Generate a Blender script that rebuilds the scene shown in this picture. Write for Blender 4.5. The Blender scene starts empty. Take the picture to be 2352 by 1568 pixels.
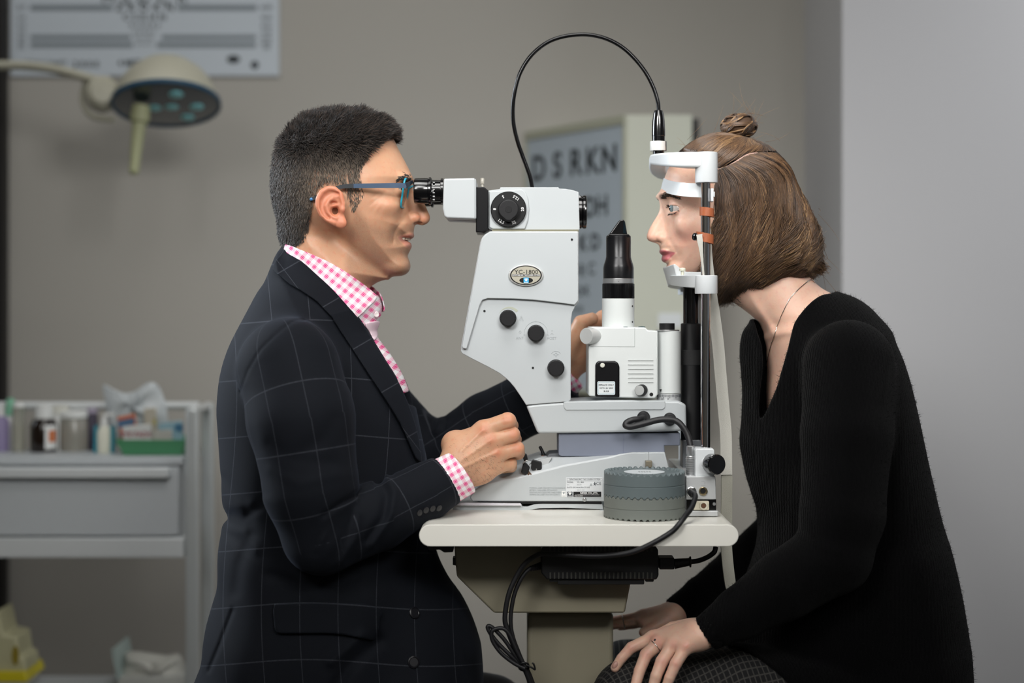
import bpy, bmesh, math, random
import numpy as np
from mathutils import Vector, Matrix
random.seed(7); rng = np.random.default_rng(7)
C = bpy.context.scene.collection
PI = math.pi
# scale of the place: one unit of the plan is 0.6 mm; the eye stands 3700 units in front of the middle of the instrument
S = 0.0006; D = 3700.0; CX = 1176.0; CY = 700.0; ZC = 1.08

def uv(px, py, y):
    k = (D + y) / D
    return (CX + (px - CX) * k, CY + (py - CY) * k)
def w(u, y, v):
    return Vector(((u - CX) * S, y * S, ZC + (CY - v) * S))
def U(px, py, y):
    u, v = uv(px, py, y); return w(u, y, v)

def lin(c):
    if isinstance(c, str):
        c = c.lstrip('#'); c = [int(c[i:i+2], 16) / 255 for i in (0, 2, 4)]
    return tuple((x / 12.92 if x <= 0.04045 else ((x + 0.055) / 1.055) ** 2.4) for x in c)

MATS = {}
def mat(name, col, rough=0.5, metal=0.0, spec=0.5, noise=0.03, scale=60, bump=0.0, bscale=400, coat=0.0, sss=0.0, sheen=0.0, trans=0.0, alpha=1.0, emit=None, estr=0.0, sssr=(1, .35, .2)):
    if name in MATS: return MATS[name]
    m = bpy.data.materials.new(name); m.use_nodes = True
    nt = m.node_tree; b = nt.nodes['Principled BSDF']; L = nt.links.new
    c = lin(col)
    tc = nt.nodes.new('ShaderNodeTexCoord')
    n = nt.nodes.new('ShaderNodeTexNoise'); n.inputs['Scale'].default_value = scale; n.inputs['Detail'].default_value = 3
    L(tc.outputs['Object'], n.inputs['Vector'])
    mx = nt.nodes.new('ShaderNodeMix'); mx.data_type = 'RGBA'
    mx.inputs[6].default_value = (*[x * (1 - noise) for x in c], 1)
    mx.inputs[7].default_value = (*[min(1, x * (1 + noise)) for x in c], 1)
    L(n.outputs['Fac'], mx.inputs[0]); L(mx.outputs[2], b.inputs['Base Color'])
    b.inputs['Roughness'].default_value = rough; b.inputs['Metallic'].default_value = metal
    b.inputs['Specular IOR Level'].default_value = spec
    b.inputs['Coat Weight'].default_value = coat; b.inputs['Coat Roughness'].default_value = 0.08
    b.inputs['Sheen Weight'].default_value = sheen; b.inputs['Sheen Roughness'].default_value = 0.4
    b.inputs['Transmission Weight'].default_value = trans; b.inputs['Alpha'].default_value = alpha
    if sss:
        b.inputs['Subsurface Weight'].default_value = sss; b.inputs['Subsurface Scale'].default_value = 0.006
        b.inputs['Subsurface Radius'].default_value = sssr
    if emit:
        b.inputs['Emission Color'].default_value = (*lin(emit), 1); b.inputs['Emission Strength'].default_value = estr
    if bump:
        n2 = nt.nodes.new('ShaderNodeTexNoise'); n2.inputs['Scale'].default_value = bscale; n2.inputs['Detail'].default_value = 2
        L(tc.outputs['Object'], n2.inputs['Vector'])
        bp = nt.nodes.new('ShaderNodeBump'); bp.inputs['Strength'].default_value = bump; bp.inputs['Distance'].default_value = 0.001
        L(n2.outputs['Fac'], bp.inputs['Height']); L(bp.outputs['Normal'], b.inputs['Normal'])
    MATS[name] = m
    return m

def tag(o, label=None, cat=None, group=None, kind=None):
    if label: o['label'] = label
    if cat: o['category'] = cat
    if group: o['group'] = group
    if kind: o['kind'] = kind
    return o
def thing(name, label, cat, loc, group=None):
    o = bpy.data.objects.new(name, None); C.objects.link(o); o.location = loc
    o.empty_display_size = 0.02
    return tag(o, label, cat, group)
def link(o, parent=None):
    C.objects.link(o)
    if parent is not None:
        o.parent = parent
        off = Vector(parent.location) if parent.type == 'EMPTY' else Vector((0, 0, 0))
        o.matrix_parent_inverse = Matrix.Translation(-off)
    return o
def smooth(me, ang=35):
    me.polygons.foreach_set('use_smooth', [True] * len(me.polygons))
    try: me.set_sharp_from_angle(angle=math.radians(ang))
    except Exception: pass
def obj(name, bm, m, parent=None, ang=35, bevel=0, bseg=3):
    me = bpy.data.meshes.new(name)
    bmesh.ops.recalc_face_normals(bm, faces=bm.faces)
    bm.to_mesh(me); bm.free()
    for x in (m if isinstance(m, (list, tuple)) else [m]): me.materials.append(x)
    o = bpy.data.objects.new(name, me); link(o, parent)
    if bevel:
        md = o.modifiers.new('edge', 'BEVEL'); md.width = bevel * S; md.segments = bseg; md.limit_method = 'ANGLE'
        md.angle_limit = math.radians(30); md.use_clamp_overlap = True; md.harden_normals = False
    smooth(me, ang)
    return o

def cr(pts, n=6, closed=False):
    """Catmull-Rom through points"""
    P = [np.array(p, float) for p in pts]; out = []
    N = len(P); rngi = range(N) if closed else range(N - 1)
    for i in rngi:
        p0 = P[(i - 1) % N] if (closed or i > 0) else 2 * P[0] - P[1]
        p1 = P[i]; p2 = P[(i + 1) % N]
        p3 = P[(i + 2) % N] if (closed or i < N - 2) else 2 * P[-1] - P[-2]
        for k in range(n):
            t = k / n
            out.append(0.5 * ((2 * p1) + (-p0 + p2) * t + (2 * p0 - 5 * p1 + 4 * p2 - p3) * t * t + (-p0 + 3 * p1 - 3 * p2 + p3) * t ** 3))
    if not closed: out.append(P[-1])
    return out
def rr(x0, y0, x1, y1, r, n=5):
    o = []
    for cx, cy, a in ((x1 - r, y0 + r, -90), (x1 - r, y1 - r, 0), (x0 + r, y1 - r, 90), (x0 + r, y0 + r, 180)):
        for k in range(n + 1):
            t = math.radians(a + 90 * k / n); o.append((cx + r * math.cos(t), cy + r * math.sin(t)))
    return o
def ell_pts(cx, cy, rx, ry, n=40):
    return [(cx + rx * math.cos(2 * PI * k / n), cy + ry * math.sin(2 * PI * k / n)) for k in range(n)]

def bm_prism(bm, pts, y0, y1, yp=None):
    """outline as seen at depth yp (default near end y0), pushed from y0 to y1"""
    yp = y0 if yp is None else yp
    P = [uv(a, b, yp) for a, b in pts]
    a = [bm.verts.new(w(u, y0, v)) for u, v in P]; b = [bm.verts.new(w(u, y1, v)) for u, v in P]
    bm.faces.new(a); bm.faces.new(b[::-1])
    n = len(P)
    for i in range(n): bm.faces.new((a[i], b[i], b[(i + 1) % n], a[(i + 1) % n]))
def prism(name, pts, y0, y1, m, parent=None, bevel=0, bseg=3, yp=None, ang=35):
    bm = bmesh.new(); bm_prism(bm, pts, y0, y1, yp)
    return obj(name, bm, m, parent, ang, bevel, bseg)
def bm_box(bm, u0, u1, y0, y1, v0, v1):
    vs = [bm.verts.new(w(u, y, v)) for u in (u0, u1) for y in (y0, y1) for v in (v0, v1)]
    for f in ((0, 1, 3, 2), (4, 6, 7, 5), (0, 4, 5, 1), (2, 3, 7, 6), (0, 2, 6, 4), (1, 5, 7, 3)): bm.faces.new([vs[i] for i in f])
def box(name, px0, py0, px1, py1, y0, y1, m, parent=None, bevel=0, bseg=2):
    u0, v0 = uv(px0, py0, y0); u1, v1 = uv(px1, py1, y0)
    bm = bmesh.new(); bm_box(bm, u0, u1, y0, y1, v0, v1)
    return obj(name, bm, m, parent, 35, bevel, bseg)
def bm_lathe(bm, prof, o, ax, segs=48, cap=True, ref=None):
    """prof: (radius, distance) in units; o world origin; ax world axis"""
    ax = Vector(ax).normalized(); r = Vector(ref) if ref else (Vector((0, 0, 1)) if abs(ax.z) < 0.9 else Vector((1, 0, 0)))
    e1 = ax.cross(r).normalized(); e2 = ax.cross(e1)
    rings = []
    for rad, t in prof:
        rings.append([bm.verts.new(o + ax * (t * S) + (e1 * math.cos(2 * PI * k / segs) + e2 * math.sin(2 * PI * k / segs)) * rad * S) for k in range(segs)])
    for a, b in zip(rings, rings[1:]):
        for k in range(segs): bm.faces.new((a[k], a[(k + 1) % segs], b[(k + 1) % segs], b[k]))
    if cap: bm.faces.new(rings[0][::-1]); bm.faces.new(rings[-1])
def lathe(name, prof, o, ax, m, parent=None, segs=48, bevel=0, ang=30, cap=True):
    bm = bmesh.new(); bm_lathe(bm, prof, o, ax, segs, cap)
    return obj(name, bm, m, parent, ang, bevel, 2)
def bm_tube(bm, pts, rad, segs=12, cap=True):
    pts = [Vector(p) for p in pts]; rings = []; up = None
    n = len(pts)
    for i, p in enumerate(pts):
        t = (pts[min(i + 1, n - 1)] - pts[max(i - 1, 0)]).normalized()
        if up is None:
            up = Vector((0, 1, 0)) if abs(t.y) < 0.9 else Vector((1, 0, 0))
        up = (up - t * up.dot(t)).normalized(); s = t.cross(up)
        r = rad[i] if hasattr(rad, '__len__') else rad
        rings.append([bm.verts.new(p + (up * math.cos(2 * PI * k / segs) + s * math.sin(2 * PI * k / segs)) * r * S) for k in range(segs)])
    for a, b in zip(rings, rings[1:]):
        for k in range(segs): bm.faces.new((a[k], a[(k + 1) % segs], b[(k + 1) % segs], b[k]))
    if cap: bm.faces.new(rings[0][::-1]); bm.faces.new(rings[-1])
def tube(name, pts, rad, m, parent=None, segs=12, n=8):
    """pts: (px, py, y)"""
    bm = bmesh.new(); bm_tube(bm, [Vector(q) for q in cr([U(*p) for p in pts], n)], rad, segs)
    return obj(name, bm, m, parent, 60)
def ribbon(name, pts, wd, th, m, parent=None, wdir=(0, 0, 1), n=8):
    """flat band through world points, wd/th in units, wdir: width direction"""
    P = [Vector(q) for q in cr(pts, n)]; bm = bmesh.new(); rings = []; wv = Vector(wdir).normalized()
    if hasattr(wd, '__len__') and len(wd) != len(P): wd = list(np.interp(np.linspace(0, 1, len(P)), np.linspace(0, 1, len(wd)), wd))
    for i, p in enumerate(P):
        t = (P[min(i + 1, len(P) - 1)] - P[max(i - 1, 0)]).normalized()
        wv2 = (wv - t * wv.dot(t)).normalized(); nn = t.cross(wv2)
        a = wd[i] if hasattr(wd, '__len__') else wd
        rings.append([bm.verts.new(p + wv2 * s1 * a * S / 2 + nn * s2 * th * S / 2) for s1, s2 in ((-1, -1), (1, -1), (1, 1), (-1, 1))])
    for a, b in zip(rings, rings[1:]):
        for k in range(4): bm.faces.new((a[k], a[(k + 1) % 4], b[(k + 1) % 4], b[k]))
    bm.faces.new(rings[0][::-1]); bm.faces.new(rings[-1])
    return obj(name, bm, m, parent, 50, bevel=0)
def text(name, s, px, py, y, size, m, parent=None, rot=0, ax='CENTER', thick=0.3, bold=0.0, yaw=0, spacing=1.0, sx=1.0):
    cu = bpy.data.curves.new(name, 'FONT'); cu.body = s; cu.size = size * S * (D + y) / D * 1.38; cu.align_x = ax; cu.align_y = 'CENTER'
    cu.extrude = thick * S; cu.offset = bold * S; cu.space_character = spacing; cu.resolution_u = 2
    t = bpy.data.objects.new('tmp', cu); C.objects.link(t)
    bpy.context.view_layer.update()
    me = bpy.data.meshes.new_from_object(t.evaluated_get(bpy.context.evaluated_depsgraph_get()))
    C.objects.unlink(t); bpy.data.objects.remove(t)
    M = Matrix.Translation(U(px, py, y)) @ Matrix.Rotation(math.radians(yaw), 4, 'Z') @ Matrix.Rotation(PI / 2, 4, 'X') @ Matrix.Rotation(math.radians(rot), 4, 'Z') @ Matrix.Diagonal((sx, 1, 1, 1))
    me.transform(M); me.materials.clear(); me.materials.append(m); me.name = name
    o = bpy.data.objects.new(name, me); link(o, parent)
    return o
def struct(o, label=None):
    o['kind'] = 'structure'
    if label: o['label'] = label
    return o
# ------------------------------------------------------------------ materials
WHITE = mat('white_enamel', '#babfc1', 0.38, spec=0.5, noise=0.01, coat=0.15)
WHITE2 = mat('white_shell', '#d3d7d6', 0.42, noise=0.01, bump=0.05, bscale=2500)
CREAM = mat('cream_laminate', '#efede4', 0.3, noise=0.012, coat=0.2)
BLACK = mat('black_plastic', '#0f0f11', 0.42, noise=0.05)
GLOSSB = mat('black_gloss', '#08080a', 0.16, noise=0.0, coat=0.4)
SATIN = mat('black_satin', '#101013', 0.3, metal=0.3, noise=0.0)
CHROME = mat('chrome', '#d9d9db', 0.08, metal=1.0, noise=0.0)
SILVER = mat('brushed_silver', '#b9babb', 0.32, metal=0.85, noise=0.05, scale=300)
STEELW = mat('silver_paint', '#c3c5c6', 0.4, metal=0.3, noise=0.02)
BLUEGREY = mat('blue_grey_paint', '#767c8b', 0.5, noise=0.02)
BEIGE = mat('beige_paint', '#918b77', 0.5, noise=0.02)
RUBBER = mat('black_rubber', '#17171a', 0.5, noise=0.1)
INK = mat('printed_ink', '#30363c', 0.6, noise=0.0)
INKG = mat('grey_print', '#a3a8aa', 0.6, noise=0.0)
INKW = mat('white_print', '#e8e8e8', 0.5, noise=0.0)
HOLE = mat('screw_hole_black', '#050506', 0.8, noise=0)
DGREY = mat('dark_grey_plastic', '#5b5e62', 0.5)
# ------------------------------------------------------------------ the room
WALLM = mat('wall_paint', '#b3b0a9', 0.85, spec=0.2, noise=0.015, scale=3, bump=0.08, bscale=250)
WALLR = mat('wall_paint_side', '#c6c6c8', 0.8, spec=0.2, noise=0.015, scale=3, bump=0.08, bscale=250)
CEILM = mat('ceiling_paint', '#d8d6d0', 0.9, noise=0.02)
FLOORM = mat('vinyl_floor', '#6d6a64', 0.5, noise=0.08, scale=25)
TRIMD = mat('dark_door_frame', '#1c1a19', 0.5)
FL = 0.0
def wbox(name, x0, x1, y0, y1, z0, z1, m, parent=None, bevel=0):
    bm = bmesh.new()
    vs = [bm.verts.new((x, y, z)) for x in (x0, x1) for y in (y0, y1) for z in (z0, z1)]
    for f in ((0, 1, 3, 2), (4, 6, 7, 5), (0, 4, 5, 1), (2, 3, 7, 6), (0, 2, 6, 4), (1, 5, 7, 3)): bm.faces.new([vs[i] for i in f])
    return obj(name, bm, m, parent, 35, bevel, 2)
YB = 2667 * S      # back wall
XR = (2331 - CX) * S
struct(wbox('floor', -2.3, 2.6, -3.4, YB + .1, -.06, 0, FLOORM))
struct(wbox('ceiling', -2.3, 2.6, -3.4, YB + .1, 2.6, 2.7, CEILM))
struct(wbox('wall_back', -2.3, XR + .1, YB, YB + .1, 0, 2.6, WALLM))
struct(wbox('wall_right', XR, 2.6, 1933 * S, YB + .1, 0, 2.6, WALLR))
struct(wbox('wall_far_right', 2.5, 2.6, -3.4, 1933 * S, 0, 2.6, WALLR))
struct(wbox('wall_left', -2.3, -2.2, -3.4, YB, 0, 2.6, WALLM))
struct(wbox('wall_front', -2.3, 2.6, -3.5, -3.4, 0, 2.6, WALLM))
xd = (CX + (8 - CX) * (D + 2600) / D - CX) * S
struct(wbox('trim_1', xd - .09, xd, YB - .04, YB, 0, 2.6, TRIMD))
struct(wbox('door_1', -2.2, xd - .09, YB - .03, YB, 0, 2.15, mat('grey_door_paint', '#77736c', 0.6)))
struct(wbox('baseboard_back', xd, XR, YB - .012, YB, 0, .1, CEILM))
# wall chart
yy = 2655
ch = thing('wall_chart', 'white eye chart with grey rules and shrinking letter rows hung high on the left wall', 'chart', U(330, 60, yy))
PAPER = mat('chart_paper', '#c9d2da', 0.6, noise=0.01)
prism('chart_sheet', [(24, -330), (641, -330), (641, 174), (24, 174)], yy, yy + 8, PAPER, ch)
bm = bmesh.new()
for a, b, c, d in ((70, 11, 258, 24), (408, 11, 590, 24), (70, 80, 300, 91), (372, 80, 588, 91), (70, 97, 305, 109), (360, 97, 588, 109)):
    bm_prism(bm, [(a, b), (c, b), (c, d), (a, d)], yy - 1.5, yy)
obj('rule_lines', bm, mat('chart_rule', '#828b92', .6, noise=0), ch)
CINK = mat('chart_ink', '#20272b', 0.6, noise=0)
text('lettering', 'N C K Z O', 330, -45, yy - 2, 44, CINK, ch, spacing=1.1)
text('lettering', 'H S D C R', 332, -5, yy - 2, 30, CINK, ch, spacing=1.1)
text('lettering', 'Z R O K N', 333, 17, yy - 2, 19, CINK, ch, bold=.8, spacing=1.12)
text('lettering', 'C S R H N', 332, 40, yy - 2, 15, CINK, ch, bold=.6, spacing=1.1)
text('lettering', 'K O D R S', 333, 59, yy - 2, 11, CINK, ch, spacing=1.05)
text('lettering', 'D H N R C', 332, 75, yy - 2, 8, INK, ch)
text('lettering', 'O S C Z K', 331, 88, yy - 2, 7, INK, ch)
text('lettering', 'N D H K O', 331, 101, yy - 2, 6, INK, ch)
for k, (v, s) in enumerate(((17, 11), (40, 10), (59, 10), (75, 9), (88, 9), (99, 9), (109, 9))):
    text('lettering', '0.%d' % (7 - k) if k < 6 else '0.1', 50, v, yy - 2, s, INK, ch)
    text('lettering', '6/%d' % (30 - 4 * k), 612, v, yy - 2, s, INK, ch)
text('lettering', 'ETDRS CHART', 105, 145, yy - 2, 11, CINK, ch)
text('lettering', '2 0 0 0', 197, 148, yy - 2, 15, CINK, ch, bold=.8)
text('lettering', '4 METRES', 312, 145, yy - 2, 14, CINK, ch, bold=.6)
prism('printed_emblem', ell_pts(536, 136, 15, 9), yy - 2, yy, CINK, ch)
prism('printed_emblem', ell_pts(585, 149, 9, 9), yy - 2, yy, INK, ch)
# chart cabinet (light box with a letter panel turned to the left)
CAB = mat('cabinet_paint', '#bdc0b2', 0.5, noise=0.01)
CABF = mat('cabinet_rim', '#a5a796', 0.5, noise=0.01)
cb = thing('chart_cabinet', 'pale green wall cabinet with an angled letter chart panel behind the microscope', 'cabinet', w(1600, 2400, 1000))
A = (1588.6, 2083.0); B = (1234.5, 2667.0)
v0, v1 = 700 - 437 * (D + 2083) / D, 700 + 212 * (D + 2083) / D
bm = bmesh.new()
pl = [A, B, (1823, 2667), (1823, 2083)]
a = [bm.verts.new(w(u, y, v0)) for u, y in pl]; b = [bm.verts.new(w(u, y, v1)) for u, y in pl]
bm.faces.new(a); bm.faces.new(b[::-1])
for i in range(4): bm.faces.new((a[i], b[i], b[(i + 1) % 4], a[(i + 1) % 4]))
obj('cabinet_body', bm, CAB, cb, bevel=6)
dx, dy = B[0] - A[0], B[1] - A[1]; Ln = math.hypot(dx, dy); dx /= Ln; dy /= Ln
nx, ny = -dy, dx           # towards the camera-left
if ny > 0: nx, ny = -nx, -ny
def panelpt(s, off, v): return w(A[0] + dx * s + nx * off, A[1] + dy * s + ny * off, v)
def pbox(name, s0, s1, va, vb, o0, o1, m, par, bevel=0):
    bm = bmesh.new()
    vs = [bm.verts.new(panelpt(s, o, v)) for s in (s0, s1) for o in (o0, o1) for v in (va, vb)]
    for f in ((0, 1, 3, 2), (4, 6, 7, 5), (0, 4, 5, 1), (2, 3, 7, 6), (0, 2, 6, 4), (1, 5, 7, 3)): bm.faces.new([vs[i] for i in f])
    return obj(name, bm, m, par, bevel=bevel)
pbox('chart_panel', 14, Ln - 14, v0 + 34, v1 - 16, 0, 5, mat('cabinet_chart', '#aab6c0', 0.5, noise=0.01), cb)
fr = pbox('panel_rim', 0, Ln, v0, v0 + 34, 0, 12, CABF, cb, 3)
pbox('panel_rim', 0, Ln, v1 - 16, v1, 0, 12, CABF, cb, 3); pbox('panel_rim', 0, 14, v0 + 34, v1 - 16, 0, 12, CABF, cb, 3); pbox('panel_rim', Ln - 14, Ln, v0 + 34, v1 - 16, 0, 12, CABF, cb, 3)
yaw = math.degrees(math.atan2(-dy, -dx))
def ptext(s, pos, v, size, bold=0):
    cu = bpy.data.curves.new('lettering', 'FONT'); cu.body = s; cu.size = size * S * 1.38; cu.align_x = 'CENTER'; cu.align_y = 'CENTER'
    cu.extrude = .4 * S; cu.offset = bold * S
    t = bpy.data.objects.new('tmp', cu); C.objects.link(t); bpy.context.view_layer.update()
    me = bpy.data.meshes.new_from_object(t.evaluated_get(bpy.context.evaluated_depsgraph_get())); C.objects.unlink(t); bpy.data.objects.remove(t)
    me.transform(Matrix.Translation(panelpt(pos, 6, v)) @ Matrix.Rotation(math.radians(yaw), 4, 'Z') @ Matrix.Rotation(PI / 2, 4, 'X'))
    me.materials.clear(); me.materials.append(CINK)
    link(bpy.data.objects.new('lettering', me), cb)
def spos(px):      # distance along the panel seen at image column px
    best = min(range(0, int(Ln)), key=lambda s: abs(CX + (A[0] + dx * s - CX) * D / (D + A[1] + dy * s) - px)); return best
def vpos(px, py): s = spos(px); return 700 + (py - 700) * (D + A[1] + dy * s) / D
for L_, px, py in (('D', 1240, 389), ('S', 1283, 382), ('R', 1325, 376), ('K', 1363, 372), ('N', 1402, 367)):
    ptext(L_, spos(px), vpos(px, py), 100, 3)
for L_, px, py in (('N', 1252, 490), ('Z', 1290, 487), ('R', 1330, 482), ('D', 1357, 478), ('H', 1386, 474)): ptext(L_, spos(px), vpos(px, py), 78, 2)
for L_, px, py in (('H', 1290, 571), ('S', 1315, 569), ('K', 1342, 560), ('D', 1370, 557)): ptext(L_, spos(px), vpos(px, py), 60, 2)
for L_, px, py in (('C', 1300, 628), ('O', 1320, 624), ('R', 1340, 622), ('C', 1362, 618)): ptext(L_, spos(px), vpos(px, py), 46, 1)
for L_, px, py in (('Z', 1318, 672), ('O', 1334, 670), ('K', 1350, 668)): ptext(L_, spos(px), vpos(px, py), 36, 1)
for L_, px, py in (('D', 1322, 712), ('N', 1336, 710)): ptext(L_, spos(px), vpos(px, py), 26, .5)
prism('paper_label', rr(1512, 719, 1566, 752, 3), 2080, 2083, mat('label_paper', '#cfd4d6', .6), cb)
prism('side_rail', [(1588, 272), (1606, 272), (1606, 900), (1588, 900)], 2200, 2660, mat('rail_black', '#23211f', 0.5), cb)
# ------------------------------------------------------------------ examination lamp
LAMPC = mat('lamp_cream', '#b7b5a4', 0.45, noise=0.01); LBLUE = mat('lamp_blue_rim', '#1d4a66', 0.4)
LDARK = mat('lamp_lens', '#2a3844', 0.15, noise=0, coat=.5); LREF = mat('lamp_reflector', '#8fd6dc', 0.3, metal=.3, noise=.1)
yl = 2000
lc = U(382, 238, yl); lax = Vector((0.06, -.30, -.95)).normalized()
lm = thing('examination_lamp', 'cream dome examination lamp with blue rim on a wall arm below the eye chart', 'lamp', lc)
lathe('lamp_dome', [(0, -172), (45, -168), (90, -150), (130, -118), (160, -78), (180, -30), (187, 0), (180, 4), (160, -10)], lc, lax, LAMPC, lm, cap=False, ang=50)
lathe('blue_rim', [(187, -8), (192, -6), (192, 8), (184, 10), (178, 4)], lc, lax, LBLUE, lm, cap=False, ang=50)
lathe('lens', [(183, -2), (183, 4), (120, 12), (0, 16)], lc, lax, LDARK, lm, cap=False, ang=50)
e1 = lax.cross(Vector((0, 1, 0))).normalized(); e2 = lax.cross(e1)
for a, r in ((175, 95), (5, 20), (-8, 105), (178, 40), (60, 110), (-60, 110)):
    t = math.radians(a); lathe('reflector', [(26, 0), (24, 5), (12, 9), (0, 10)], lc + (e1 * math.cos(t) + e2 * math.sin(t)) * r * S + lax * 11 * S, lax, LREF, lm, segs=20, cap=False)
hp = U(322, 262, yl - 70); hax = Vector((-0.08, -.12, -1))
lathe('grip_handle', [(30, -30), (34, 0), (33, 26), (24, 34), (23, 60), (17, 190), (18, 205), (12, 214), (0, 216)], hp, hax, mat('lamp_grip', '#a9ac86', .5, noise=.01), lm, segs=24)
bm = bmesh.new()
bm_tube(bm, [Vector(q) for q in cr([U(-330, 150, 2640), U(-310, 150, 2400), U(-250, 150, yl + 120), U(-150, 150, yl + 60), U(0, 150, yl + 60), U(60, 151, yl + 60), U(130, 160, yl + 50), U(205, 180, yl + 40), U(235, 186, yl + 30)], 8)], 17, 14)
obj('arm', bm, LAMPC, lm, 60)
lathe('wall_plate', [(0, 0), (60, 0), (60, 14), (30, 26), (0, 26)], U(-330, 150, 2667), (0, -1, 0), LAMPC, lm, 28)
tube('yoke', [(205, 176, yl + 60), (192, 205, yl + 60), (192, 240, yl + 60), (215, 268, yl + 50), (262, 275, yl + 40)], 11, LAMPC, lm)
lathe('pivot_housing', [(0, -60), (40, -58), (56, -45), (58, 45), (40, 60), (0, 62)], U(236, 218, yl + 40), Vector((.25, -.9, .1)), LAMPC, lm, segs=28)
tube('pivot_collar', [(222, 182, yl + 20), (252, 184, yl + 20)], 15, mat('lamp_collar', '#b9b4ad', .5), lm)
# ------------------------------------------------------------------ trolley
TR = mat('trolley_enamel', '#bcc1c4', 0.45, noise=0.015); TRL = mat('trolley_bar', '#dadedf', 0.35, metal=.2, noise=.01); TRP = mat('trolley_post', '#ccd1d1', 0.35, metal=.5, noise=.02)
y0, y1 = 1400, 1700
vt = uv(0, 1050, y0)[1]           # plane of the trolley top
ub = uv(418, 0, y0)[0]; ua = uv(-420, 0, y0)[0]
tr = thing('instrument_trolley', 'grey metal drawer trolley with a raised rail standing below the wall lamp', 'trolley', w((ua + ub) / 2, 1550, 2500))
def ubox(name, u0, u1, ya, yb, va, vb, m, par, bevel=0):
    bm = bmesh.new(); bm_box(bm, u0, u1, ya, yb, va, vb); return obj(name, bm, m, par, bevel=bevel)
ubox('top_shelf', ua, uv(420, 0, y0)[0], y0, y1, vt, uv(0, 1067, y0)[1], TR, tr, 3)
ubox('carcass', ua, uv(412, 0, y0)[0], y0 + 30, y1, uv(0, 1068, y0)[1], uv(0, 1236, y0)[1], TR, tr, 3)
dr = ubox('drawer', ua + 5, uv(411, 0, y0)[0], y0, y0 + 28, uv(0, 1071, y0)[1], uv(0, 1230, y0)[1], TR, tr, 4)
prism('handle', rr(-400, 1073, 390, 1096, 6), y0 - 34, y0 - 2, TRL, dr, 4, yp=y0 - 10)
prism('lower_bar', rr(-400, 1235, 422, 1281, 4), y0 - 8, y0 + 60, TRL, tr, 4, yp=y0 - 8)
for uu in (uv(441, 0, y0)[0], ua - 10):
    for yy_ in (y0 + 10, y1 - 30):
        pst = ubox('post', uu - 20, uu + 20, yy_ - 20, yy_ + 25, uv(0, 937, y0)[1], 2436, TRP, tr, 8)
        lathe('caster', [(0, -18), (40, -18), (45, -8), (45, 8), (40, 18), (0, 18)], w(uu, yy_, 2455), (0, 1, 0), BLACK, tr, 20)
for ud in (uv(441, 0, y0)[0],):
    bm = bmesh.new(); bm_tube(bm, [w(ud, y0 + 20, uv(0, 944, y0)[1]), w(ud, y1 - 20, uv(0, 944, y0)[1])], 14, 12); obj('side_rail', bm, TRL, tr, 60)
bm = bmesh.new(); bm_tube(bm, [w(ua, y1 - 20, uv(0, 944, y0)[1]), w(ub, y1 - 20, uv(0, 944, y0)[1])], 14, 12); obj('back_rail', bm, TRL, tr, 60)
vs = 700 + (1600 - 700) * (D + y0) / D
ubox('bottom_shelf', ua, uv(420, 0, y0)[0], y0, y1, vs, vs + 24, TR, tr, 3)
def on(px, y, v): return uv(px, 0, y)[0], y, v
def jar(name, label, cat, px, y, wpx, prof, m, parts=(), group=None):
    """prof in (radius share, height) px at that depth"""
    k = (D + y) / D; u = uv(px, 0, y)[0]; o = w(u, y, vt - .5)
    t = thing(name, label, cat, o, group or 'bottles and jars on the trolley top')
    lathe('body', [(r * k, h * k) for r, h in prof], o, (0, 0, 1), m, t, 28, ang=40)
    for nm, pr, mm in parts: lathe(nm, [(r * k, h * k) for r, h in pr], o, (0, 0, 1), mm, t, 28, ang=40)
    return t
PWHITE = mat('bottle_white', '#e2e4e2', .45, noise=.01); PGREEN = mat('cap_green', '#86c2a4', .5); PURP = mat('label_purple', '#8d82a8', .5)
AMBER = mat('amber_glass', '#1c120c', .12, noise=0, coat=.3); PLAST = mat('clear_plastic', '#cfcfc4', .25, trans=.6, noise=0)
jar('squeeze_bottle', 'white squeeze bottle with purple label at the left end of the trolley top', 'bottle', 2, 1620, 18, [(0, 0), (19, 0), (19, 66), (12, 80), (0, 80)], PURP, [('cap', [(0, 80), (9, 80), (7, 104), (0, 106)], PWHITE)])
jar('dropper_bottle', 'slim white bottle with pale green top on the trolley', 'bottle', 24, 1650, 18, [(0, 0), (16, 0), (16, 70), (10, 80), (0, 80)], PWHITE, [('cap', [(0, 80), (12, 80), (9, 118), (0, 120)], PGREEN)])
jar('saline_bottle', 'tall clear bottle with green-tinted neck beside the brown bottle', 'bottle', 43, 1600, 18, [(0, 0), (15, 0), (15, 62), (13, 75), (14, 100), (0, 103)], PLAST, [('cap', [(0, 102), (13, 102), (11, 114), (0, 115)], PWHITE), ('contents', [(0, 2), (13, 2), (13, 60), (0, 60)], mat('cream_liquid', '#dad6c0', .5))])
bb = jar('brown_bottle', 'dark brown bottle with white cap and orange label on the trolley', 'bottle', 101, 1600, 60, [(0, 0), (30, 0), (31, 4), (31, 60), (24, 74), (14, 78), (0, 78)], AMBER, [('cap', [(0, 76), (20, 76), (20, 108), (0, 110)], PWHITE)])
k_ = (D + 1600) / D
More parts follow.
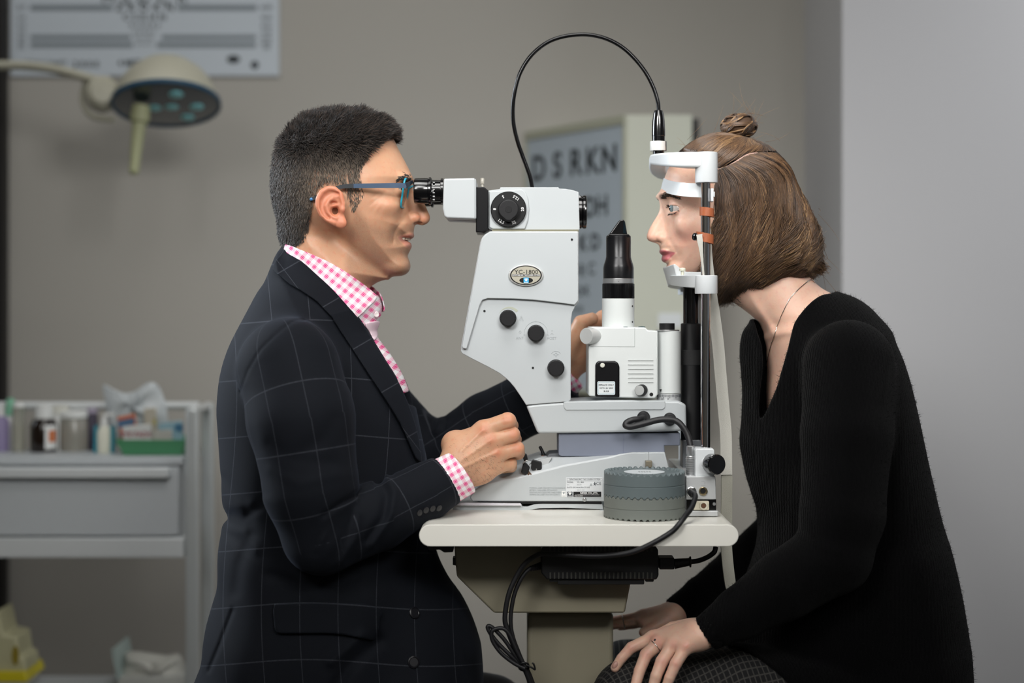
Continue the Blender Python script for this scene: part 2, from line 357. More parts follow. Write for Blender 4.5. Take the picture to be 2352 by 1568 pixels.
def arclabel(par, px, y, r, a0, a1, h0, h1, m, name='label_sticker'):
    k = (D + y) / D; u = uv(px, 0, y)[0]; bm = bmesh.new(); rows = []
    for i in range(13):
        a = math.radians(a0 + (a1 - a0) * i / 12)
        rows.append([bm.verts.new(w(u + rr_ * k * math.cos(a), y - rr_ * k * math.sin(a), vt - h * k)) for rr_, h in ((r, h0), (r, h1), (r + 1, h1), (r + 1, h0))])
    for p, q in zip(rows, rows[1:]):
        for j in range(4): bm.faces.new((p[j], p[(j + 1) % 4], q[(j + 1) % 4], q[j]))
    bm.faces.new(rows[0]); bm.faces.new(rows[-1][::-1]); obj(name, bm, m, par, 60)
arclabel(bb, 101, 1600, 31, 15, 70, 8, 62, PWHITE); arclabel(bb, 101, 1600, 32, 22, 55, 24, 50, mat('label_orange', '#c9764a', .5), 'label_print')
jar('white_tub', 'plain white lidded tub standing behind the brown bottle', 'tub', 135, 1640, 40, [(0, 0), (20, 0), (21, 84), (0, 86)], PWHITE, [('lid', [(0, 85), (23, 85), (23, 103), (0, 105)], mat('lid_grey', '#cfcfc6', .5))])
sj = jar('swab_jar', 'clear jar of pinkish wooden swabs beside the brown bottle', 'jar', 170, 1640, 60, [(0, 0), (33, 0), (34, 5), (34, 70), (30, 76), (0, 76)], PLAST, [('lid', [(0, 76), (33, 76), (33, 88), (28, 92), (0, 92)], PWHITE)])
SW = mat('swab_wood', '#b08a72', .7)
bm = bmesh.new(); kk = (D + 1640) / D; uu = uv(170, 0, 1640)[0]
for i in range(46):
    a = rng.uniform(0, 2 * PI); r = 27 * math.sqrt(rng.uniform(0.1, 1)) * kk; dxx = rng.uniform(-5, 5)
    bm_tube(bm, [w(uu + r * math.cos(a), 1640 + r * math.sin(a), vt - 4), w(uu + r * math.cos(a) + dxx, 1640 + r * math.sin(a), vt - 66 * kk)], 3, 6)
tag(obj('swabs', bm, SW, sj, 60), kind='stuff')
jar('dark_canister', 'narrow dark purple canister between swab jar and tape dispenser', 'canister', 212, 1650, 18, [(0, 0), (13, 0), (13, 76), (10, 86), (0, 86)], mat('canister_dark', '#3c3647', .5), [('cap', [(0, 85), (12, 85), (12, 96), (0, 97)], mat('cap_lilac', '#a69db0', .5))])
db = jar('pump_bottle', 'white pump bottle with teal side bands in front of the plastic bag', 'bottle', 240, 1560, 40, [(0, 0), (16, 0), (17, 6), (17, 48), (12, 58), (7, 62), (0, 62)], mat('pump_white', '#dcdccc', .5), [('pump_head', [(0, 61), (8, 61), (7, 76), (4, 78), (4, 86), (0, 87)], PWHITE)])
TEAL = mat('teal_plastic', '#2593a8', .5)
for s in (-1, 1): prism('side_band', [(240 + s * 17, 977), (240 + s * 21, 977), (240 + s * 22, 1040), (240 + s * 17, 1040)][::s], 1545, 1580, TEAL, db, yp=1560)
prism('pump_spout', [(236, 950), (262, 948), (263, 954), (236, 957)], 1555, 1565, PWHITE, db, 1)
# green tray
GT = mat('green_tray', '#4f9468', .45, noise=.02)
ty0, ty1 = 1450, 1640
tray = thing('green_tray', 'shallow green plastic tray holding small packets on the trolley', 'tray', w(uv(345, 0, ty0)[0], 1550, vt))
bm = bmesh.new()
def ring_(px0, px1, py, ya, yb, ins): 
    u0 = uv(px0, 0, ty0)[0] + ins; u1 = uv(px1, 0, ty0)[0] - ins; v = uv(0, py, ty0)[1]
    return [bm.verts.new(w(u, y, v)) for u, y in ((u0, ya + ins), (u1, ya + ins), (u1, yb - ins), (u0, yb - ins))]
vb_ = 700 + (vt - 1 - 700) * D / (D + ty0)
R_ = [ring_(280, 414, vb_, ty0 + 20, ty1 - 20, 0), ring_(264, 425, 1010, ty0, ty1, 0), ring_(264, 425, 1010, ty0, ty1, 5), ring_(280, 414, vb_ - 4, ty0 + 20, ty1 - 20, 4)]
for a, b in zip(R_, R_[1:]):
    for i in range(4): bm.faces.new((a[i], a[(i + 1) % 4], b[(i + 1) % 4], b[i]))
bm.faces.new(R_[0]); bm.faces.new(R_[-1])
obj('tray_shell', bm, GT, tray, bevel=1.5)
def packet(name, label, cat, pts, ya, th, m, extra=None):
    o = thing(name, label, cat, U(pts[0][0], pts[0][1], ya), 'packets in the green tray')
    prism('box_body', pts, ya, ya + th, m, o, 3, 2)
    if extra: extra(o)
    return o
PB = mat('packet_white', '#cfd1cf', .55, noise=.02)
packet('ointment_box', 'white carton with red print leaning at the front of the green tray', 'box', [(280, 980), (345, 974), (350, 1040), (284, 1042)], 1480, 22, PB, lambda o: text('lettering', 'EYE PADS', 312, 998, 1478, 12, mat('red_print', '#9a3a4a', .6), o, bold=.4))
packet('swab_carton', 'orange and blue striped carton standing in the left end of the green tray', 'box', [(268, 958), (308, 950), (316, 1035), (284, 1042)], 1530, 24, mat('carton_orange', '#c76a3c', .55), lambda o: prism('blue_stripe', [(270, 966), (308, 958), (309, 974), (272, 983)], 1528, 1530, mat('carton_blue', '#4d6c8c', .5), o))
packet('paper_packet', 'beige paper packet standing at the back of the green tray', 'packet', [(330, 938), (358, 936), (360, 1035), (332, 1037)], 1560, 14, mat('packet_beige', '#b9b4a5', .7), lambda o: prism('yellow_mark', [(352, 962), (358, 962), (358, 975), (352, 975)], 1558, 1560, mat('mark_yellow', '#b8b060', .6), o))
packet('blue_packet', 'pale blue foil packet at the right end of the green tray', 'packet', [(364, 972), (418, 966), (420, 1030), (368, 1036)], 1540, 18, mat('packet_blue', '#8fb1bd', .35), lambda o: prism('dark_blue_tab', [(400, 975), (420, 972), (421, 992), (403, 990)], 1538, 1540, mat('tab_blue', '#3f6f8e', .4), o))
packet('gauze_packet', 'grey-white soft gauze packet lying in front of the blue packet', 'packet', [(352, 990), (392, 986), (398, 1036), (356, 1040)], 1500, 20, mat('packet_grey', '#b3b1ab', .7))
# crumpled plastic bag
def crumple(name, pts, y, depth, m, par=None, amp=6, seed=3, n=42):
    r = np.random.default_rng(seed)
    P = np.array([uv(a, b, y) for a, b in pts]); bm = bmesh.new(); c = P.mean(0); cols = []
    rings = 9; D_ = [np.array(q) for q in cr([tuple(p) for p in P], 4, True)]; N = len(D_)
    ph = r.uniform(0, 6.28, (5,)); fr = r.integers(3, 11, 5)
    V = {}
    for s in (-1, 1):
        for i in range(rings + 1):
            t = i / rings; row = []
            for j, q in enumerate(D_):
                a = 2 * PI * j / N; z = depth * math.sqrt(max(0, 1 - t * t))
                f = sum(math.sin(fr[k] * a + ph[k] + 5 * t * (k % 3)) for k in range(5)) * amp * (1 - t * .8) * .5
                p = c + (q - c) * t
                row.append(bm.verts.new(w(p[0] + f * .3, y + s * (z + f), p[1] + f * .3 * (t < 1))))
            V[(s, i)] = row
    for s in (-1, 1):
        for i in range(rings):
            for j in range(N):
                bm.faces.new((V[(s, i)][j], V[(s, i)][(j + 1) % N], V[(s, i + 1)][(j + 1) % N], V[(s, i + 1)][j]))
    bmesh.ops.remove_doubles(bm, verts=bm.verts, dist=0.0003)
    return obj(name, bm, m, par, 25)
BAG = mat('bag_film', '#d3dadd', .3, noise=.03, alpha=.8)
bg = crumple('plastic_bag', [(236, 885), (258, 892), (285, 902), (310, 898), (335, 881), (352, 878), (368, 892), (384, 945), (380, 1018), (300, 1024), (252, 1018), (246, 940)], 1655, 26, BAG, None, 10)
tag(bg, 'crumpled translucent plastic bag standing behind the green tray', 'bag')
# bottom-shelf items
k14 = (D + 1500) / D
sb = thing('sharps_bin', 'pale yellow sharps bin with bright yellow lid rim at the lower left corner', 'bin', w(uv(10, 0, 1530)[0], 1530, vs))
prism('bin_body', [(-60, 1546), (58, 1546), (52, 1590), (-50, 1590)], 1440, 1620, mat('bin_grey', '#b9b8ae', .5), sb, 6)
prism('lid_rim', [(-70, 1543), (54, 1543), (58, 1552), (62, 1566), (-70, 1566)], 1432, 1630, mat('bin_yellow', '#c9bb1e', .45), sb, 3)
prism('bin_lid', [(-60, 1545), (-60, 1470), (-5, 1400), (8, 1458), (38, 1462), (44, 1508), (56, 1512), (60, 1543)], 1450, 1600, mat('bin_cream', '#b5b28f', .5), sb, 8)
prism('lid_opening', ell_pts(35, 1505, 8, 22), 1446, 1450, mat('bin_ochre', '#8a7a26', .5), sb)
gx = thing('glove_box', 'white carton with bubble-wrapped packs on the lower trolley shelf', 'box', w(uv(340, 0, 1570)[0], 1570, vs))
prism('carton', [(272, 1556), (268, 1588), (420, 1588), (420, 1552)], 1470, 1670, mat('carton_white', '#b9bab4', .6), gx, 4)
prism('carton_flap', [(255, 1492), (263, 1491), (276, 1560), (268, 1562)], 1470, 1670, mat('flap_teal', '#a9b9b5', .6), gx, 1)
wp = crumple('wrapped_pack', [(296, 1495), (380, 1505), (412, 1502), (424, 1530), (421, 1558), (340, 1562), (280, 1560), (285, 1525)], 1560, 60, mat('pack_film', '#bdbdb5', .35), None, 10, 8)
tag(wp, 'crumpled white wrapped pack lying on top of the carton on the lower shelf', 'package')
# ------------------------------------------------------------------ table
VT = 458.7 + 700          # plane of the table top
YF = -339                 # front edge
def tv(u, y, h=0): return w(u, y, VT - h)
tb = thing('instrument_table', 'cream table with rounded ends on a beige pedestal carrying the white microscope', 'table', w(1320, 0, 2400))
st = []
for k in range(13):
    a = math.radians(90 + 180 * k / 12); st.append((988 + 25.5 * math.cos(a), 1229.5 - 25 * math.sin(a)))
for k in range(13):
    a = math.radians(-90 + 180 * k / 12); st.append((1671 + 25.5 * math.cos(a), 1229.5 - 25 * math.sin(a)))
prism('table_top', st, YF, 330, CREAM, tb, 1.2, 2)
prism('lift_housing', [(1043, 1254), (1049, 1324), (1135, 1408), (1433, 1408), (1436, 1404), (1465, 1254)], -150, 150, BEIGE, tb, 5)
prism('column', [(1211, 1406), (1409, 1406), (1409, 1700), (1211, 1700)], -60, 60, BEIGE, tb, 12, 4, yp=-60)
ubox('column_base', 1211 + 0, 1405, -80, 80, 1690, 2460, BEIGE, tb, 6)
for yy_ in (-92, 92): ubox('foot', 1000, 1620, yy_ - 40, yy_ + 40, 2455, 2500, BEIGE, tb, 10)
ubox('foot_crossbar', 1240, 1380, -92, 92, 2450, 2492, BEIGE, tb, 6)
prism('release_latch', [(980, 1254), (1042, 1254), (1041, 1268), (1020, 1269), (1010, 1262), (985, 1264)], -290, -200, BLACK, tb, 2)
prism('rocker_switch', [(1041, 1276), (1047, 1276), (1049, 1294), (1041, 1292)], -140, -110, BLACK, tb, 1, yp=-110)
# ------------------------------------------------------------------ power adapter under the table
pa = thing('power_adapter', 'black finned power adapter mounted beneath the right half of the table top', 'adapter', U(1378, 1290, -230))
yA = -235
prism('adapter_case', [(1243, 1260), (1250, 1254), (1504, 1254), (1512, 1262), (1513, 1322), (1508, 1331), (1256, 1331), (1243, 1316)], yA, yA + 82, BLACK, pa, 3)
bm = bmesh.new()
for k in range(25):
    x = 1262 + k * 9.7
    bm_prism(bm, rr(x, 1255, x + 4, 1267, 1.5, 2), yA - 3, yA + 1); bm_prism(bm, rr(x, 1314, x + 4, 1329, 1.5, 2), yA - 3, yA + 1)
obj('cooling_fins', bm, mat('adapter_rib', '#33332f', .5), pa)
prism('mounting_plate', rr(1281, 1329, 1480, 1342, 3), yA + 6, yA + 80, HOLE, pa, 1)
prism('adapter_foot', rr(1262, 1328, 1282, 1336, 3), yA + 6, yA + 30, BLACK, pa, 1)
prism('adapter_foot', rr(1482, 1328, 1502, 1336, 3), yA + 6, yA + 30, BLACK, pa, 1)
pc = thing('power_lead', 'black power cord plugged into the right end of the adapter under the table', 'cord', U(1560, 1290, yA + 40))
ym = yA + 30
prism('plug', rr(1514, 1281, 1550, 1308, 4), ym - 22, ym + 22, BLACK, pc, 3)
bm = bmesh.new(); bm_tube(bm, [U(1548, 1295, ym), U(1552, 1294, ym), U(1583, 1290, ym), U(1584, 1290, ym), U(1587, 1290, ym), U(1588, 1290, ym)], [12, 11, 8.5, 12, 12, 6], 16)
obj('strain_relief', bm, BLACK, pc, 40)
tube('cable', [(1585, 1290, ym), (1605, 1287, ym), (1625, 1279, ym + 10), (1640, 1268, ym + 20), (1644, 1256, ym + 25)], 5.5, RUBBER, pc)
# ------------------------------------------------------------------ cable from chin rest box, down past the table
c1 = [(1588, 1130, -222), (1597, 1137, -245), (1594, 1152, -270), (1587, 1168, -300), (1574, 1185, -335), (1560, 1203, -352), (1541, 1222, -352), (1493, 1250, -350), (1445, 1269, -340), (1380, 1276.5, -320), (1315, 1274.5, -300), (1251, 1271, -275), (1228, 1277.5, -265), (1205, 1295, -255), (1186, 1324, -250), (1170, 1360, -250), (1162, 1396, -250), (1160, 1425, -250), (1167, 1450, -250), (1183, 1489, -250), (1199, 1522, -250), (1218, 1568, -245), (1240, 1640, -235)]
cc = thing('connector_cable', 'thick black cable running from the chin rest box around the table front and down', 'cable', U(1588, 1130, -222))
tube('cable', c1, 5.6, RUBBER, cc)
lathe('plug_body', [(0, 0), (9, 0), (9, 8), (7, 20), (6, 24)], U(1588, 1130, -214), (0.1, -1, -.15), RUBBER, cc, 20)
c2 = [(1243, 1300, -215), (1218, 1305, -235), (1199, 1325, -240), (1183, 1360, -240), (1175, 1396, -240), (1173, 1431, -240), (1178, 1462, -240), (1190, 1495, -240), (1203, 1525, -243), (1216, 1548, -236), (1250, 1640, -225)]
ac = thing('adapter_cable', 'thin black cable from the ribbed left end of the adapter, looped and tied', 'cable', U(1243, 1300, -215))
tube('cable', c2, 4.6, RUBBER, ac)
bm = bmesh.new()
for i in range(7):
    t = i / 6; p = U(1245 - 24 * t, 1298 + 7 * t, -213 - 22 * t); q = U(1245 - 24 * t - 2, 1298 + 7 * t + .5, -213 - 22 * t - 2); bm_tube(bm, [p, q], 8.5 - 2.5 * t, 12)
bm_tube(bm, [U(1246, 1298, -212), U(1219, 1305, -236)], 5.5, 12)
obj('strain_relief', bm, RUBBER, ac, 40)
tube('cable_loop', [(1200, 1530, -250), (1175, 1507, -255), (1147, 1480, -255), (1127, 1455, -255), (1120, 1441, -255), (1124, 1437, -255), (1136, 1445, -255), (1158, 1468, -255), (1180, 1500, -255), (1203, 1532, -252)], 4.4, RUBBER, ac)
tube('cable_loop', [(1205, 1535, -262), (1180, 1522, -262), (1150, 1498, -262), (1131, 1470, -262), (1130, 1450, -262), (1142, 1443, -262), (1158, 1444, -262), (1172, 1460, -262), (1186, 1492, -262), (1207, 1532, -260)], 4.4, RUBBER, ac)
tube('cable_tie', [(1192, 1528, -262), (1200, 1522, -266), (1212, 1524, -262), (1214, 1534, -250), (1205, 1540, -240), (1194, 1536, -245), (1192, 1528, -262)], 2.2, BLACK, ac)
tube('tie_tail', [(1210, 1527, -264), (1222, 1533, -264), (1229, 1537, -262), (1226, 1525, -264), (1222, 1522, -264)], 2, BLACK, ac)
# ------------------------------------------------------------------ grey rubber discs
RG = mat('rubber_grey_dark', '#5f6a6c', .55, noise=.05, scale=80); RG2 = mat('rubber_grey_light', '#6f746f', .55, noise=.05, scale=80)
def puck(name, label, h0, h1, m, r0, n=40, amp=4.0, ph=0.0, m_top=None):
    yc = -211; uc = uv(1480, 0, yc)[0]; o = w(uc, yc, VT - h0)
    t = thing(name, label, 'rubber disc', o, 'rubber discs stacked on the table')
    bm = bmesh.new(); seg = n * 8; hh = h1 - h0
    def R(kind, r, zb):
        out = []
        for i in range(seg):
            a = 2 * PI * i / seg; c = math.cos(n * a + ph); sq = max(-1, min(1, c * 1.8))
            z = zb + (amp * (sq - 1) / 2 if kind else 0)
            out.append(bm.verts.new(w(uc + r * math.cos(a), yc + r * math.sin(a), VT - h0 - z)))
        return out
    mid = hh * .48
    rings = [R(2, r0 - 14, amp), R(1, r0 - 2, amp * .98), R(1, r0, amp + 1.2), R(0, r0, mid - 1.5), R(0, r0 - 1.2, mid - .8), R(0, r0 - 1.2, mid + .3), R(0, r0 - .3, mid + 1), R(1, r0 - .3, hh - 1.5), R(1, r0 - 2, hh), R(2, r0 - 10, hh), R(0, r0 - 12, hh - amp - .5), R(0, 2, hh - amp - .5)]
    for a, b in zip(rings, rings[1:]):
        for i in range(seg): bm.faces.new((a[i], a[(i + 1) % seg], b[(i + 1) % seg], b[i]))
    bm.faces.new(rings[0][::-1]); bm.faces.new(rings[-1])
    obj('disc_body', bm, m, t, 28)
    return t, uc, yc
# table plane, two interlocking discs
t1, uc, yc = puck('rubber_disc', 'lower lighter grey toothed rubber disc standing on the table by the chin rest', 0, 50, RG2, 88)
t2, uc, yc = puck('rubber_disc', 'upper darker grey toothed rubber disc with a white sticker, stacked on the lighter one', 46.4, 101, RG, 87.6, ph=0.0)
lathe('round_sticker', [(0, 0), (44, 0), (44, .8), (0, .8)], w(uc, yc, VT - 97), (0, 0, 1), mat('sticker_white', '#c9cfd2', .5, noise=.02), t2, 48)
bm = bmesh.new()
for px in (1466, 1472, 1478, 1484, 1490): bm_box(bm, uv(px, 0, yc)[0], uv(px + 4, 0, yc)[0], yc - 14, yc + 6, VT - 98.3, VT - 97.4)
obj('sticker_print', bm, INKG, t2)
# ------------------------------------------------------------------ laser microscope
ls = thing('laser_microscope', 'white eye laser microscope with black eyepieces and round black knobs standing on the table', 'microscope', w(1330, 0, VT))
# rails / cover plate on the table
prism('rail_cover', [(1040, 1157), (1198, 1157), (1200, 1163), (1212, 1163), (1226, 1158), (1258, 1153), (1310, 1152), (1384, 1157), (1386, 1170), (1300, 1166), (1240, 1167), (1214, 1172), (1040, 1172)], -96, 100, WHITE, ls, 1.5)
prism('rail_lip', [(1050, 1154), (1196, 1156), (1198, 1161), (1050, 1161)], -106, -96, mat('rail_lip_white', '#d5d3da', .4, noise=0), ls, 1)
prism('rail_foot', rr(1377, 1172, 1392, 1182, 2), -110, -80, WHITE, ls, 1)
# moving base: near side sloping up to the middle
front = [(1085, 1151), (1078, 1142), (1088, 1126), (1122, 1109), (1200, 1093.5), (1300, 1068), (1399, 1049.5), (1425, 1042), (1453, 1038), (1527, 1037.5), (1538, 1080), (1541, 1151)]
inner = [(1095, 1151), (1088, 1138), (1108, 1114), (1140, 1090), (1176, 1071), (1240, 1050), (1330, 1048), (1425, 1042), (1453, 1038), (1527, 1037.5), (1538, 1080), (1541, 1151)]
bm = bmesh.new(); rows = []
for pts, y in ((front, -100), (inner, -62), (inner, 85), (front, 100)):
    yp = -100 if y == -100 or y == 100 else -62
    rows.append([bm.verts.new(w(a, y, b)) for a, b in [uv(p[0], p[1], yp) for p in pts]])
for a, b in zip(rows, rows[1:]):
    n = len(a)
    for i in range(n): bm.faces.new((a[i], b[i], b[(i + 1) % n], a[(i + 1) % n]))
bm.faces.new(rows[0]); bm.faces.new(rows[-1][::-1])
obj('base_housing', bm, WHITE, ls, 25, 3, 3)
prism('base_skirt', [(1092, 1150), (1381, 1150.5), (1381, 1157), (1110, 1156)], -97, 90, HOLE, ls)
prism('panel_recess', [(1237, 1056), (1268, 1050), (1246, 1088), (1226, 1092)], -84, -60, mat('groove_grey', '#b9bcbd', .5), ls, 1, yp=-84)
prism('base_rubber_edge', [(1255, 1049), (1262, 1042), (1285, 1040), (1300, 1046), (1300, 1052), (1256, 1053)], -50, 40, DGREY, ls, 2)
lathe('case_screw', [(4.5, 0), (4.5, 3), (3, 4.5), (0, 4.5)], U(1342.5, 1147, -100), (0, -1, 0), SILVER, ls, 16)
prism('hinge_pin', [(1483, 1058), (1498, 1058), (1498, 1074), (1483, 1074)], -118, -100, mat('pin_brass', '#8f8776', .35, metal=.6), ls, 1)
prism('seam_line', [(1489.6, 1038), (1490.6, 1038), (1490.6, 1060), (1489.6, 1060)], -101.2, -99, INKG, ls)
# rating plate and lettering on the base
yb_ = -100.6
LAB = mat('rating_label', '#d6d9db', .45, noise=0)
rp = prism('rating_plate', rr(1300, 1096, 1384, 1142, 1), yb_ - .4, -99.5, LAB, ls)
bm = bmesh.new()
for a, b, c, d in ((1302, 1097.5, 1383, 1098.1), (1302, 1103.6, 1383, 1104.2), (1302, 1097.5, 1302.6, 1104), (1382.4, 1097.5, 1383, 1104)): bm_prism(bm, [(a, b), (c, b), (c, d), (a, d)], yb_ - .8, yb_ - .3)
obj('label_frame', bm, INKG, rp)
text('lettering', 'OPHTHALMIC YAG LASER SYSTEM', 1343, 1100.8, yb_ - .6, 3.4, INK, rp, thick=.1)
text('lettering', 'MODEL      YC-1800', 1302, 1107.3, yb_ - .6, 3.3, INK, rp, ax='LEFT', thick=.1)
text('lettering', 'SN              30374', 1302, 1113, yb_ - .6, 3.2, INKG, rp, ax='LEFT', thick=.1)
text('lettering', 'DATE OF MANUFACTURE', 1302, 1119.3, yb_ - .6, 3.3, INK, rp, ax='LEFT', thick=.1)
text('lettering', '2011.03', 1334, 1125, yb_ - .6, 3.7, INKG, rp, thick=.1)
text('lettering', 'CE', 1375, 1110.5, yb_ - .6, 6.6, INK, rp, thick=.1, spacing=1.2)
prism('warning_mark', [(1357.5, 1109), (1361, 1115.5), (1354, 1115.5)], yb_ - .8, yb_ - .3, INKG, rp)
bm = bmesh.new()
bm_prism(bm, ell_pts(1366, 1107.6, 1.2, 1.2, 12), yb_ - .8, yb_ - .3); bm_prism(bm, [(1362.8, 1109.4), (1369.2, 1109.4), (1367.3, 1111), (1368.6, 1115.6), (1366, 1112.6), (1363.4, 1115.6), (1364.7, 1111)], yb_ - .8, yb_ - .3)
obj('person_mark', bm, INK, rp)
np_ = prism('maker_plate', rr(1317, 1129, 1381, 1140.6, .6), yb_ - .8, -99.8, HOLE, ls)
text('lettering', 'NIDEK CO.,LTD.', 1353, 1132.2, yb_ - 1, 4.1, INKW, np_, thick=.1, bold=.12)
text('lettering', '34-14 MAEHAMA HIROISHI-CHO GAMAGORI JAPAN', 1349, 1136.1, yb_ - 1, 1.75, INKW, np_, thick=.1)
text('lettering', 'MADE IN JAPAN', 1329, 1138.7, yb_ - 1, 2.0, INKW, np_, thick=.1)
ep = prism('eye_mark', rr(1303, 1129, 1315, 1140.8, .6), yb_ - .8, -99.8, INK, ls)
bm = bmesh.new(); bm_prism(bm, ell_pts(1309, 1133.3, 2.6, 2.6, 20), yb_ - 1.2, yb_ - .7)
a_ = [(1309 + r * math.cos(math.radians(t)), 1134.5 + r * math.sin(math.radians(t))) for r, ts in ((5.2, range(200, 345, 12)), (4.3, range(340, 195, -12))) for t in ts]
bm_prism(bm, a_, yb_ - 1.2, yb_ - .7); obj('eye_print', bm, INKW, ep)
text('lettering', 'NIDEK', 1309, 1139.2, yb_ - 1, 2.6, INKW, ep, thick=.1)
for k, s in enumerate(('SYSTEME LASER YAG OPHTALMOLOGIQUE', 'SISTEMA YAG LASER OFTALMICO', 'OPHTHALMOLOGISCHES YAG-LASERSYSTEM', 'SISTEMA DE LASER YAG OFTALMICO')):
    text('lettering', s, 1216, 1120.4 + 5.1 * k, yb_, 3.1, INKG, ls, ax='LEFT', thick=.15)
sm_ = prism('small_sticker', rr(1290, 1127, 1299, 1141, .8), yb_, -99.8, mat('sticker_bright', '#eeeeec', .5, noise=0), ls)
bm = bmesh.new(); bm_prism(bm, [(1291.5, 1138.2), (1297.5, 1138.2), (1297.5, 1139.4), (1291.5, 1139.4)], yb_ - .5, yb_); bm_prism(bm, [(1292.6, 1129.5), (1296.6, 1129.5), (1296, 1134.5), (1293.2, 1134.5)], yb_ - .5, yb_)
obj('sticker_print', bm, INKG, sm_)
# switch with amber strip and lever
sw = prism('lever_switch', [(1227, 1056), (1231, 1050), (1254, 1044), (1258, 1048), (1254, 1052), (1229, 1060)], -30, 10, BLACK, ls, 2)
prism('amber_strip', [(1232, 1050), (1248, 1046), (1248, 1048), (1233, 1052)], -32, -29, mat('amber_lamp', '#c8702c', .4), sw)
bm = bmesh.new(); bm_tube(bm, [U(1249, 1048, -12), U(1245, 1035, -12), U(1240.5, 1026, -12), U(1240, 1024.5, -12)], [4.5, 3.8, 3.6, 2], 12); obj('lever', bm, BLACK, sw, 40)
# joystick under the hand
js = lathe('joystick', [(0, 0), (26, 0), (26, 6), (16, 14), (9, 18), (8, 50), (13, 58), (15, 90), (12, 100), (0, 103)], U(1172, 1080, 20), (0, 0, 1), BLACK, ls, 28)
# pedestal and swing arm
prism('pedestal', [(1283, 994), (1562, 994), (1562, 1023), (1526, 1023), (1528, 1048), (1290, 1048), (1283, 1044)], -72, 72, BLUEGREY, ls, 2)
prism('pedestal_seam', [(1431.5, 997), (1432.3, 997), (1432.3, 1044), (1431.5, 1044)], -72.6, -71, mat('seam_grey', '#70768a', .6), ls)
arm = prism('swing_arm', [(1208.5, 932), (1240, 928), (1293, 924.5), (1397, 919), (1559, 920.5), (1576, 929), (1577.5, 985), (1566, 989), (1537, 991), (1240, 995), (1234, 993)], -84, 84, WHITE, ls, 5, 4)
ins = sm_pts = [(1294, 923.5), (1295, 936), (1300, 942), (1522, 941), (1528, 936), (1528, 921), (1526, 920), (1300, 922)]
prism('access_cover', ins, -86.5, -80, WHITE, arm, 1.6, 2)
for px, py in ((1478, 958), (1538, 962)):
    lathe('cable_socket', [(0, 0), (14.5, 0), (14.5, 5), (11, 9), (10, 14), (0, 14)], U(px, py, -84), (0, -1, 0), RUBBER, arm, 24)
tube('arm_cable', [(1478, 958, -98), (1470, 962, -112), (1453, 964, -118), (1440, 970, -120), (1437, 977, -124), (1447, 980, -128), (1466, 976, -130), (1485, 971, -130), (1512, 964, -130), (1537, 963, -130), (1556, 968, -132), (1571, 984, -145), (1581, 1004, -165), (1586.5, 1028, -180)], 7, RUBBER, arm)
# delivery head: main body
main = [(1126, 531), (1327, 531), (1329, 534), (1329, 694), (1321, 704), (1314.5, 717), (1311.5, 737), (1311, 918), (1306, 922), (1212, 929.5), (1208.4, 930), (1195, 909), (1182, 890), (1170, 876), (1160, 867), (1147, 857), (1120, 842), (1088, 826), (1062, 812), (1058, 806), (1058.5, 797), (1103, 556), (1107, 546), (1114, 538)]
mb = prism('main_housing', main, -84, 84, WHITE, ls, 5, 4)
prism('front_shell', [(1124, 532), (1326, 532), (1328, 535), (1328.5, 690), (1320, 700), (1290, 696), (1230, 689), (1180, 686), (1120, 685), (1108, 689), (1102, 700), (1072, 801), (1063, 800), (1061, 795), (1104, 558), (1108, 547), (1115, 539)], -92, -84, WHITE, mb, 3.5, 4)
GOLD = mat('brass_shim', '#a59b6a', .4, metal=.5)
prism('joint_gap', [(1130, 527), (1329, 527), (1329, 532), (1130, 532)], -78, 78, mat('joint_shadow', '#77745f', .6), mb)
for px, py, y in ((1313.6, 550, -92), (1112.7, 714, -84), (1224, 844.6, -84)):
    lathe('screw_hole', [(0, 0), (2.6, 0), (2.6, .8), (0, .8)], U(px, py, y), (0, -1, 0), HOLE, mb, 16)
KN = mat('knob_black', '#161618', .5, spec=.3, noise=.02)
def knob(px, py, r, y, h=20, par=ls, name='control_knob'):
    bm = bmesh.new(); o = U(px, py, y); n = 96; rings = []
    for rad, t, fl in ((r * 1.03, 0, 0), (r * 1.03, 3, 0), (r, 4, 1), (r * .97, h - 3, 1), (r * .93, h - 1, .4), (r * .86, h, 0), (0.01, h, 0)):
        rings.append([bm.verts.new(o + Vector((math.cos(2 * PI * k / n), 0, math.sin(2 * PI * k / n))) * (rad - fl * .7 * (0.5 + .5 * math.cos(16 * 2 * PI * k / n) > .5)) * S + Vector((0, -t * S, 0))) for k in range(n)])
    for a, b in zip(rings, rings[1:]):
        for k in range(n): bm.faces.new((a[k], a[(k + 1) % n], b[(k + 1) % n], b[k]))
    bm.faces.new(rings[0])
    return obj(name, bm, KN, par, 32)
knob(1166.7, 730.4, 18.4, -84); knob(1231, 764.8, 18.4, -84); knob(1276.8, 844.6, 18.6, -84)
def arc(px, py, r0, r1, a0, a1, n=20, w0=None):
    o = [(px + (r0) * math.cos(math.radians(a0 + (a1 - a0) * k / n)), py - r0 * math.sin(math.radians(a0 + (a1 - a0) * k / n))) for k in range(n + 1)]
    o += [(px + (r1 if w0 is None else r0 + .4 + (r1 - r0) * k / n) * math.cos(math.radians(a0 + (a1 - a0) * k / n)), py - (r1 if w0 is None else r0 + .4 + (r1 - r0) * k / n) * math.sin(math.radians(a0 + (a1 - a0) * k / n))) for k in range(n, -1, -1)]
    return o
OL = mat('scale_olive', '#aeb2a2', .6, noise=0)
yk = -84.5
prism('brightness_arc', arc(1167, 731, 23, 29, 150, 38, 24, 1), yk, -83.5, OL, mb)
bm = bmesh.new()
bm_prism(bm, arc(1231, 765, 26.6, 27.2, 188, -8, 30), yk, -83.5)
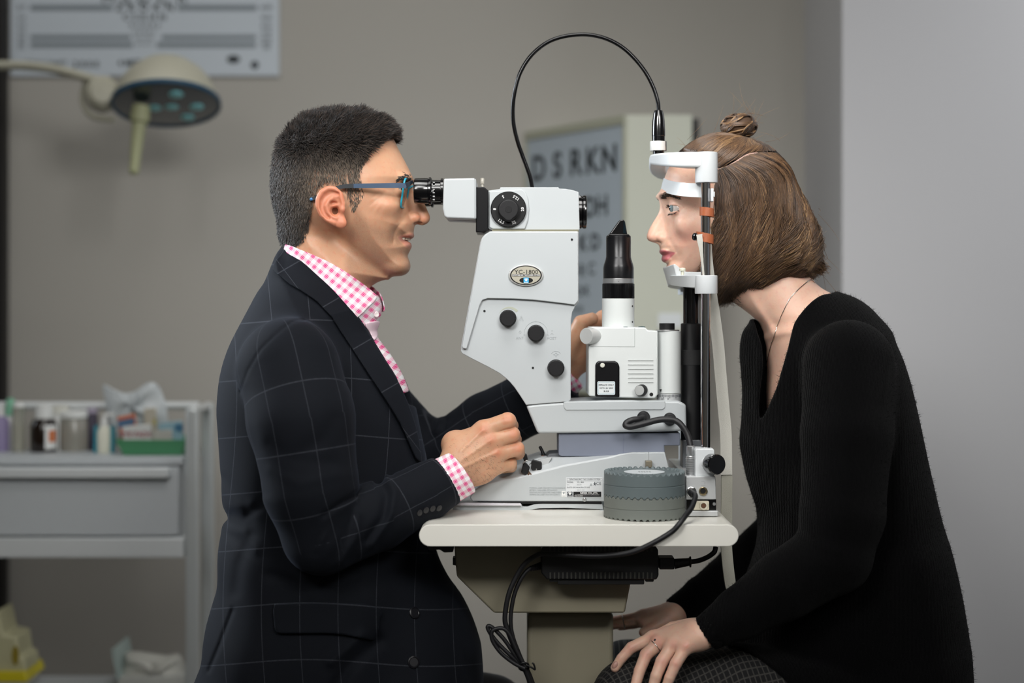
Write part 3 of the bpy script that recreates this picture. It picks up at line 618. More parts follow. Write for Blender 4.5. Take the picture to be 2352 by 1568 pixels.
for a in (188, 90, -8):
    t = math.radians(a); bm_prism(bm, [(1231 + 25 * math.cos(t) - .4, 765 - 25 * math.sin(t) - .6), (1231 + 29 * math.cos(t) - .4, 765 - 29 * math.sin(t) - .6), (1231 + 29 * math.cos(t) + .4, 765 - 29 * math.sin(t) + .6), (1231 + 25 * math.cos(t) + .4, 765 - 25 * math.sin(t) + .6)], yk, -83.5)
bm_prism(bm, arc(1277, 819, 12.6, 13.3, 145, 35, 16), yk, -83.5)
bm_prism(bm, arc(1277, 814, 2.6, 3.3, 0, 359, 20), yk, -83.5)
for a, b, c, d in ((1270.5, 813.7, 1274, 814.3), (1280, 813.7, 1283.5, 814.3), (1276.7, 816.8, 1277.3, 820.5), (1276.7, 808, 1277.3, 811)): bm_prism(bm, [(a, b), (c, b), (c, d), (a, d)], yk, -83.5)
def stroke(a, b, t=.7):
    d = Vector((b[0] - a[0], b[1] - a[1])); n = Vector((-d.y, d.x)).normalized() * t / 2
    return [(a[0] - n.x, a[1] - n.y), (b[0] - n.x, b[1] - n.y), (b[0] + n.x, b[1] + n.y), (a[0] + n.x, a[1] + n.y)]
for s_ in (((1192, 737), (1197, 725)), ((1202.5, 737), (1197.8, 725)), ((1194.8, 737), (1197.4, 728)), ((1199.6, 737), (1197.6, 728)), ((1191.5, 763), (1194.6, 759)), ((1197.8, 763), (1194.8, 759)), ((1264.5, 768), (1267.6, 764.6)), ((1271, 768), (1267.9, 764.6))): bm_prism(bm, stroke(*s_), yk, -83.5)
bm_prism(bm, ell_pts(1194.7, 764.6, 1.3, 1.3, 10), yk, -83.5); bm_prism(bm, ell_pts(1268, 759, 1.3, 1.3, 10), yk, -83.5)
obj('printed_marks', bm, INKG, mb)
text('lettering', 'ANT', 1194, 776.5, -84.3, 6.4, INKG, mb, thick=.2); text('lettering', 'POST', 1267.5, 776.8, -84.3, 6.4, INKG, mb, thick=.2)
# oval badge
BS = mat('badge_silver', '#bdb8a8', .35, metal=.35, noise=.04)
bd = prism('oval_badge', ell_pts(1208, 632, 40, 25, 64), -97, -92, mat('badge_rim', '#d3d3d0', .25, metal=.5, noise=0), mb, 1.5, 3)
prism('badge_ring', ell_pts(1208, 632, 36.4, 22.2, 64), -97.8, -97, HOLE, bd)
prism('badge_face', ell_pts(1208, 632, 33.6, 20.4, 64), -98.6, -97, BS, bd)
text('lettering', 'YC-1800', 1208.8, 624.8, -98.8, 10.2, HOLE, bd, thick=.2, sx=1.08, bold=.0)
prism('badge_band', rr(1176, 629.8, 1240, 634.2, .3), -99, -98.5, HOLE, bd)
text('lettering', 'OPHTHALMIC YAG LASER SYSTEM', 1208, 632, -99.1, 2.75, INKW, bd, thick=.1, bold=.08, sx=1.1)
prism('badge_oval', ell_pts(1208.5, 643.6, 15.6, 6.8, 40), -99, -98.5, HOLE, bd)
bl = prism('blue_emblem', rr(1202.5, 637.4, 1214.3, 650, .5), -99.8, -98.9, mat('emblem_blue', '#2aa5dc', .4, noise=0), bd)
bm = bmesh.new(); bm_prism(bm, ell_pts(1208.6, 642.8, 2.6, 2.6, 20), -100.2, -99.7)
bm_prism(bm, [(1208.6 + (a - 1309), 644 + (b - 1134.5)) for a, b in a_], -100.2, -99.7); bm_prism(bm, rr(1203.6, 647.2, 1213.2, 649, .3), -100.2, -99.7)
obj('emblem_print', bm, INKW, bl)
# upper microscope housing
up = prism('microscope_housing', [(1122, 437.5), (1148, 434), (1149, 430.5), (1283, 430.5), (1284, 433), (1299, 433.5), (1316, 436.5), (1329, 441), (1331.5, 526), (1330, 528), (1130, 528), (1122, 524)], -66, 66, WHITE, ls, 3, 3)
prism('dial_fairing', [(1124, 439), (1200, 434), (1207, 440), (1213, 456), (1215.5, 480), (1213, 505), (1206, 526), (1132, 526), (1124, 522)], -71, -66, WHITE, up, 2.5, 3)
prism('top_plate', [(1149, 429.8), (1283, 429.8), (1283, 433), (1149, 434)], -55, 55, WHITE, up, 1)
DD = mat('dial_black', '#0e0e10', .45, spec=.3, noise=0)
dl = lathe('magnification_dial', [(0, 0), (40.2, 0), (40.2, 7), (38.6, 8.6), (0, 8.6)], U(1168, 481, -71), (0, -1, 0), DD, up, 72)
bm = bmesh.new()
for k in range(72):
    pass
kp = [(1168 + (24.5 if not (60 < a < 120) else 24.5 + 3.5 * math.cos(math.radians((a - 90) * 3))) * math.cos(math.radians(a)), 481 + (24.5 if not (60 < a < 120) else 24.5 + 3.5 * math.cos(math.radians((a - 90) * 3))) * math.sin(math.radians(a))) for a in range(0, 360, 5)]
dk = prism('dial_grip', kp, -96, -79, KN, dl, 4, 4)
lathe('dial_centre', [(0, 0), (7.4, 0), (7.2, 1), (0, 1)], U(1168, 481, -96), (0, -1, 0), DD, dk, 24)
for s, a in (('5', 113), ('12.5', 57), ('20', 1), ('32', -68), ('12.5', -122), ('8', 178)):
    t = math.radians(a); text('lettering', s, 1168 + 32.3 * math.cos(t), 481 - 32.3 * math.sin(t), -79.9, 6.8, INKW, dl, rot=a + 90 if a != -122 and a != -68 else a + 90, thick=.2, bold=.15)
prism('index_dot', ell_pts(1128.2, 481.6, 1.7, 1.9, 12), -71.8, -71, INKW, up)
# black coupling and eyepieces
prism('coupling', [(1093.6, 429), (1111.5, 429), (1121.7, 437.5), (1121.7, 524.5), (1109.5, 533), (1093, 533)], -78, 78, SATIN, ls, 2, 3)
bm = bmesh.new(); bm_lathe(bm, [(4, 0), (3, 4), (2.4, 6), (4.4, 7), (4.6, 19), (4, 20), (0, 20)], U(1107.8, 429, -30), (0, 0, 1), 16)
obj('clear_lock_screw', bm, mat('clear_knob', '#c9c4b8', .15, trans=.5, noise=0), ls, 40)
for k, yy_ in enumerate((-52, 52)):
    y0e = yy_ - 36
    tp = [(1019, 410), (1088, 408.5), (1093.6, 411), (1094, 503), (1080, 502.5), (1026, 500.5), (1020, 496), (1016.5, 478)]
    et = prism('eyepiece_tube', tp, y0e, yy_ + 36, WHITE, ls, 6, 4, yp=-88)
    if k == 0: prism('tube_seam', [(1089.2, 409), (1090, 409), (1090.2, 502), (1089.4, 502)], y0e - .6, y0e + 2, INKG, et)
    o = U(951, 438.5, yy_) if k == 0 else w(uv(951, 0, -52)[0], yy_, uv(0, 438.5, -52)[1])
    ey = lathe('eyepiece', [(0, 2), (20, 1), (26, 0), (28.5, 2), (29, 8), (29, 31), (28, 33), (31, 34), (31.5, 38), (29, 40), (25, 41), (24.6, 60), (28.5, 61), (28.5, 66.5), (0, 67)], o, (1, 0, 0), GLOSSB, ls, 64, ang=30)
    if k == 0:
        bm = bmesh.new()
        for j, pyy in enumerate(range(418, 466, 8)): bm_prism(bm, [(994, pyy), (998.5, pyy), (998.5, pyy + 1.1), (994, pyy + 1.1)], yy_ - 25.2, yy_ - 12, yp=yy_ - 25)
        obj('dioptre_scale', bm, INKW, ey); text('lettering', '5', 993, 438.5, yy_ - 25.4, 5.5, INKW, ey, rot=-90, thick=.2)
lathe('objective_ring', [(38, -2), (38, 4), (36, 6), (38, 8), (38.4, 12), (37.5, 15), (34, 16), (0, 14)], U(1331, 487, -0.0), (1, 0, 0), GLOSSB, ls, 56)
prism('ring_tab', [(1329, 449), (1334, 450), (1334, 455), (1329, 455)], -30, -20, SILVER, up, 1)
# ------------------------------------------------------------------ slit illumination tower
T_ = prism('lamp_housing', [(1352, 790), (1354, 753), (1358, 751), (1483, 751.5), (1488, 758), (1511, 759.5), (1511, 906), (1504, 914.5), (1422, 912.8), (1353, 909.5), (1351.5, 905)], -70, 60, WHITE2, ls, 3, 3)
bm = bmesh.new()
bm_prism(bm, [(1354, 794.6), (1458, 795.4), (1458, 796.4), (1354, 795.6)], -70.5, -69.5); bm_prism(bm, [(1457.4, 753), (1458.3, 753), (1458.3, 796), (1457.4, 796)], -70.5, -69.5); bm_prism(bm, [(1510, 762), (1511.2, 762), (1511.2, 906), (1510, 906)], -70.6, -69.5)
obj('housing_seams', bm, mat('seam_shade', '#a5aaa8', .6, noise=0), T_)
bm = bmesh.new()
for k in range(6): bm_prism(bm, rr(1442.5, 826 + 10.1 * k, 1501, 828 + 10.1 * k, .9, 3), -71.5, -69.6)
obj('vent_slots', bm, mat('vent_shade', '#b9bdbc', .5, noise=0), T_, bevel=.5)
bp_ = prism('bulb_cover', [(1367, 911), (1367.5, 838), (1370, 831.5), (1376, 828.5), (1412, 828.5), (1420, 833), (1423, 842), (1423, 912.5)], -76, -68, SATIN, T_, 3, 3)
lathe('cover_screw', [(5.4, 0), (5.4, 3), (4.4, 4.5), (0, 4.8)], U(1383.6, 838.7, -76), (0, -1, 0), mat('screw_ivory', '#d2d2c6', .4), bp_, 20)
lb = prism('warning_label', rr(1372, 875.5, 1412.8, 906.5, 3), -77, -75.5, mat('label_white', '#d9dedf', .4, noise=0), bp_)
bm = bmesh.new()
o1 = rr(1373.6, 877, 1411.2, 905, 2.4); o2 = rr(1374.2, 877.6, 1410.6, 904.4, 2.2)
P1 = [U(a, b, -77.4) for a, b in o1]; P2 = [U(a, b, -77.4) for a, b in o2]
q1 = [bm.verts.new(p) for p in P1]; q2 = [bm.verts.new(p) for p in P2]
for i in range(len(q1)): bm.faces.new((q1[i], q1[(i + 1) % len(q1)], q2[(i + 1) % len(q1)], q2[i]))
obj('label_border', bm, mat('label_blue_line', '#5f9fb8', .5, noise=0), lb)
for k, s in enumerate(('REPLACE ONLY', 'WITH 6V 20W', 'BULB')): text('lettering', s, 1392.5, 884 + 7.2 * k, -77.3, 3.65, INK, lb, thick=.15, bold=.06)
kn2 = lathe('slit_knob', [(0, 0), (13, 0), (13, 4), (12, 16), (11.5, 18), (0, 18)], U(1475, 895.5, -72), (-.45, -1, 0), KN, T_, 36)
lathe('knob_cap', [(11.2, 0), (10.6, 1.5), (0, 1.8)], U(1475, 895.5, -72) + Vector((-.45, -1, 0)).normalized() * 18 * S, (-.45, -1, 0), mat('cap_silver', '#cdd0cf', .35, metal=.4), kn2, 36)
lathe('pin_hole', [(0, 0), (4.2, 0), (4.2, .8), (0, .8)], U(1496, 905.5, -70), (0, -1, 0), HOLE, T_, 20)
lathe('focus_knob', [(0, -8), (18.5, -8), (18.5, 26), (17.6, 28), (0, 28)], U(1363, 771, -62), (-.62, -.78, 0), mat('satin_aluminium', '#cfd1d0', .35, metal=.35, noise=.03, scale=250), T_, 48)
# cylinder with angle scale
yc_ = -35
cx0 = uv(1537, 0, yc_)[0]
def cyl(name, pxc, r, pa_, pb_, y, m, par, prof=None, segs=56):
    u = uv(pxc, 0, y)[0]; va = uv(0, pa_, y)[1]; vb = uv(0, pb_, y)[1]
    return lathe(name, prof or [(0, 0), (r, 0), (r, vb - va), (0, vb - va)], w(u, y, vb), (0, 0, 1), m, par, segs, bevel=.8)
cyl('rotating_cylinder', 1537, 26.4, 760, 902, yc_, WHITE2, T_)
rim = cyl('cylinder_rim', 1533, 27, 757, 760.5, yc_, SILVER, T_); cyl('top_knob', 1532, 17.6, 742, 757.5, yc_, KN, T_)
sr = cyl('scale_ring', 1536, 27.5, 903, 921, yc_, STEELW, T_)
bm = bmesh.new(); uo = uv(1536, 0, yc_)[0]
for k in range(-13, 14):
    a = math.radians(-90 + k * 6); lnk = 9 if k % 5 == 0 else 6
    p = w(uo + 27.6 * math.cos(a), yc_ + 27.6 * math.sin(a), uv(0, 904, yc_)[1]); q = w(uo + 27.6 * math.cos(a), yc_ + 27.6 * math.sin(a), uv(0, 904 + lnk, yc_)[1]); bm_tube(bm, [p, q], .55, 6)
obj('angle_ticks', bm, INK, sr)
text('lettering', '0', 1534.5, 916, yc_ - 27.8, 5, INK, sr, thick=.1); text('lettering', '30', 1521, 915.8, yc_ - 25.5, 5, INK, sr, thick=.1, yaw=-28); text('lettering', '30', 1550, 915.8, yc_ - 24.5, 5, INK, sr, thick=.1, yaw=30)
prism('index_arrow', [(1514.5, 893.5), (1520, 893.5), (1517.2, 900)], yc_ - 20, yc_ - 15, HOLE, T_, yp=yc_ - 18)
lathe('pin_hole', [(0, 0), (2.2, 0), (2.2, .8), (0, .8)], U(1560.5, 896, yc_ - 8), (.8, -.6, 0), HOLE, T_, 14)
# tower
yt = -12
cyl('tower_tube', 1419.8, 37, 685.5, 753, yt, WHITE2, T_)
bm = bmesh.new(); u_ = uv(1420.3, 0, yt)[0]; n_ = 240; va, vb = uv(0, 651, yt)[1], uv(0, 685.7, yt)[1]; rg = []
for r, v, f in ((0.1, vb, 0), (35, vb, 0), (36.8, vb - 1, 1), (36.8, va + 1, 1), (35, va, 0), (.1, va, 0)):
    rg.append([bm.verts.new(w(u_ + (r - f * (k % 4 < 2) * .8) * math.cos(2 * PI * k / n_), yt + (r - f * (k % 4 < 2) * .8) * math.sin(2 * PI * k / n_), v)) for k in range(n_)])
for a, b in zip(rg, rg[1:]):
    for k in range(n_): bm.faces.new((a[k], a[(k + 1) % n_], b[(k + 1) % n_], b[k]))
obj('knurled_ring', bm, GLOSSB, T_, 20)
cyl('silver_ring', 1420.3, 35.4, 639.5, 651, yt, SILVER, T_); text('lettering', 'H', 1420.5, 646, yt - 35.6, 3, INK, T_, thick=.1)
k_t = (D + yt) / D
lathe('lens_barrel', [(0, 0), (34.8, 0), (34.8, 25), (33.5, 32), (29.5, 44), (28.8, 48), (28.3, 49), (28.3, 92), (28, 97), (26.5, 98.5), (0, 99)], w(uv(1420.6, 0, yt)[0], yt, uv(0, 639.8, yt)[1]), (0, 0, 1), SATIN, T_, 64)
for px, py in ((1420.5, 630), (1452, 682), (1391, 702), (1452, 703), (1452, 739)):
    lathe('grub_screw', [(0, 0), (2.4, 0), (2.4, .8), (0, .8)], U(px, py, yt - (35 if px < 1440 and px > 1400 else 20)), (0 if 1400 < px < 1440 else (1 if px > 1440 else -1) * 1.5, -1, 0), HOLE, T_, 12)
prism('mirror_head', [(1400, 541.5), (1399.5, 537), (1404, 532), (1421.5, 507.5), (1425, 504.5), (1433.5, 504.8), (1436, 509), (1441, 537), (1441.5, 541.5)], yt - 20, yt + 20, GLOSSB, T_, 2, 3)
prism('mirror_face', [(1432.5, 508), (1434.5, 508), (1439.8, 537), (1431, 535)], yt - 21, yt - 19.5, mat('mirror_dark', '#1d2b33', .12, metal=.6), T_)
prism('head_collar', [(1396, 541), (1398, 537.5), (1444, 537.5), (1446.5, 541), (1446.5, 545), (1395, 545)], yt - 22, yt + 22, GLOSSB, T_, 1)
for px in (1434, 1474): lathe('thumb_pad', [(0, 0), (9, 0), (8, 2), (0, 3)], U(px, 751.8, -40), (0, 0, 1), mat('pad_teal', '#2e4a4c', .5), T_, 20)
# ------------------------------------------------------------------ key in its lock, second key hanging
ky = thing('key_set', 'two black-headed keys on a ring, one turned in the lock of the microscope base', 'keys', U(1231, 1090, -88))
lathe('lock_barrel', [(0, -4), (10, -2), (10, 2), (6, 4), (5, 14), (0, 15)], U(1232, 1088, -88), (0, -.25, 1), SILVER, ky, 24)
prism('key_head', [(1221, 1060), (1224, 1055), (1243, 1060), (1244.5, 1063), (1244.5, 1077), (1241, 1079.5), (1222, 1079.5), (1219.5, 1076)], -96, -88, BLACK, ky, 1.6, 3)
prism('hanging_key_head', [(1201, 1066), (1206, 1061), (1210, 1064), (1217, 1073), (1213, 1087), (1207, 1091), (1199, 1087), (1197, 1084)], -102, -96, BLACK, ky, 1.6, 3)
prism('hanging_key_blade', [(1208, 1080), (1212, 1078), (1221, 1088), (1221, 1091), (1216, 1089), (1214, 1092), (1210, 1087)], -100, -98, mat('key_brass', '#7d6555', .35, metal=.7), ky, .4)
tube('key_ring', [(1200, 1064, -99), (1208, 1058, -104), (1217, 1057, -100), (1222, 1060, -92), (1216, 1066, -88), (1206, 1068, -92), (1200, 1064, -99)], 1.2, SILVER, ky)
prism('key_tag', [(1199, 1043), (1202, 1041), (1210, 1043), (1213, 1058), (1204, 1062)], -92, -80, BLACK, ky, 2)
WHITEH = mat('white_headrest', '#dbdfe1', 0.36, noise=0.01, coat=0.15)
# ------------------------------------------------------------------ head rest
hr = thing('chin_rest', 'white head and chin rest on a chrome post with a curved black fixation lamp', 'chin rest', w(1600, -180, VT))
YP = -180
prism('base_plate', rr(1574, 1172.5, 1649.5, 1185.5, 2), YP - 40, 190, STEELW, hr, 2)
prism('black_block', [(1577, 1146), (1645, 1146), (1645, 1173.5), (1577, 1173.5)], YP - 34, 180, GLOSSB, hr, 1)
cbx = prism('connector_box', [(1576, 1094), (1643, 1093.5), (1645, 1146.5), (1576, 1147)], YP - 36, 185, STEELW, hr, 1.5)
prism('column_clamp', [(1597, 1034), (1600, 1030), (1638, 1030), (1641, 1034), (1641, 1094), (1597, 1094)], YP - 28, YP + 28, WHITEH, hr, 5, 4)
ax = Vector((.42, -1, 0))
lathe('clamp_boss', [(0, -30), (21, -30), (21, 0), (16, 8), (10, 14), (0, 14)], U(1626, 1062, YP - 18), ax, WHITEH, hr, 32)
hk = lathe('height_knob', [(0, 0), (20, 0), (21.5, 3), (21.8, 26), (20, 29), (0, 29.5)], U(1632, 1064, YP - 38), ax, GLOSSB, hr, 44)
lathe('socket', [(0, 0), (11, 0), (11, 3), (9, 4), (0, 4)], U(1588, 1129, YP - 36), (0, -1, 0), CHROME, cbx, 24)
lathe('socket', [(0, 0), (9.4, 0), (9.4, 4), (8, 5), (7, 5), (6.6, 2), (0, 2)], U(1614.8, 1127.3, YP - 36), (0, -1, 0), mat('brass_ring', '#b7a98a', .25, metal=.9), cbx, 24)
lathe('socket_core', [(0, 0), (5.6, 0), (5.6, 1), (0, 1)], U(1614.8, 1127.3, YP - 38.5), (0, -1, 0), HOLE, cbx, 16)
bm = bmesh.new(); yq = YP - 36.4
for s_ in (((1610, 1114), (1620, 1114)), ((1611, 1105), (1617, 1105)), ((1617, 1105), (1620, 1109)), ((1620, 1109), (1617, 1111))): bm_prism(bm, stroke(*s_, 1), yq, yq + 1)
obj('printed_mark', bm, INKG, cbx)
jk = prism('phono_socket', rr(1593, 1151, 1629, 1171, 2), YP - 44, YP - 33, mat('socket_ivory', '#cfc8b4', .45), hr, 1.5)
lathe('socket_ring', [(0, 0), (10, 0), (9, 2), (6, 2), (5.4, 0), (0, 0)], U(1616, 1160.8, YP - 44), (0, -1, 0), mat('socket_ivory', '#cfc8b4', .45), jk, 28)
lathe('socket_hole', [(0, 0), (5, 0), (5, .6), (0, .6)], U(1616, 1160.8, YP - 45), (0, -1, 0), mat('socket_hole_brown', '#5b3a24', .5), jk, 20)
lathe('block_screw', [(0, 0), (4, 0), (3, 2), (0, 2)], U(1640.5, 1157, YP - 34), (0, -1, 0), SILVER, hr, 16)
# metal connector
cn = lathe('cable_connector', [(0, 0), (10.5, 0), (10.5, 40), (8.5, 42), (9.5, 46), (9.5, 62), (7, 64), (0, 64)], w(uv(1586.5, 0, YP)[0], YP, uv(0, 1090, YP)[1]), (0, 0, 1), SILVER, hr, 32)
bm = bmesh.new()
for k in range(7):
    o = w(uv(1586.5, 0, YP)[0], YP, uv(0, 1086 - 5.2 * k, YP)[1]); bm_lathe(bm, [(10.4, 0), (11.3, .6), (11.3, 2.6), (10.4, 3.2)], o, (0, 0, 1), 28, False)
obj('connector_ribs', bm, SILVER, cn)
# posts
for ysgn in (1, -1):
    yp_ = YP * ysgn; up_ = uv(1620.5, 0, YP)[0]
    lathe('post', [(0, 0), (10.4, 0), (10.4, uv(0, 1031, YP)[1] - uv(0, 418, YP)[1]), (0, uv(0, 1031, YP)[1] - uv(0, 418, YP)[1])], w(up_, yp_, uv(0, 1031, YP)[1]), (0, 0, 1), CHROME, hr, 40)
    lathe('post_cap', [(0, 0), (24, 0), (24.5, 2), (24.5, 65), (22, 66.5), (0, 66.5)], w(uv(1622.5, 0, YP)[0], yp_, uv(0, 419.5, YP)[1]), (0, 0, 1), WHITEH, hr, 40)
    lathe('chin_collar', [(0, 0), (24, 0), (24.8, 1.5), (24.8, 39), (24, 40), (0, 40)], w(uv(1622, 0, YP)[0], yp_, uv(0, 674.5, YP)[1]), (0, 0, 1), WHITEH, hr, 40)
    if ysgn < 0: lathe('far_clamp', [(0, 0), (22, 0), (22, 150), (0, 150)], w(up_, yp_, VT - 6), (0, 0, 1), WHITEH, hr, 32)
# forehead bracket: wide bow from cap to cap with the lamp seat at the front
uc0 = uv(1623, 0, YP)[0]; uf = 1176 + (1524 - 1176) * 1.0
vtop = uv(0, 350, YP)[1]; vbot = uv(0, 386, YP)[1]
bm = bmesh.new(); N = 48; rows = []
for i in range(N + 1):
    a = -PI / 2 + PI * i / N
    sx = math.sin(a); cxx = math.cos(a)
    yy_ = (YP * -1) * sx
    # outer and inner bow
    ou = uc0 - (uc0 - (uf - 31)) * (abs(cxx) ** .62); iu = uc0 + 8 - (uc0 + 8 - (uf + 8)) * (abs(cxx) ** .5)
    yo = yy_ * (200 / 180.); yi = yy_ * (158 / 180.)
    t = abs(sx); vt_ = vtop - 12 + 0 * t + (1 - t) * 0; vt_ = (vtop) + (1 - t) * (-12); vb__ = vbot + (1 - t) * (-24)
    rows.append([bm.verts.new(w(x, y, v)) for x, y, v in ((ou, yo, vt_), (ou, yo, vb__), (iu, yi, vb__), (iu, yi, vt_))])
for a, b in zip(rows, rows[1:]):
    for k in range(4): bm.faces.new((a[k], a[(k + 1) % 4], b[(k + 1) % 4], b[k]))
bm.faces.new(rows[0]); bm.faces.new(rows[-1][::-1])
obj('forehead_bracket', bm, WHITEH, hr, 40, 5, 4)
# forehead band
cb_ = []; wds = []
for i in range(41):
    a = -PI / 2 + PI * i / 40; sx, cxx = math.sin(a), math.cos(a)
    cb_.append(w(uc0 - 4 - (uc0 - 4 - 1523) * (abs(cxx) ** .75), -YP * sx * .93, 440 + (abs(sx)) * 9 - (1 - abs(sx)) * 17)); 
ribbon('forehead_band', cb_, [31, 30, 29, 28.5, 29, 30, 31], 4, WHITEH, hr, (.25, 0, 1), 2)
prism('band_clip', rr(1633, 432, 1639.5, 463, 2), YP - 14, YP + 6, WHITEH, hr, 2)
prism('band_clip_stud', rr(1639, 440, 1642, 452, 1), YP - 18, YP - 4, WHITEH, hr, 1)
# chin cup bracket
bm = bmesh.new(); rows = []
for i in range(N + 1):
    a = -PI / 2 + PI * i / N; sx, cxx = math.sin(a), math.cos(a)
    ou = uc0 - (uc0 - 1533) * (abs(cxx) ** .7); iu = uc0 - (uc0 - 1600) * (abs(cxx) ** .6)
    yo = -YP * sx * 1.06; yi = -YP * sx * .86; t = abs(sx)
    vt_ = uv(0, 633, YP)[1] - 3 * (1 - t); vb__ = vt_ + 26 - 6 * (1 - t)
    rows.append([bm.verts.new(w(x, y, v)) for x, y, v in ((ou, yo, vt_), (ou + 4, yo * .97, vb__), (iu, yi, vb__ + 6), (iu, yi, vt_))])
for a, b in zip(rows, rows[1:]):
    for k in range(4): bm.faces.new((a[k], a[(k + 1) % 4], b[(k + 1) % 4], b[k]))
bm.faces.new(rows[0]); bm.faces.new(rows[-1][::-1])
obj('chin_bracket', bm, WHITEH, hr, 40, 3, 3)
bm = bmesh.new(); rows = []
prof_c = [(1523, 614.5), (1527, 613.5), (1546, 629), (1552, 631), (1600, 632), (1600, 646), (1560, 646), (1540, 655), (1535, 654)]
for y in np.linspace(-78, 78, 17):
    q = (abs(y) / 78) ** 2.2; rows.append([bm.verts.new(w(a + 16 * q, y, 700 + (b - 700) * 1.0 - (6 * q if b < 640 else 0))) for a, b in prof_c])
for a, b in zip(rows, rows[1:]):
    n = len(a)
    for k in range(n): bm.faces.new((a[k], a[(k + 1) % n], b[(k + 1) % n], b[k]))
bm.faces.new(rows[0]); bm.faces.new(rows[-1][::-1])
obj('chin_cup', bm, WHITEH, hr, 40, 2, 3)
IV = mat('ivory_peg', '#dcdccb', .4, noise=0)
lathe('paper_peg', [(0, 0), (3.6, 0), (3.6, 9), (7.5, 10), (7.5, 14), (5.5, 16.5), (0, 17)], U(1567.5, 632, -120), (0, 0, 1), IV, hr, 20)
lathe('under_peg', [(0, 0), (3.4, 0), (3.4, 10), (0, 10)], U(1566, 670, -60), (0, 0, 1), WHITEH, hr, 16)
# black lifting column
uk = 1587
for r, a, b, m, nm in ((18, 655, 745, GLOSSB, 'inner_tube'), (23.5, 742, 1010, BLACK, 'outer_sleeve')):
    lathe(nm, [(0, 0), (r, 0), (r, b - a - 2), (r - 2, b - a), (0, b - a)], w(uk, 0, b), (0, 0, 1), m, hr, 40)
lathe('grip_band', [(23.5, 0), (24.2, 1), (24.2, 34), (23.5, 35)], w(uk, 0, 838), (0, 0, 1), mat('grip_rubber', '#1c1c1d', .7, bump=.6, bscale=1500), hr, 40, cap=False)
prism('column_socket', rr(1565, 1008, 1606, 1094, 3), -28, 28, mat('socket_grey', '#55585b', .35, noise=0), hr, 2, yp=0)
prism('cross_plate', [(1552, 1094), (1640, 1094), (1640, 1160), (1552, 1160)], -30, 30, STEELW, hr, 1, yp=0)
# fixation lamp
fx = lathe('lamp_connector', [(0, 0), (13, 0), (13, 6), (18.6, 7), (18.6, 29), (14.6, 30), (14.6, 41), (15.4, 42), (15.4, 50), (14.4, 75), (12, 92), (9.5, 100), (0, 101)], w(uv(1512.5, 0, -8)[0], -8, uv(0, 354, -8)[1]), (0, 0, 1), GLOSSB, hr, 40)
lathe('connector_ring', [(18.7, 7.4), (19, 8), (19, 28.5), (18.7, 29)], w(uv(1512, 0, -8)[0], -8, uv(0, 354, -8)[1]), (0, 0, 1), mat('ring_white', '#d4d3cf', .35, noise=.01), fx, 40, cap=False)
gp = [(1222, 433, 10), (1222, 428, 10), (1216, 401, 9), (1200, 357, 8), (1188, 322, 6), (1179.5, 283, 4), (1178, 246, 2), (1182.5, 210, 0), (1194, 169, 0), (1217, 131, 0), (1249.5, 102, 0), (1284, 86.5, 0), (1326, 79.5, 0), (1362, 81, 0), (1399, 91.5, 0), (1432, 110.5, 0), (1461, 138, 0), (1484.5, 169, -4), (1502, 204, -6), (1511, 234, -8), (1513, 258, -8)]
P = [Vector(q) for q in cr([U(*p) for p in gp], 24)]
bm = bmesh.new(); rad = [4.9 if (i % 2) else 4.2 for i in range(len(P))]
# resample for even ribs
L_ = [0]
for a, b in zip(P, P[1:]): L_.append(L_[-1] + (b - a).length)
step = 1.5 * S; Q = []; j = 0; s_ = 0
while s_ < L_[-1]:
    while L_[j + 1] < s_: j += 1
    t = (s_ - L_[j]) / max(1e-9, L_[j + 1] - L_[j]); Q.append(P[j].lerp(P[j + 1], t)); s_ += step
bm_tube(bm, Q, [5.0 if (i % 2) else 4.3 for i in range(len(Q))], 12)
obj('gooseneck', bm, mat('gooseneck_black', '#0b0b0d', .22, metal=.4, noise=0), fx, 60)
# ------------------------------------------------------------------ strap with leather loops
wb = mat('webbing_white', '#cfcdc4', .85, bump=.5, bscale=1800, noise=.03, scale=400)
sp = thing('head_strap', 'white webbing strap with two tan leather loops hanging from the chin rest post', 'strap', U(1636, 560, -120))
pts = [U(1621, 525, -158), U(1625, 600, -156), U(1634, 676, -148), U(1641, 725, -130), U(1649, 790, -110), U(1655, 860, -95), U(1662, 940, -85), U(1667, 1000, -80), U(1668, 1090, -78)]
ribbon('webbing', pts, [22 + 4.5 * min(1, i / 30) for i in range(len(cr(pts, 8)))], 3, wb, sp, (1, 0.1, 0))
pts2 = [U(1669, 1085, -74), U(1668.5, 1200, -74), U(1668, 1250, -80), U(1672, 1300, -90), U(1677, 1338, -95), U(1681, 1354, -97)]
nn = len(cr(pts2, 8)); ribbon('webbing_tail', pts2, [25] * (nn - 4) + [23, 20, 15, 7], 5, mat('webbing_grey', '#b5b3a6', .85, bump=.5, bscale=1800), sp, (1, .1, 0))
pts3 = [U(1600, 556, -205), U(1601, 580, -202), U(1612, 615, -200), U(1618, 632, -198)]
nn = len(cr(pts3, 8)); ribbon('webbing_end', [U(1606, 538, -208), U(1608, 555, -208), U(1612, 590, -204), U(1616, 634, -198)], [14, 13, 12, 12, 12, 12, 12, 12, 12, 11, 10, 9, 9, 8, 7, 7, 6, 6, 5, 5, 5, 4, 4, 4, 3], 2, wb, sp, (1, 0, 0))
LE = mat('tan_leather', '#a95f3c', .42, noise=.12, scale=150, bump=.15, bscale=900)
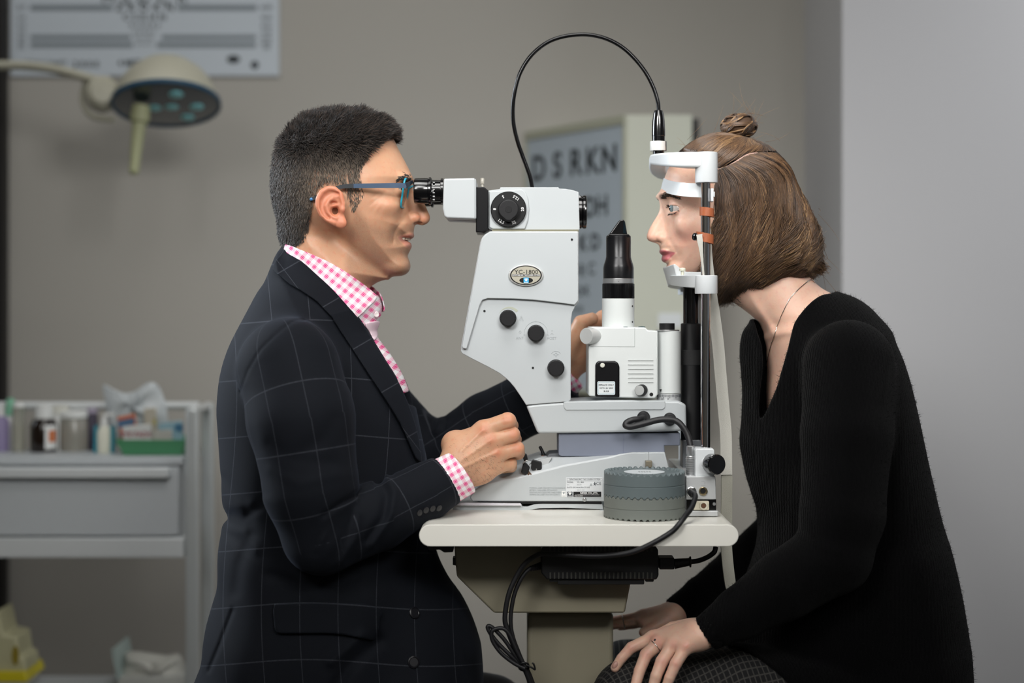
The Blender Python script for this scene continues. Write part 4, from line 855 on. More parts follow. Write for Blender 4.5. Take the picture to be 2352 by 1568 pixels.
def loop(px0, px1, py, h, tilt, y, ry, nm):
    uc = uv((px0 + px1) / 2, 0, y)[0]; rx = (uv(px1, 0, y)[0] - uv(px0, 0, y)[0]) / 2; v = uv(0, py, y)[1]
    P = [w(uc + rx * math.cos(t), y + ry * math.sin(t), v + tilt * math.cos(t)) for t in np.linspace(0, 2 * PI, 33)]
    return ribbon(nm, P, h, 2.4, LE, sp, (0, 0, 1), 1)
loop(1608, 1639, 487, 18.5, 2, YP, 17, 'leather_loop'); lp = loop(1600, 1638, 546, 19.5, 4, YP, 17, 'leather_loop')
lathe('snap_button', [(0, 0), (8.6, 0), (8, 3), (5, 4.5), (0, 5)], U(1597, 543.5, YP - 12), (-1, -.62, .1), GLOSSB, lp, 24)
# ------------------------------------------------------------------ organic surfaces from distance fields (units, v points down)
f32 = np.float32
def smin(a, b, k): h = np.maximum(k - np.abs(a - b), 0) / k; return np.minimum(a, b) - h * h * k * .25
def smax(a, b, k): return -smin(-a, -b, k)
def ell(x, y, v, c, r):
    k0 = np.sqrt(((x - c[0]) / r[0]) ** 2 + ((y - c[1]) / r[1]) ** 2 + ((v - c[2]) / r[2]) ** 2)
    k1 = np.sqrt(((x - c[0]) / r[0] ** 2) ** 2 + ((y - c[1]) / r[1] ** 2) ** 2 + ((v - c[2]) / r[2] ** 2) ** 2)
    return k0 * (k0 - 1) / np.maximum(k1, 1e-6)
def seg(x, y, v, a, b, ra, rb):
    ax, ay, av = b[0] - a[0], b[1] - a[1], b[2] - a[2]; L2 = ax * ax + ay * ay + av * av + 1e-9
    t = np.clip(((x - a[0]) * ax + (y - a[1]) * ay + (v - a[2]) * av) / L2, 0, 1)
    return np.sqrt((x - a[0] - ax * t) ** 2 + (y - a[1] - ay * t) ** 2 + (v - a[2] - av * t) ** 2) - (ra + (rb - ra) * t), t
def chain(x, y, v, pts, rad, k):
    d = None
    for i in range(len(pts) - 1):
        e, _ = seg(x, y, v, pts[i], pts[i + 1], rad[i], rad[i + 1]); d = e if d is None else smin(d, e, k)
    return d
class Prof:
    """signed distance to a closed outline (negative inside)"""
    def __init__(s, pts, n=5, res=2.0, pad=260, closed=True):
        P = np.array(cr(pts, n, True) if n > 1 else pts, float); s.res = res
        s.lo = P.min(0) - pad; hi = P.max(0) + pad; nx, ny = ((hi - s.lo) / res).astype(int) + 1
        X = s.lo[0] + np.arange(nx) * res; Y = s.lo[1] + np.arange(ny) * res; gx, gy = [a.astype(f32) for a in np.meshgrid(X, Y, indexing='ij')]
        best = np.full(gx.shape, 1e12, f32); ins = np.zeros(gx.shape, bool)
        for i in range(len(P)):
            a = P[i]; b = P[(i + 1) % len(P)]; e = b - a; L2 = e @ e + 1e-9
            t = np.clip(((gx - a[0]) * e[0] + (gy - a[1]) * e[1]) / L2, 0, 1)
            best = np.minimum(best, (gx - a[0] - e[0] * t) ** 2 + (gy - a[1] - e[1] * t) ** 2)
            if abs(e[1]) > 1e-9:
                c = ((a[1] > gy) != (b[1] > gy)) & (gx < e[0] * (gy - a[1]) / e[1] + a[0]); ins ^= c
        d = np.sqrt(best); s.g = np.where(ins, -d, d).astype(f32)
    def __call__(s, x, v):
        fx = np.clip((x - s.lo[0]) / s.res, 0, s.g.shape[0] - 1.001); fy = np.clip((v - s.lo[1]) / s.res, 0, s.g.shape[1] - 1.001)
        i = fx.astype(np.int32); j = fy.astype(np.int32); a = fx - i; b = fy - j; g = s.g
        return (g[i, j] * (1 - a) + g[i + 1, j] * a) * (1 - b) + (g[i, j + 1] * (1 - a) + g[i + 1, j + 1] * a) * b
def pxof(x, y, v): k = D / (D + y); return CX + (x - CX) * k, CY + (v - CY) * k
def puff(d2, y, W, R):
    q = np.maximum(d2 + R, 0); return np.sqrt(q * q + (y * R / W) ** 2) - R
class WMap:
    def __init__(s, pts, sig=60): s.p = pts; s.s = sig
    def __call__(s, x, v):
        n = 0; d = 1e-9
        for a, b, c in s.p:
            g = np.exp(-((x - a) ** 2 + (v - b) ** 2) / (2 * s.s ** 2)) + 1e-7; n = n + g * c; d = d + g
        return n / d
def line2(x, v, pts):
    d = None
    for (a, b), (c, e) in zip(pts, pts[1:]):
        ex, ev = c - a, e - b; t = np.clip(((x - a) * ex + (v - b) * ev) / (ex * ex + ev * ev + 1e-9), 0, 1)
        q = (x - a - ex * t) ** 2 + (v - b - ev * t) ** 2; d = q if d is None else np.minimum(d, q)
    return np.sqrt(d)
def gr(x, v, pts, wd): return np.exp(-(line2(x, v, pts) / wd) ** 2)
def surfnet(f, lo, hi, h, relax=1, thr=8.0):
    lo = np.array(lo, float); nb = np.ceil((np.array(hi) - lo) / (4 * h)).astype(int)
    cb = [lo[a] + (np.arange(nb[a]) * 4 + 1.5) * h for a in range(3)]
    Cx, Cy, Cv = [a.ravel().astype(f32) for a in np.meshgrid(*cb, indexing='ij')]
    fc = np.concatenate([f(Cx[i:i + 400000], Cy[i:i + 400000], Cv[i:i + 400000]) for i in range(0, len(Cx), 400000)]).astype(f32)
    act = np.flatnonzero(np.abs(fc) < thr * h)
    F = np.repeat(np.repeat(np.repeat(fc.reshape(nb), 4, 0), 4, 1), 4, 2)
    bi = np.stack(np.unravel_index(act, nb), 1) * 4
    off = np.stack(np.meshgrid(range(4), range(4), range(4), indexing='ij'), -1).reshape(-1, 3)
    for i in range(0, len(bi), 8000):
        I = (bi[i:i + 8000, None, :] + off[None]).reshape(-1, 3)
        F[I[:, 0], I[:, 1], I[:, 2]] = f(*[(lo[a] + I[:, a] * h).astype(f32) for a in range(3)])
    F[0] = F[-1] = 9; F[:, 0] = F[:, -1] = 9; F[:, :, 0] = F[:, :, -1] = 9
    s = (F < 0); c = np.zeros([n - 1 for n in s.shape], np.uint8); su = s.view(np.uint8)
    cn = [(i, j, k) for i in (0, 1) for j in (0, 1) for k in (0, 1)]
    sh = c.shape
    for i, j, k in cn: c += su[i:i + sh[0], j:j + sh[1], k:k + sh[2]]
    idx = np.argwhere((c > 0) & (c < 8)); del c
    val = {q: F[idx[:, 0] + q[0], idx[:, 1] + q[1], idx[:, 2] + q[2]] for q in cn}
    acc = np.zeros((len(idx), 3)); cnt = np.zeros(len(idx))
    for a in cn:
        for ax in range(3):
            if a[ax]: continue
            b = list(a); b[ax] = 1; b = tuple(b); m = (val[a] < 0) != (val[b] < 0)
            t = val[a] / np.where(m, val[a] - val[b], 1)
            p = np.tile(np.array(a, float), (len(idx), 1)); p[:, ax] = t; acc[m] += p[m]; cnt[m] += 1
    V = lo + (idx + acc / cnt[:, None]) * h
    vi = np.full(sh, -1, np.int32); vi[idx[:, 0], idx[:, 1], idx[:, 2]] = np.arange(len(idx))
    Q = []
    for ax in range(3):
        o1, o2 = [(1, 2), (2, 0), (0, 1)][ax]
        A = [slice(None)] * 3; B = [slice(None)] * 3; A[ax] = slice(0, -1); B[ax] = slice(1, None)
        e = np.argwhere(s[tuple(A)] != s[tuple(B)]); e = e[(e[:, o1] > 0) & (e[:, o2] > 0) & (e[:, o1] < sh[o1]) & (e[:, o2] < sh[o2])]
        sg = s[e[:, 0], e[:, 1], e[:, 2]]
        def g(d1, d2): z = e.copy(); z[:, o1] -= d1; z[:, o2] -= d2; return vi[z[:, 0], z[:, 1], z[:, 2]]
        q = np.stack([g(1, 1), g(0, 1), g(0, 0), g(1, 0)], 1); q[sg] = q[sg][:, ::-1]; Q.append(q)
    Q = np.concatenate(Q); Q = Q[(Q >= 0).all(1)]
    for _ in range(relax):
        A = np.zeros_like(V); n = np.zeros(len(V))
        for i in range(4):
            np.add.at(A, Q[:, i], V[Q[:, (i + 1) % 4]]); np.add.at(n, Q[:, i], 1)
        V = V * .5 + .5 * A / np.maximum(n, 1)[:, None]
    return V, Q
def grad(f, V, e=1.0):
    V = V.astype(f32); x, y, v = V[:, 0], V[:, 1], V[:, 2]
    G = np.stack([f(x + e, y, v) - f(x - e, y, v), f(x, y + e, v) - f(x, y - e, v), f(x, y, v + e) - f(x, y, v - e)], 1)
    return G / np.maximum(np.linalg.norm(G, axis=1, keepdims=True), 1e-6)
def np_mesh(name, V, Q, m, parent=None, attrs=None, flip=False, shade=True, mi=None):
    W_ = np.stack([(V[:, 0] - CX) * S, V[:, 1] * S, ZC + (CY - V[:, 2]) * S], 1)
    me = bpy.data.meshes.new(name); nq, w_ = Q.shape
    if not flip: Q = Q[:, ::-1]
    me.vertices.add(len(W_)); me.vertices.foreach_set('co', W_.astype(f32).ravel())
    me.loops.add(nq * w_); me.loops.foreach_set('vertex_index', Q.astype(np.int32).ravel())
    me.polygons.add(nq); me.polygons.foreach_set('loop_start', np.arange(0, nq * w_, w_, dtype=np.int32))
    if mi is not None: me.polygons.foreach_set('material_index', mi.astype(np.int32))
    me.update(calc_edges=True); me.validate()
    if shade: me.polygons.foreach_set('use_smooth', np.ones(len(me.polygons), bool))
    for k, a in (attrs or {}).items():
        at = me.attributes.new(k, 'FLOAT', 'POINT'); at.data.foreach_set('value', np.asarray(a, f32))
    for x in (m if isinstance(m, (list, tuple)) else [m]): me.materials.append(x)
    o = bpy.data.objects.new(name, me); link(o, parent); return o
def merge(parts):
    Vs, Qs, n = [], [], 0
    for V, Q in parts: Vs.append(V); Qs.append(Q + n); n += len(V)
    return np.concatenate(Vs), np.concatenate(Qs)
def trace(f, px, py, y0=-420, steps=90):
    """depth of the first surface met by the sight line through each image point"""
    px = np.asarray(px, float); py = np.asarray(py, float); y = np.full(px.shape, float(y0))
    for _ in range(steps):
        k = (D + y) / D; y = y + np.clip(f((CX + (px - CX) * k).astype(f32), y.astype(f32), (CY + (py - CY) * k).astype(f32)), -20, 20) * .7
    k = (D + y) / D; return np.stack([CX + (px - CX) * k, y, CY + (py - CY) * k], 1)
def strands(name, paths, rad, m, parent=None, attrs=None, taper=.25):
    """paths (n, s, 3) in units -> thin three-sided hairs in one mesh"""
    n, s, _ = paths.shape
    T = np.gradient(paths, axis=1); T /= np.maximum(np.linalg.norm(T, axis=2, keepdims=True), 1e-6)
    ref = np.array([0.13, .97, .21]); A = np.cross(T, ref); A /= np.maximum(np.linalg.norm(A, axis=2, keepdims=True), 1e-6); B = np.cross(T, A)
    t = np.linspace(0, 1, s); r = (np.asarray(rad).reshape(-1, 1) * np.interp(t, [0, .6, 1], [1, .85, taper])[None])[..., None]
    V = np.stack([paths + (A * math.cos(a) + B * math.sin(a)) * r for a in (0, 2.094, 4.189)], 2).reshape(-1, 3)
    base = (np.arange(n)[:, None, None] * s + np.arange(s - 1)[None, :, None]) * 3; k = np.arange(3)[None, None]
    Q = np.stack([base + k, base + (k + 1) % 3, base + 3 + (k + 1) % 3, base + 3 + k], -1).reshape(-1, 4)
    at = {kk: np.repeat(a, s * 3) for kk, a in (attrs or {}).items()}
    at['along'] = np.tile(np.repeat(t, 3), n)
    return np_mesh(name, V, Q, m, parent, at, flip=True)
def nodes(m): return m.node_tree.nodes, m.node_tree.links.new, m.node_tree.nodes['Principled BSDF']
def attr(N, name): a = N.new('ShaderNodeAttribute'); a.attribute_name = name; return a.outputs['Fac']
def mixc(N, L, fac, a, b, mode='MIX'):
    x = N.new('ShaderNodeMix'); x.data_type = 'RGBA'; x.blend_type = mode
    for s_, q in ((0, fac), (6, a), (7, b)):
        if isinstance(q, (int, float)): x.inputs[s_].default_value = q
        elif isinstance(q, tuple): x.inputs[s_].default_value = (*q, 1)
        else: L(q, x.inputs[s_])
    return x.outputs[2]
def mth(N, L, op, a, b=None, c=None):
    x = N.new('ShaderNodeMath'); x.operation = op
    for i, q in enumerate((a, b, c)):
        if q is None: continue
        if isinstance(q, (int, float)): x.inputs[i].default_value = q
        else: L(q, x.inputs[i])
    return x.outputs[0]
def noise(N, L, scale, det=3, vec=None):
    n = N.new('ShaderNodeTexNoise'); n.inputs['Scale'].default_value = scale; n.inputs['Detail'].default_value = det
    t = N.new('ShaderNodeTexCoord'); L(vec or t.outputs['Object'], n.inputs['Vector']); return n.outputs['Fac']
def skin_mat(name, base, red, lip, stub=None, stubc='#3b332d', brow='#2d2019', rough=.42, stubs=.5, spec=.4):
    m = bpy.data.materials.new(name); m.use_nodes = True; N, L, b = nodes(m)
    c = mixc(N, L, noise(N, L, 45, 4), lin(base), tuple(x * .86 for x in lin(base)))
    f = mth(N, L, 'MULTIPLY', mth(N, L, 'SUBTRACT', noise(N, L, 170, 3), .52), 1.6); f.node.use_clamp = True
    c = mixc(N, L, f, c, lin(red))
    c = mixc(N, L, attr(N, 'red'), c, lin(red))
    if stub:
        n = mth(N, L, 'ADD', mth(N, L, 'MULTIPLY', noise(N, L, 1500, 1), 1.1), .15); n2 = mth(N, L, 'MULTIPLY', mth(N, L, 'MULTIPLY', attr(N, 'stub'), n), stubs); n2.node.use_clamp = True
        c = mixc(N, L, n2, c, lin(stubc))
    c = mixc(N, L, attr(N, 'lip'), c, lin(lip)); c = mixc(N, L, attr(N, 'brow'), c, lin(brow)); c = mixc(N, L, attr(N, 'dark'), c, lin('#3a2018'))
    L(c, b.inputs['Base Color']); b.inputs['Roughness'].default_value = rough; b.inputs['Specular IOR Level'].default_value = spec
    b.inputs['Subsurface Weight'].default_value = .35; b.inputs['Subsurface Scale'].default_value = .004; b.inputs['Subsurface Radius'].default_value = (1, .4, .25)
    bp = N.new('ShaderNodeBump'); bp.inputs['Strength'].default_value = .22; bp.inputs['Distance'].default_value = .0006
    L(mth(N, L, 'ADD', noise(N, L, 900, 3), noise(N, L, 260, 3)), bp.inputs['Height']); L(bp.outputs['Normal'], b.inputs['Normal'])
    return m
def hair_mat(name, dark, mid, light, gray='#8d857b', rough=.38):
    m = bpy.data.materials.new(name); m.use_nodes = True; N, L, b = nodes(m)
    r = N.new('ShaderNodeValToRGB'); e = r.color_ramp.elements; e[0].color = (*lin(dark), 1); e[1].color = (*lin(light), 1); e[1].position = .97
    z = e.new(.55); z.color = (*lin(mid), 1); L(attr(N, 'tone'), r.inputs[0])
    c = mixc(N, L, attr(N, 'gray'), r.outputs[0], lin(gray)); L(c, b.inputs['Base Color']); b.inputs['Roughness'].default_value = rough
    b.inputs['Specular IOR Level'].default_value = .55; b.inputs['Sheen Weight'].default_value = .1
    return m
# ------------------------------------------------------------------ the man: head, neck
MAN_FACE = [(903, 318), (914, 340), (926, 363), (937, 384), (944.5, 401), (947, 411), (944, 424), (940, 438), (938, 456), (942, 478), (948, 500), (952, 514), (951, 526), (949.8, 533.7), (950.4, 541), (947, 547), (934, 551.5), (942.5, 557.5), (944.4, 566), (942.7, 573.5), (937.5, 584), (936.8, 590), (940.6, 601), (941.2, 612), (937.5, 622.5), (929, 630), (915, 633), (893, 631), (862, 622), (825, 605), (790, 578), (765, 563), (720, 566), (685, 562), (655, 535), (640, 495), (629, 445), (628, 400), (638, 355), (662, 316), (700, 288), (750, 273), (805, 270), (850, 279), (882, 296)]
PH = Prof(MAN_FACE, 4); PNOSE = Prof([(938, 412), (946, 421), (947.5, 434), (957, 447), (968, 459), (976, 470), (982, 483), (987, 495), (987.4, 504), (982.5, 512), (972, 517), (963, 516), (954, 514), (940, 514), (932, 500), (930, 470), (930, 440)], 4)
WH = WMap([(900, 340, 96), (930, 400, 104), (900, 440, 118), (930, 520, 96), (940, 560, 82), (925, 610, 74), (890, 520, 112), (860, 600, 100), (800, 570, 112), (780, 480, 128), (700, 400, 134), (700, 330, 124), (800, 300, 108), (660, 480, 118), (680, 550, 100), (770, 380, 134), (850, 380, 124)], 45)
NK = Prof([(880, 632), (888, 638), (871, 646), (856, 655), (847, 664), (842, 690), (836, 725), (760, 860), (600, 760), (640, 640), (652, 570), (648, 520), (700, 470), (800, 540)], 4)
WN = WMap([(780, 620, 88), (690, 560, 92), (760, 700, 96), (650, 640, 104), (740, 800, 150)], 60)
EARP = Prof([(760, 429), (745, 432), (733, 443), (727, 458), (727, 474), (734, 493), (745, 505), (757, 513), (770, 520), (781, 524), (791, 522), (796, 514), (794, 503), (790, 490), (788, 470), (786, 450), (776, 436)], 4)
def man_ear(x, y, v):
    px, pv = x, v                              # ear drawn at its own depth
    k = D / (D - 138.0); ex = CX + (x - CX) * k; ev = CY + (v - CY) * k
    ya = -np.abs(y)
    d2 = EARP(ex, ev)
    yc = -134 - (800 - ex) * .20                # flares outwards to the back
    sh = smax(d2, np.abs(ya - yc) - 5.5, 5)
    # concha and scapha hollows
    hel = line2(ex, ev, [(789, 468), (783, 446), (770, 434), (755, 433), (741, 442), (733, 458), (733, 475), (741, 493), (755, 506), (768, 512)])
    rim = np.sqrt(hel ** 2 + (ya - yc + 5) ** 2) - 5.6
    sh = smin(sh, rim, 4)
    sca = line2(ex, ev, [(776, 446), (762, 444), (751, 450), (742, 462), (741, 478), (747, 492), (756, 500)]); sh = smax(sh, -(np.sqrt(sca ** 2 + (ya - yc + 8) ** 2) - 4.4), 3)
    anti = line2(ex, ev, [(764, 456), (757, 462), (751, 474), (755, 488), (764, 498), (774, 502)])
    sh = smin(sh, np.sqrt(anti ** 2 + (ya - yc + 5) ** 2) - 4.2, 4); sh = smin(sh, np.sqrt(line2(ex, ev, [(757, 462), (768, 452), (776, 452)]) ** 2 + (ya - yc + 3) ** 2) - 3.4, 4)
    con = ell(ex, ya, ev, (771, -147, 484), (11, 13, 12.5)); sh = smax(sh, -con, 4)
    con2 = ell(ex, ya, ev, (768, -146, 467), (9, 9, 5)); sh = smax(sh, -con2, 3)
    sh = smin(sh, np.sqrt((ex - 787) ** 2 * .8 + (ev - 480) ** 2 * .5 + (ya + 142) ** 2) - 6.5, 5)   # tragus
    sh = smin(sh, ell(ex, ya, ev, (784, -140, 512), (11, 7, 10)), 6)
    sh = smin(sh, np.sqrt(line2(ex, ev, [(790, 468), (776, 470), (768, 472)]) ** 2 + (ya + 139) ** 2) - 3.4, 4)
    return sh
def man_face(x, y, v):
    d2 = PH(x, v); ya = -np.abs(y)
    f = puff(d2, y, WH(x, v), 100)
    f = smin(f, ell(x, ya, v, (928, -38, 412), (19, 34, 10)), 14)                     # brow
    f = smin(f, ell(x, ya, v, (893, -78, 478), (30, 26, 20)), 22)                     # cheekbone
    f = smin(f, ell(x, ya, v, (912, -30, 612), (26, 30, 18)), 16)
    f = smax(f, -ell(x, ya, v, (938, -56, 440), (24, 30, 15)), 14)                    # eye socket
    f = smin(f, np.sqrt((x - 908) ** 2 + (ya + 52) ** 2 + (v - 439) ** 2) - 22.5, 5)    # lids
    f = smax(f, -ell(x, ya, v, (929, -52, 438.5), (15, 20, 2.6)), 2)
    nz = puff(PNOSE(x, v), y, 9.5 + np.clip((v - 430) / 80, 0, 1) * 9, 15)
    f = smin(f, nz, 9)
    f = smin(f, ell(x, ya, v, (951, -20, 501), (15, 10.5, 11.5)), 6)
    f = smax(f, -ell(x, ya, v, (962, -11, 514), (9.5, 5.5, 5)), 3)
    # mouth
    f = smin(f, ell(x, ya, v, (936, -14, 541), (13, 28, 6)), 6); f = smin(f, ell(x, ya, v, (932, -12, 564), (12, 26, 7)), 6)
    ml, _ = seg(x, ya, v, (958, 0, 552), (914, -47, 544.5), 4.4, 1.2); f = smax(f, -ml, 2)
    n = (y < 0)
    f = f + 2.2 * gr(x, v, [(938, 489), (929, 508), (918, 524), (909, 541), (906, 558)], 7) + 1.3 * gr(x, v, [(921, 520), (912, 533), (908, 546), (908, 560)], 2.4)
    f = f - 1.4 * gr(x, v, [(912, 500), (901, 520), (897, 545)], 9)
    for p in ([(897, 441), (880, 438), (862, 444)], [(893, 448), (878, 452), (866, 460)], [(888, 456), (874, 466), (860, 478)], [(882, 466), (870, 482), (862, 496)], [(893, 472), (884, 486), (876, 498)]): f = f + .55 * gr(x, v, p, 3.4)
    f = f + .9 * gr(x, v, [(928, 452), (914, 458), (902, 454)], 3)
    return f
def man_head(x, y, v):
    f = man_face(x, y, v)
    nk = puff(NK(x, v), y, WN(x, v), 88)
    nk = nk - 3 * gr(x, v, [(735, 570), (790, 630), (830, 680)], 14) + 1.0 * gr(x, v, [(700, 590), (730, 622), (755, 640)], 7)
    f = smin(f, nk, 26)
    return smin(f, man_ear(x, y, v), 3)
MSKIN = skin_mat('skin_man', '#d4a484', '#cf7f62', '#b5736a', stub=True, stubs=.52)
mV, mQ = surfnet(man_head, (600, -175, 255), (1000, 176, 790), 2.0, 1)
def sst(x, a, b): t = np.clip((x - a) / (b - a), 0, 1); return t * t * (3 - 2 * t)
HL = Prof([(903, 312), (880, 322), (862, 333), (846, 352), (834, 372), (828, 392), (826, 412), (832, 424), (818, 432), (812, 452), (806, 474), (798, 452), (790, 430), (765, 421), (738, 430), (722, 452), (716, 480), (712, 515), (700, 545), (690, 560), (640, 575), (580, 540), (560, 300), (700, 200), (930, 250)], 3, 2, 40)
def man_attrs(V):
    x, y, v = V.T; px, py = pxof(x, -np.abs(y), v)
    beard = Prof([(812, 440), (830, 470), (850, 500), (880, 515), (905, 505), (925, 512), (945, 515), (960, 530), (960, 640), (870, 668), (790, 640), (790, 560), (800, 500)], 3, 3, 30)(px, py)
    lipd = Prof([(912, 544), (930, 538), (951, 534), (956, 545), (956, 568), (940, 572), (925, 560)], 2, 2, 30)(px, py)
    ear = man_ear(x.astype(f32), y.astype(f32), v.astype(f32))
    red = .75 * sst(-np.abs(ear), -4, -1) * (EARP(px, py) < 4) * (np.abs(y) > 118) + .45 * np.exp(-((x - 965) / 25) ** 2 - ((v - 500) / 16) ** 2) + .18 * np.exp(-((x - 890) / 40) ** 2 - ((v - 480) / 30) ** 2)
    hair = sst(-HL(px, py), -6, 8)
    return dict(stub=.85 * sst(-beard, 0, 22) * (1 - sst(-lipd, -3, 2)), lip=.7 * sst(-lipd, -2, 4) * (np.abs(y) < 52), red=np.clip(red, 0, 1), brow=hair * (.9 - .75 * np.exp(-((px - 775) / 62) ** 2 - ((py - 425) / 42) ** 2) - .5 * np.exp(-((px - 705) / 40) ** 2 - ((py - 520) / 60) ** 2)), dark=0 * x)
man = thing('person', 'man in dark windowpane check blazer and pink gingham shirt looking into the eyepieces', 'person', w(760, 0, 1800))
# ------------------------------------------------------------------ man: hands and forearms
def u3(px, py, y): a, b = uv(px, py, y); return (a, y, b)
def digits(x, y, v, ds, k=7):
    f = None
    for pts, rad in ds:
        d = chain(x, y, v, pts, rad, 3); f = d if f is None else smin(f, d, k * .35)
    return f
RH_m = [([u3(1046, 1040, -152), u3(1110, 988, -146)], [27, 22]), ([u3(1050, 1058, -158), u3(1127, 1012, -152)], [29, 21.5]), ([u3(1054, 1078, -156), u3(1140, 1040, -148)], [29, 21]), ([u3(1060, 1090, -148), u3(1140, 1068, -138)], [31, 20])]
RH_f = [([u3(1110, 988, -146), u3(1166, 966.5, -152), u3(1174, 977, -112), u3(1152, 992, -88)], [20.5, 19, 16, 13.5]),
        ([u3(1127, 1012, -152), u3(1176, 998, -150), u3(1182, 1009, -110), u3(1160, 1020, -86)], [20, 18, 15.5, 13]),
        ([u3(1140, 1040, -148), u3(1187, 1030, -142), u3(1190, 1040, -104), u3(1168, 1048, -84)], [19, 17, 15, 12.5]),
        ([u3(1140, 1068, -138), u3(1172, 1064, -126), u3(1174, 1071, -96), u3(1156, 1076, -82)], [17.5, 15, 13, 11]),
        ([u3(1040, 1020, -125), u3(1085, 1000, -92), u3(1125, 1004, -72), u3(1150, 1010, -60)], [25, 19, 16, 12])]
def rhand(x, y, v):
    m = None
    for pts, rad in RH_m:
        d = chain(x, y, v, pts, rad, 3); m = d if m is None else smin(m, d, 16)
    m = smin(m, ell(x, y, v, u3(1093, 1086, -142), (40, 26, 26)), 18)
    m = smin(m, ell(x, y, v, u3(1048, 1015, -135), (27, 26, 26)), 20)
    w_ = chain(x, y, v, [u3(930, 1150, -230), u3(1005, 1110, -195), u3(1055, 1068, -160)], [46, 40, 38], 6)
    m = smin(m, w_, 20)
    f = None
    for i, (pts, rad) in enumerate(RH_f):
        d = chain(x, y, v, pts, rad, 2); d = smin(d, m, 9 if i < 4 else 14)
        f = d if f is None else np.minimum(f, d)
    px, py = pxof(x, y, v)
    for (a, b), r in zip(((1110, 986), (1128, 1010), (1143, 1039), (1146, 1066)), (15, 15, 14, 12)): f = f - 1.6 * np.exp(-((px - a) ** 2 + (py - b) ** 2) / r ** 2)
    for p in ([(1058, 1036), (1108, 988)], [(1062, 1055), (1126, 1012)], [(1066, 1072), (1140, 1040)]): f = f - 1.9 * gr(px, py, p, 4.5)
    for p in ([(1150, 989), (1166, 986), (1178, 982)], [(1166, 1023), (1180, 1018), (1190, 1012)], [(1160, 1058), (1180, 1054), (1194, 1047)]): f = f + 1.2 * gr(px, py, p, 3)
    for a, b in ((1166, 962), (1178, 996), (1189, 1029)):
        for q in (-4, 0, 4): f = f + .9 * gr(px, py, [(a + q - 2, b - 12), (a + q + 1, b + 2)], 1.5)
    return f
LF = [([u3(1340, 770, 140), u3(1385, 730, 138), u3(1420, 738, 110)], [21, 19, 16]), ([u3(1345, 790, 142), u3(1392, 765, 140), u3(1425, 770, 112)], [21, 19, 16]), ([u3(1340, 815, 142), u3(1385, 800, 140), u3(1415, 803, 112)], [20, 18, 15]), ([u3(1330, 838, 142), u3(1365, 832, 138), u3(1392, 832, 115)], [18, 16, 14]), ([u3(1300, 815, 110), u3(1335, 742, 100), u3(1360, 732, 92)], [24, 19, 15])]
def lhand(x, y, v):
    m = chain(x, y, v, [u3(1200, 930, 185), u3(1285, 872, 150), u3(1318, 820, 140), u3(1342, 785, 138)], [46, 36, 38, 34], 8)
    f = None
    for pts, rad in LF:
        d = smin(chain(x, y, v, pts, rad, 2), m, 12); f = d if f is None else np.minimum(f, d)
    return f
rV, rQ = surfnet(rhand, (880, -300, 930), (1230, -20, 1200), 1.9, 1)
lV, lQ = surfnet(lhand, (1180, 60, 700), (1470, 240, 980), 3, 1)
def zeros(n): return np.zeros(n)
ra = dict(stub=.0 * rV[:, 0], lip=0 * rV[:, 0], brow=0 * rV[:, 0], dark=0 * rV[:, 0])
rpx, rpy = pxof(*rV.T); ra['red'] = np.clip(sum(.55 * np.exp(-((rpx - a) ** 2 + (rpy - b) ** 2) / 170) for a, b in ((1110, 986), (1128, 1010), (1143, 1039), (1168, 962), (1180, 996), (1190, 1029))), 0, .8)
ra['stub'] = .28 * sst(-line2(rpx, rpy, [(1040, 1060), (1090, 1090)]), -60, 0)
la = {k: 0 * lV[:, 0] for k in ra}
ha = man_attrs(mV)
bV, bQ = merge([(mV, mQ), (rV, rQ), (lV, lQ)])
np_mesh('body', bV, bQ, MSKIN, man, {k: np.concatenate([ha[k], ra[k], la[k]]) for k in ha})
# eyes and teeth
def eye_mat(name, iris):
    m = bpy.data.materials.new(name); m.use_nodes = True; N, L, b = nodes(m)
    r = N.new('ShaderNodeValToRGB'); r.color_ramp.interpolation = 'LINEAR'; e = r.color_ramp.elements
    e[0].color = (*lin('#050505'), 1); e[0].position = .0; e[1].color = (*lin('#d9d0ca'), 1); e[1].position = .34
    for p, c in ((.135, '#060606'), (.15, iris), (.27, iris), (.30, '#20201e'), (.33, '#cfc7c0')): z = e.new(p); z.color = (*lin(c), 1)
    L(attr(N, 'gaze'), r.inputs[0]); L(r.outputs[0], b.inputs['Base Color']); b.inputs['Roughness'].default_value = .08; b.inputs['Coat Weight'].default_value = .6
    return m
def eyeball(c, r, gaze, m, parent):
    bm = bmesh.new(); bmesh.ops.create_uvsphere(bm, u_segments=48, v_segments=32, radius=1)
    V = np.array([v.co[:] for v in bm.verts]); Q = [[q.index for q in p.verts] for p in bm.faces]; bm.free()
    g = np.array(gaze, float); g /= np.linalg.norm(g); d = V @ g; ang = np.arccos(np.clip(d, -1, 1)) / PI * 2
    P = V * r + g * np.where(d > .9, (d - .9) * 26, 0)[:, None] * r * .07 + np.array(c)
    me = bpy.data.meshes.new('eye'); me.from_pydata([tuple(w(*p)) for p in P], [], Q); me.materials.append(m); smooth(me, 180)
    at = me.attributes.new('gaze', 'FLOAT', 'POINT'); at.data.foreach_set('value', ang.astype(f32))
    return link(bpy.data.objects.new('eye', me), parent)
EM = eye_mat('eye_man', '#5a4a36')
for s_ in (-1, 1): eyeball((908, s_ * 52, 439), 20.3, (1, s_ * .1, 0), EM, man)
bm = bmesh.new()
for i in range(12):
    a = math.radians(-75 + i * 150 / 11); cx_ = 902 + 37 * math.cos(a); cy_ = 38 * math.sin(a)
    bm_lathe(bm, [(0, 0), (5.2, 0), (5.4, 6), (4.2, 10), (0, 10.5)], w(cx_, cy_, 541.5), (0, 0, -1), 10)
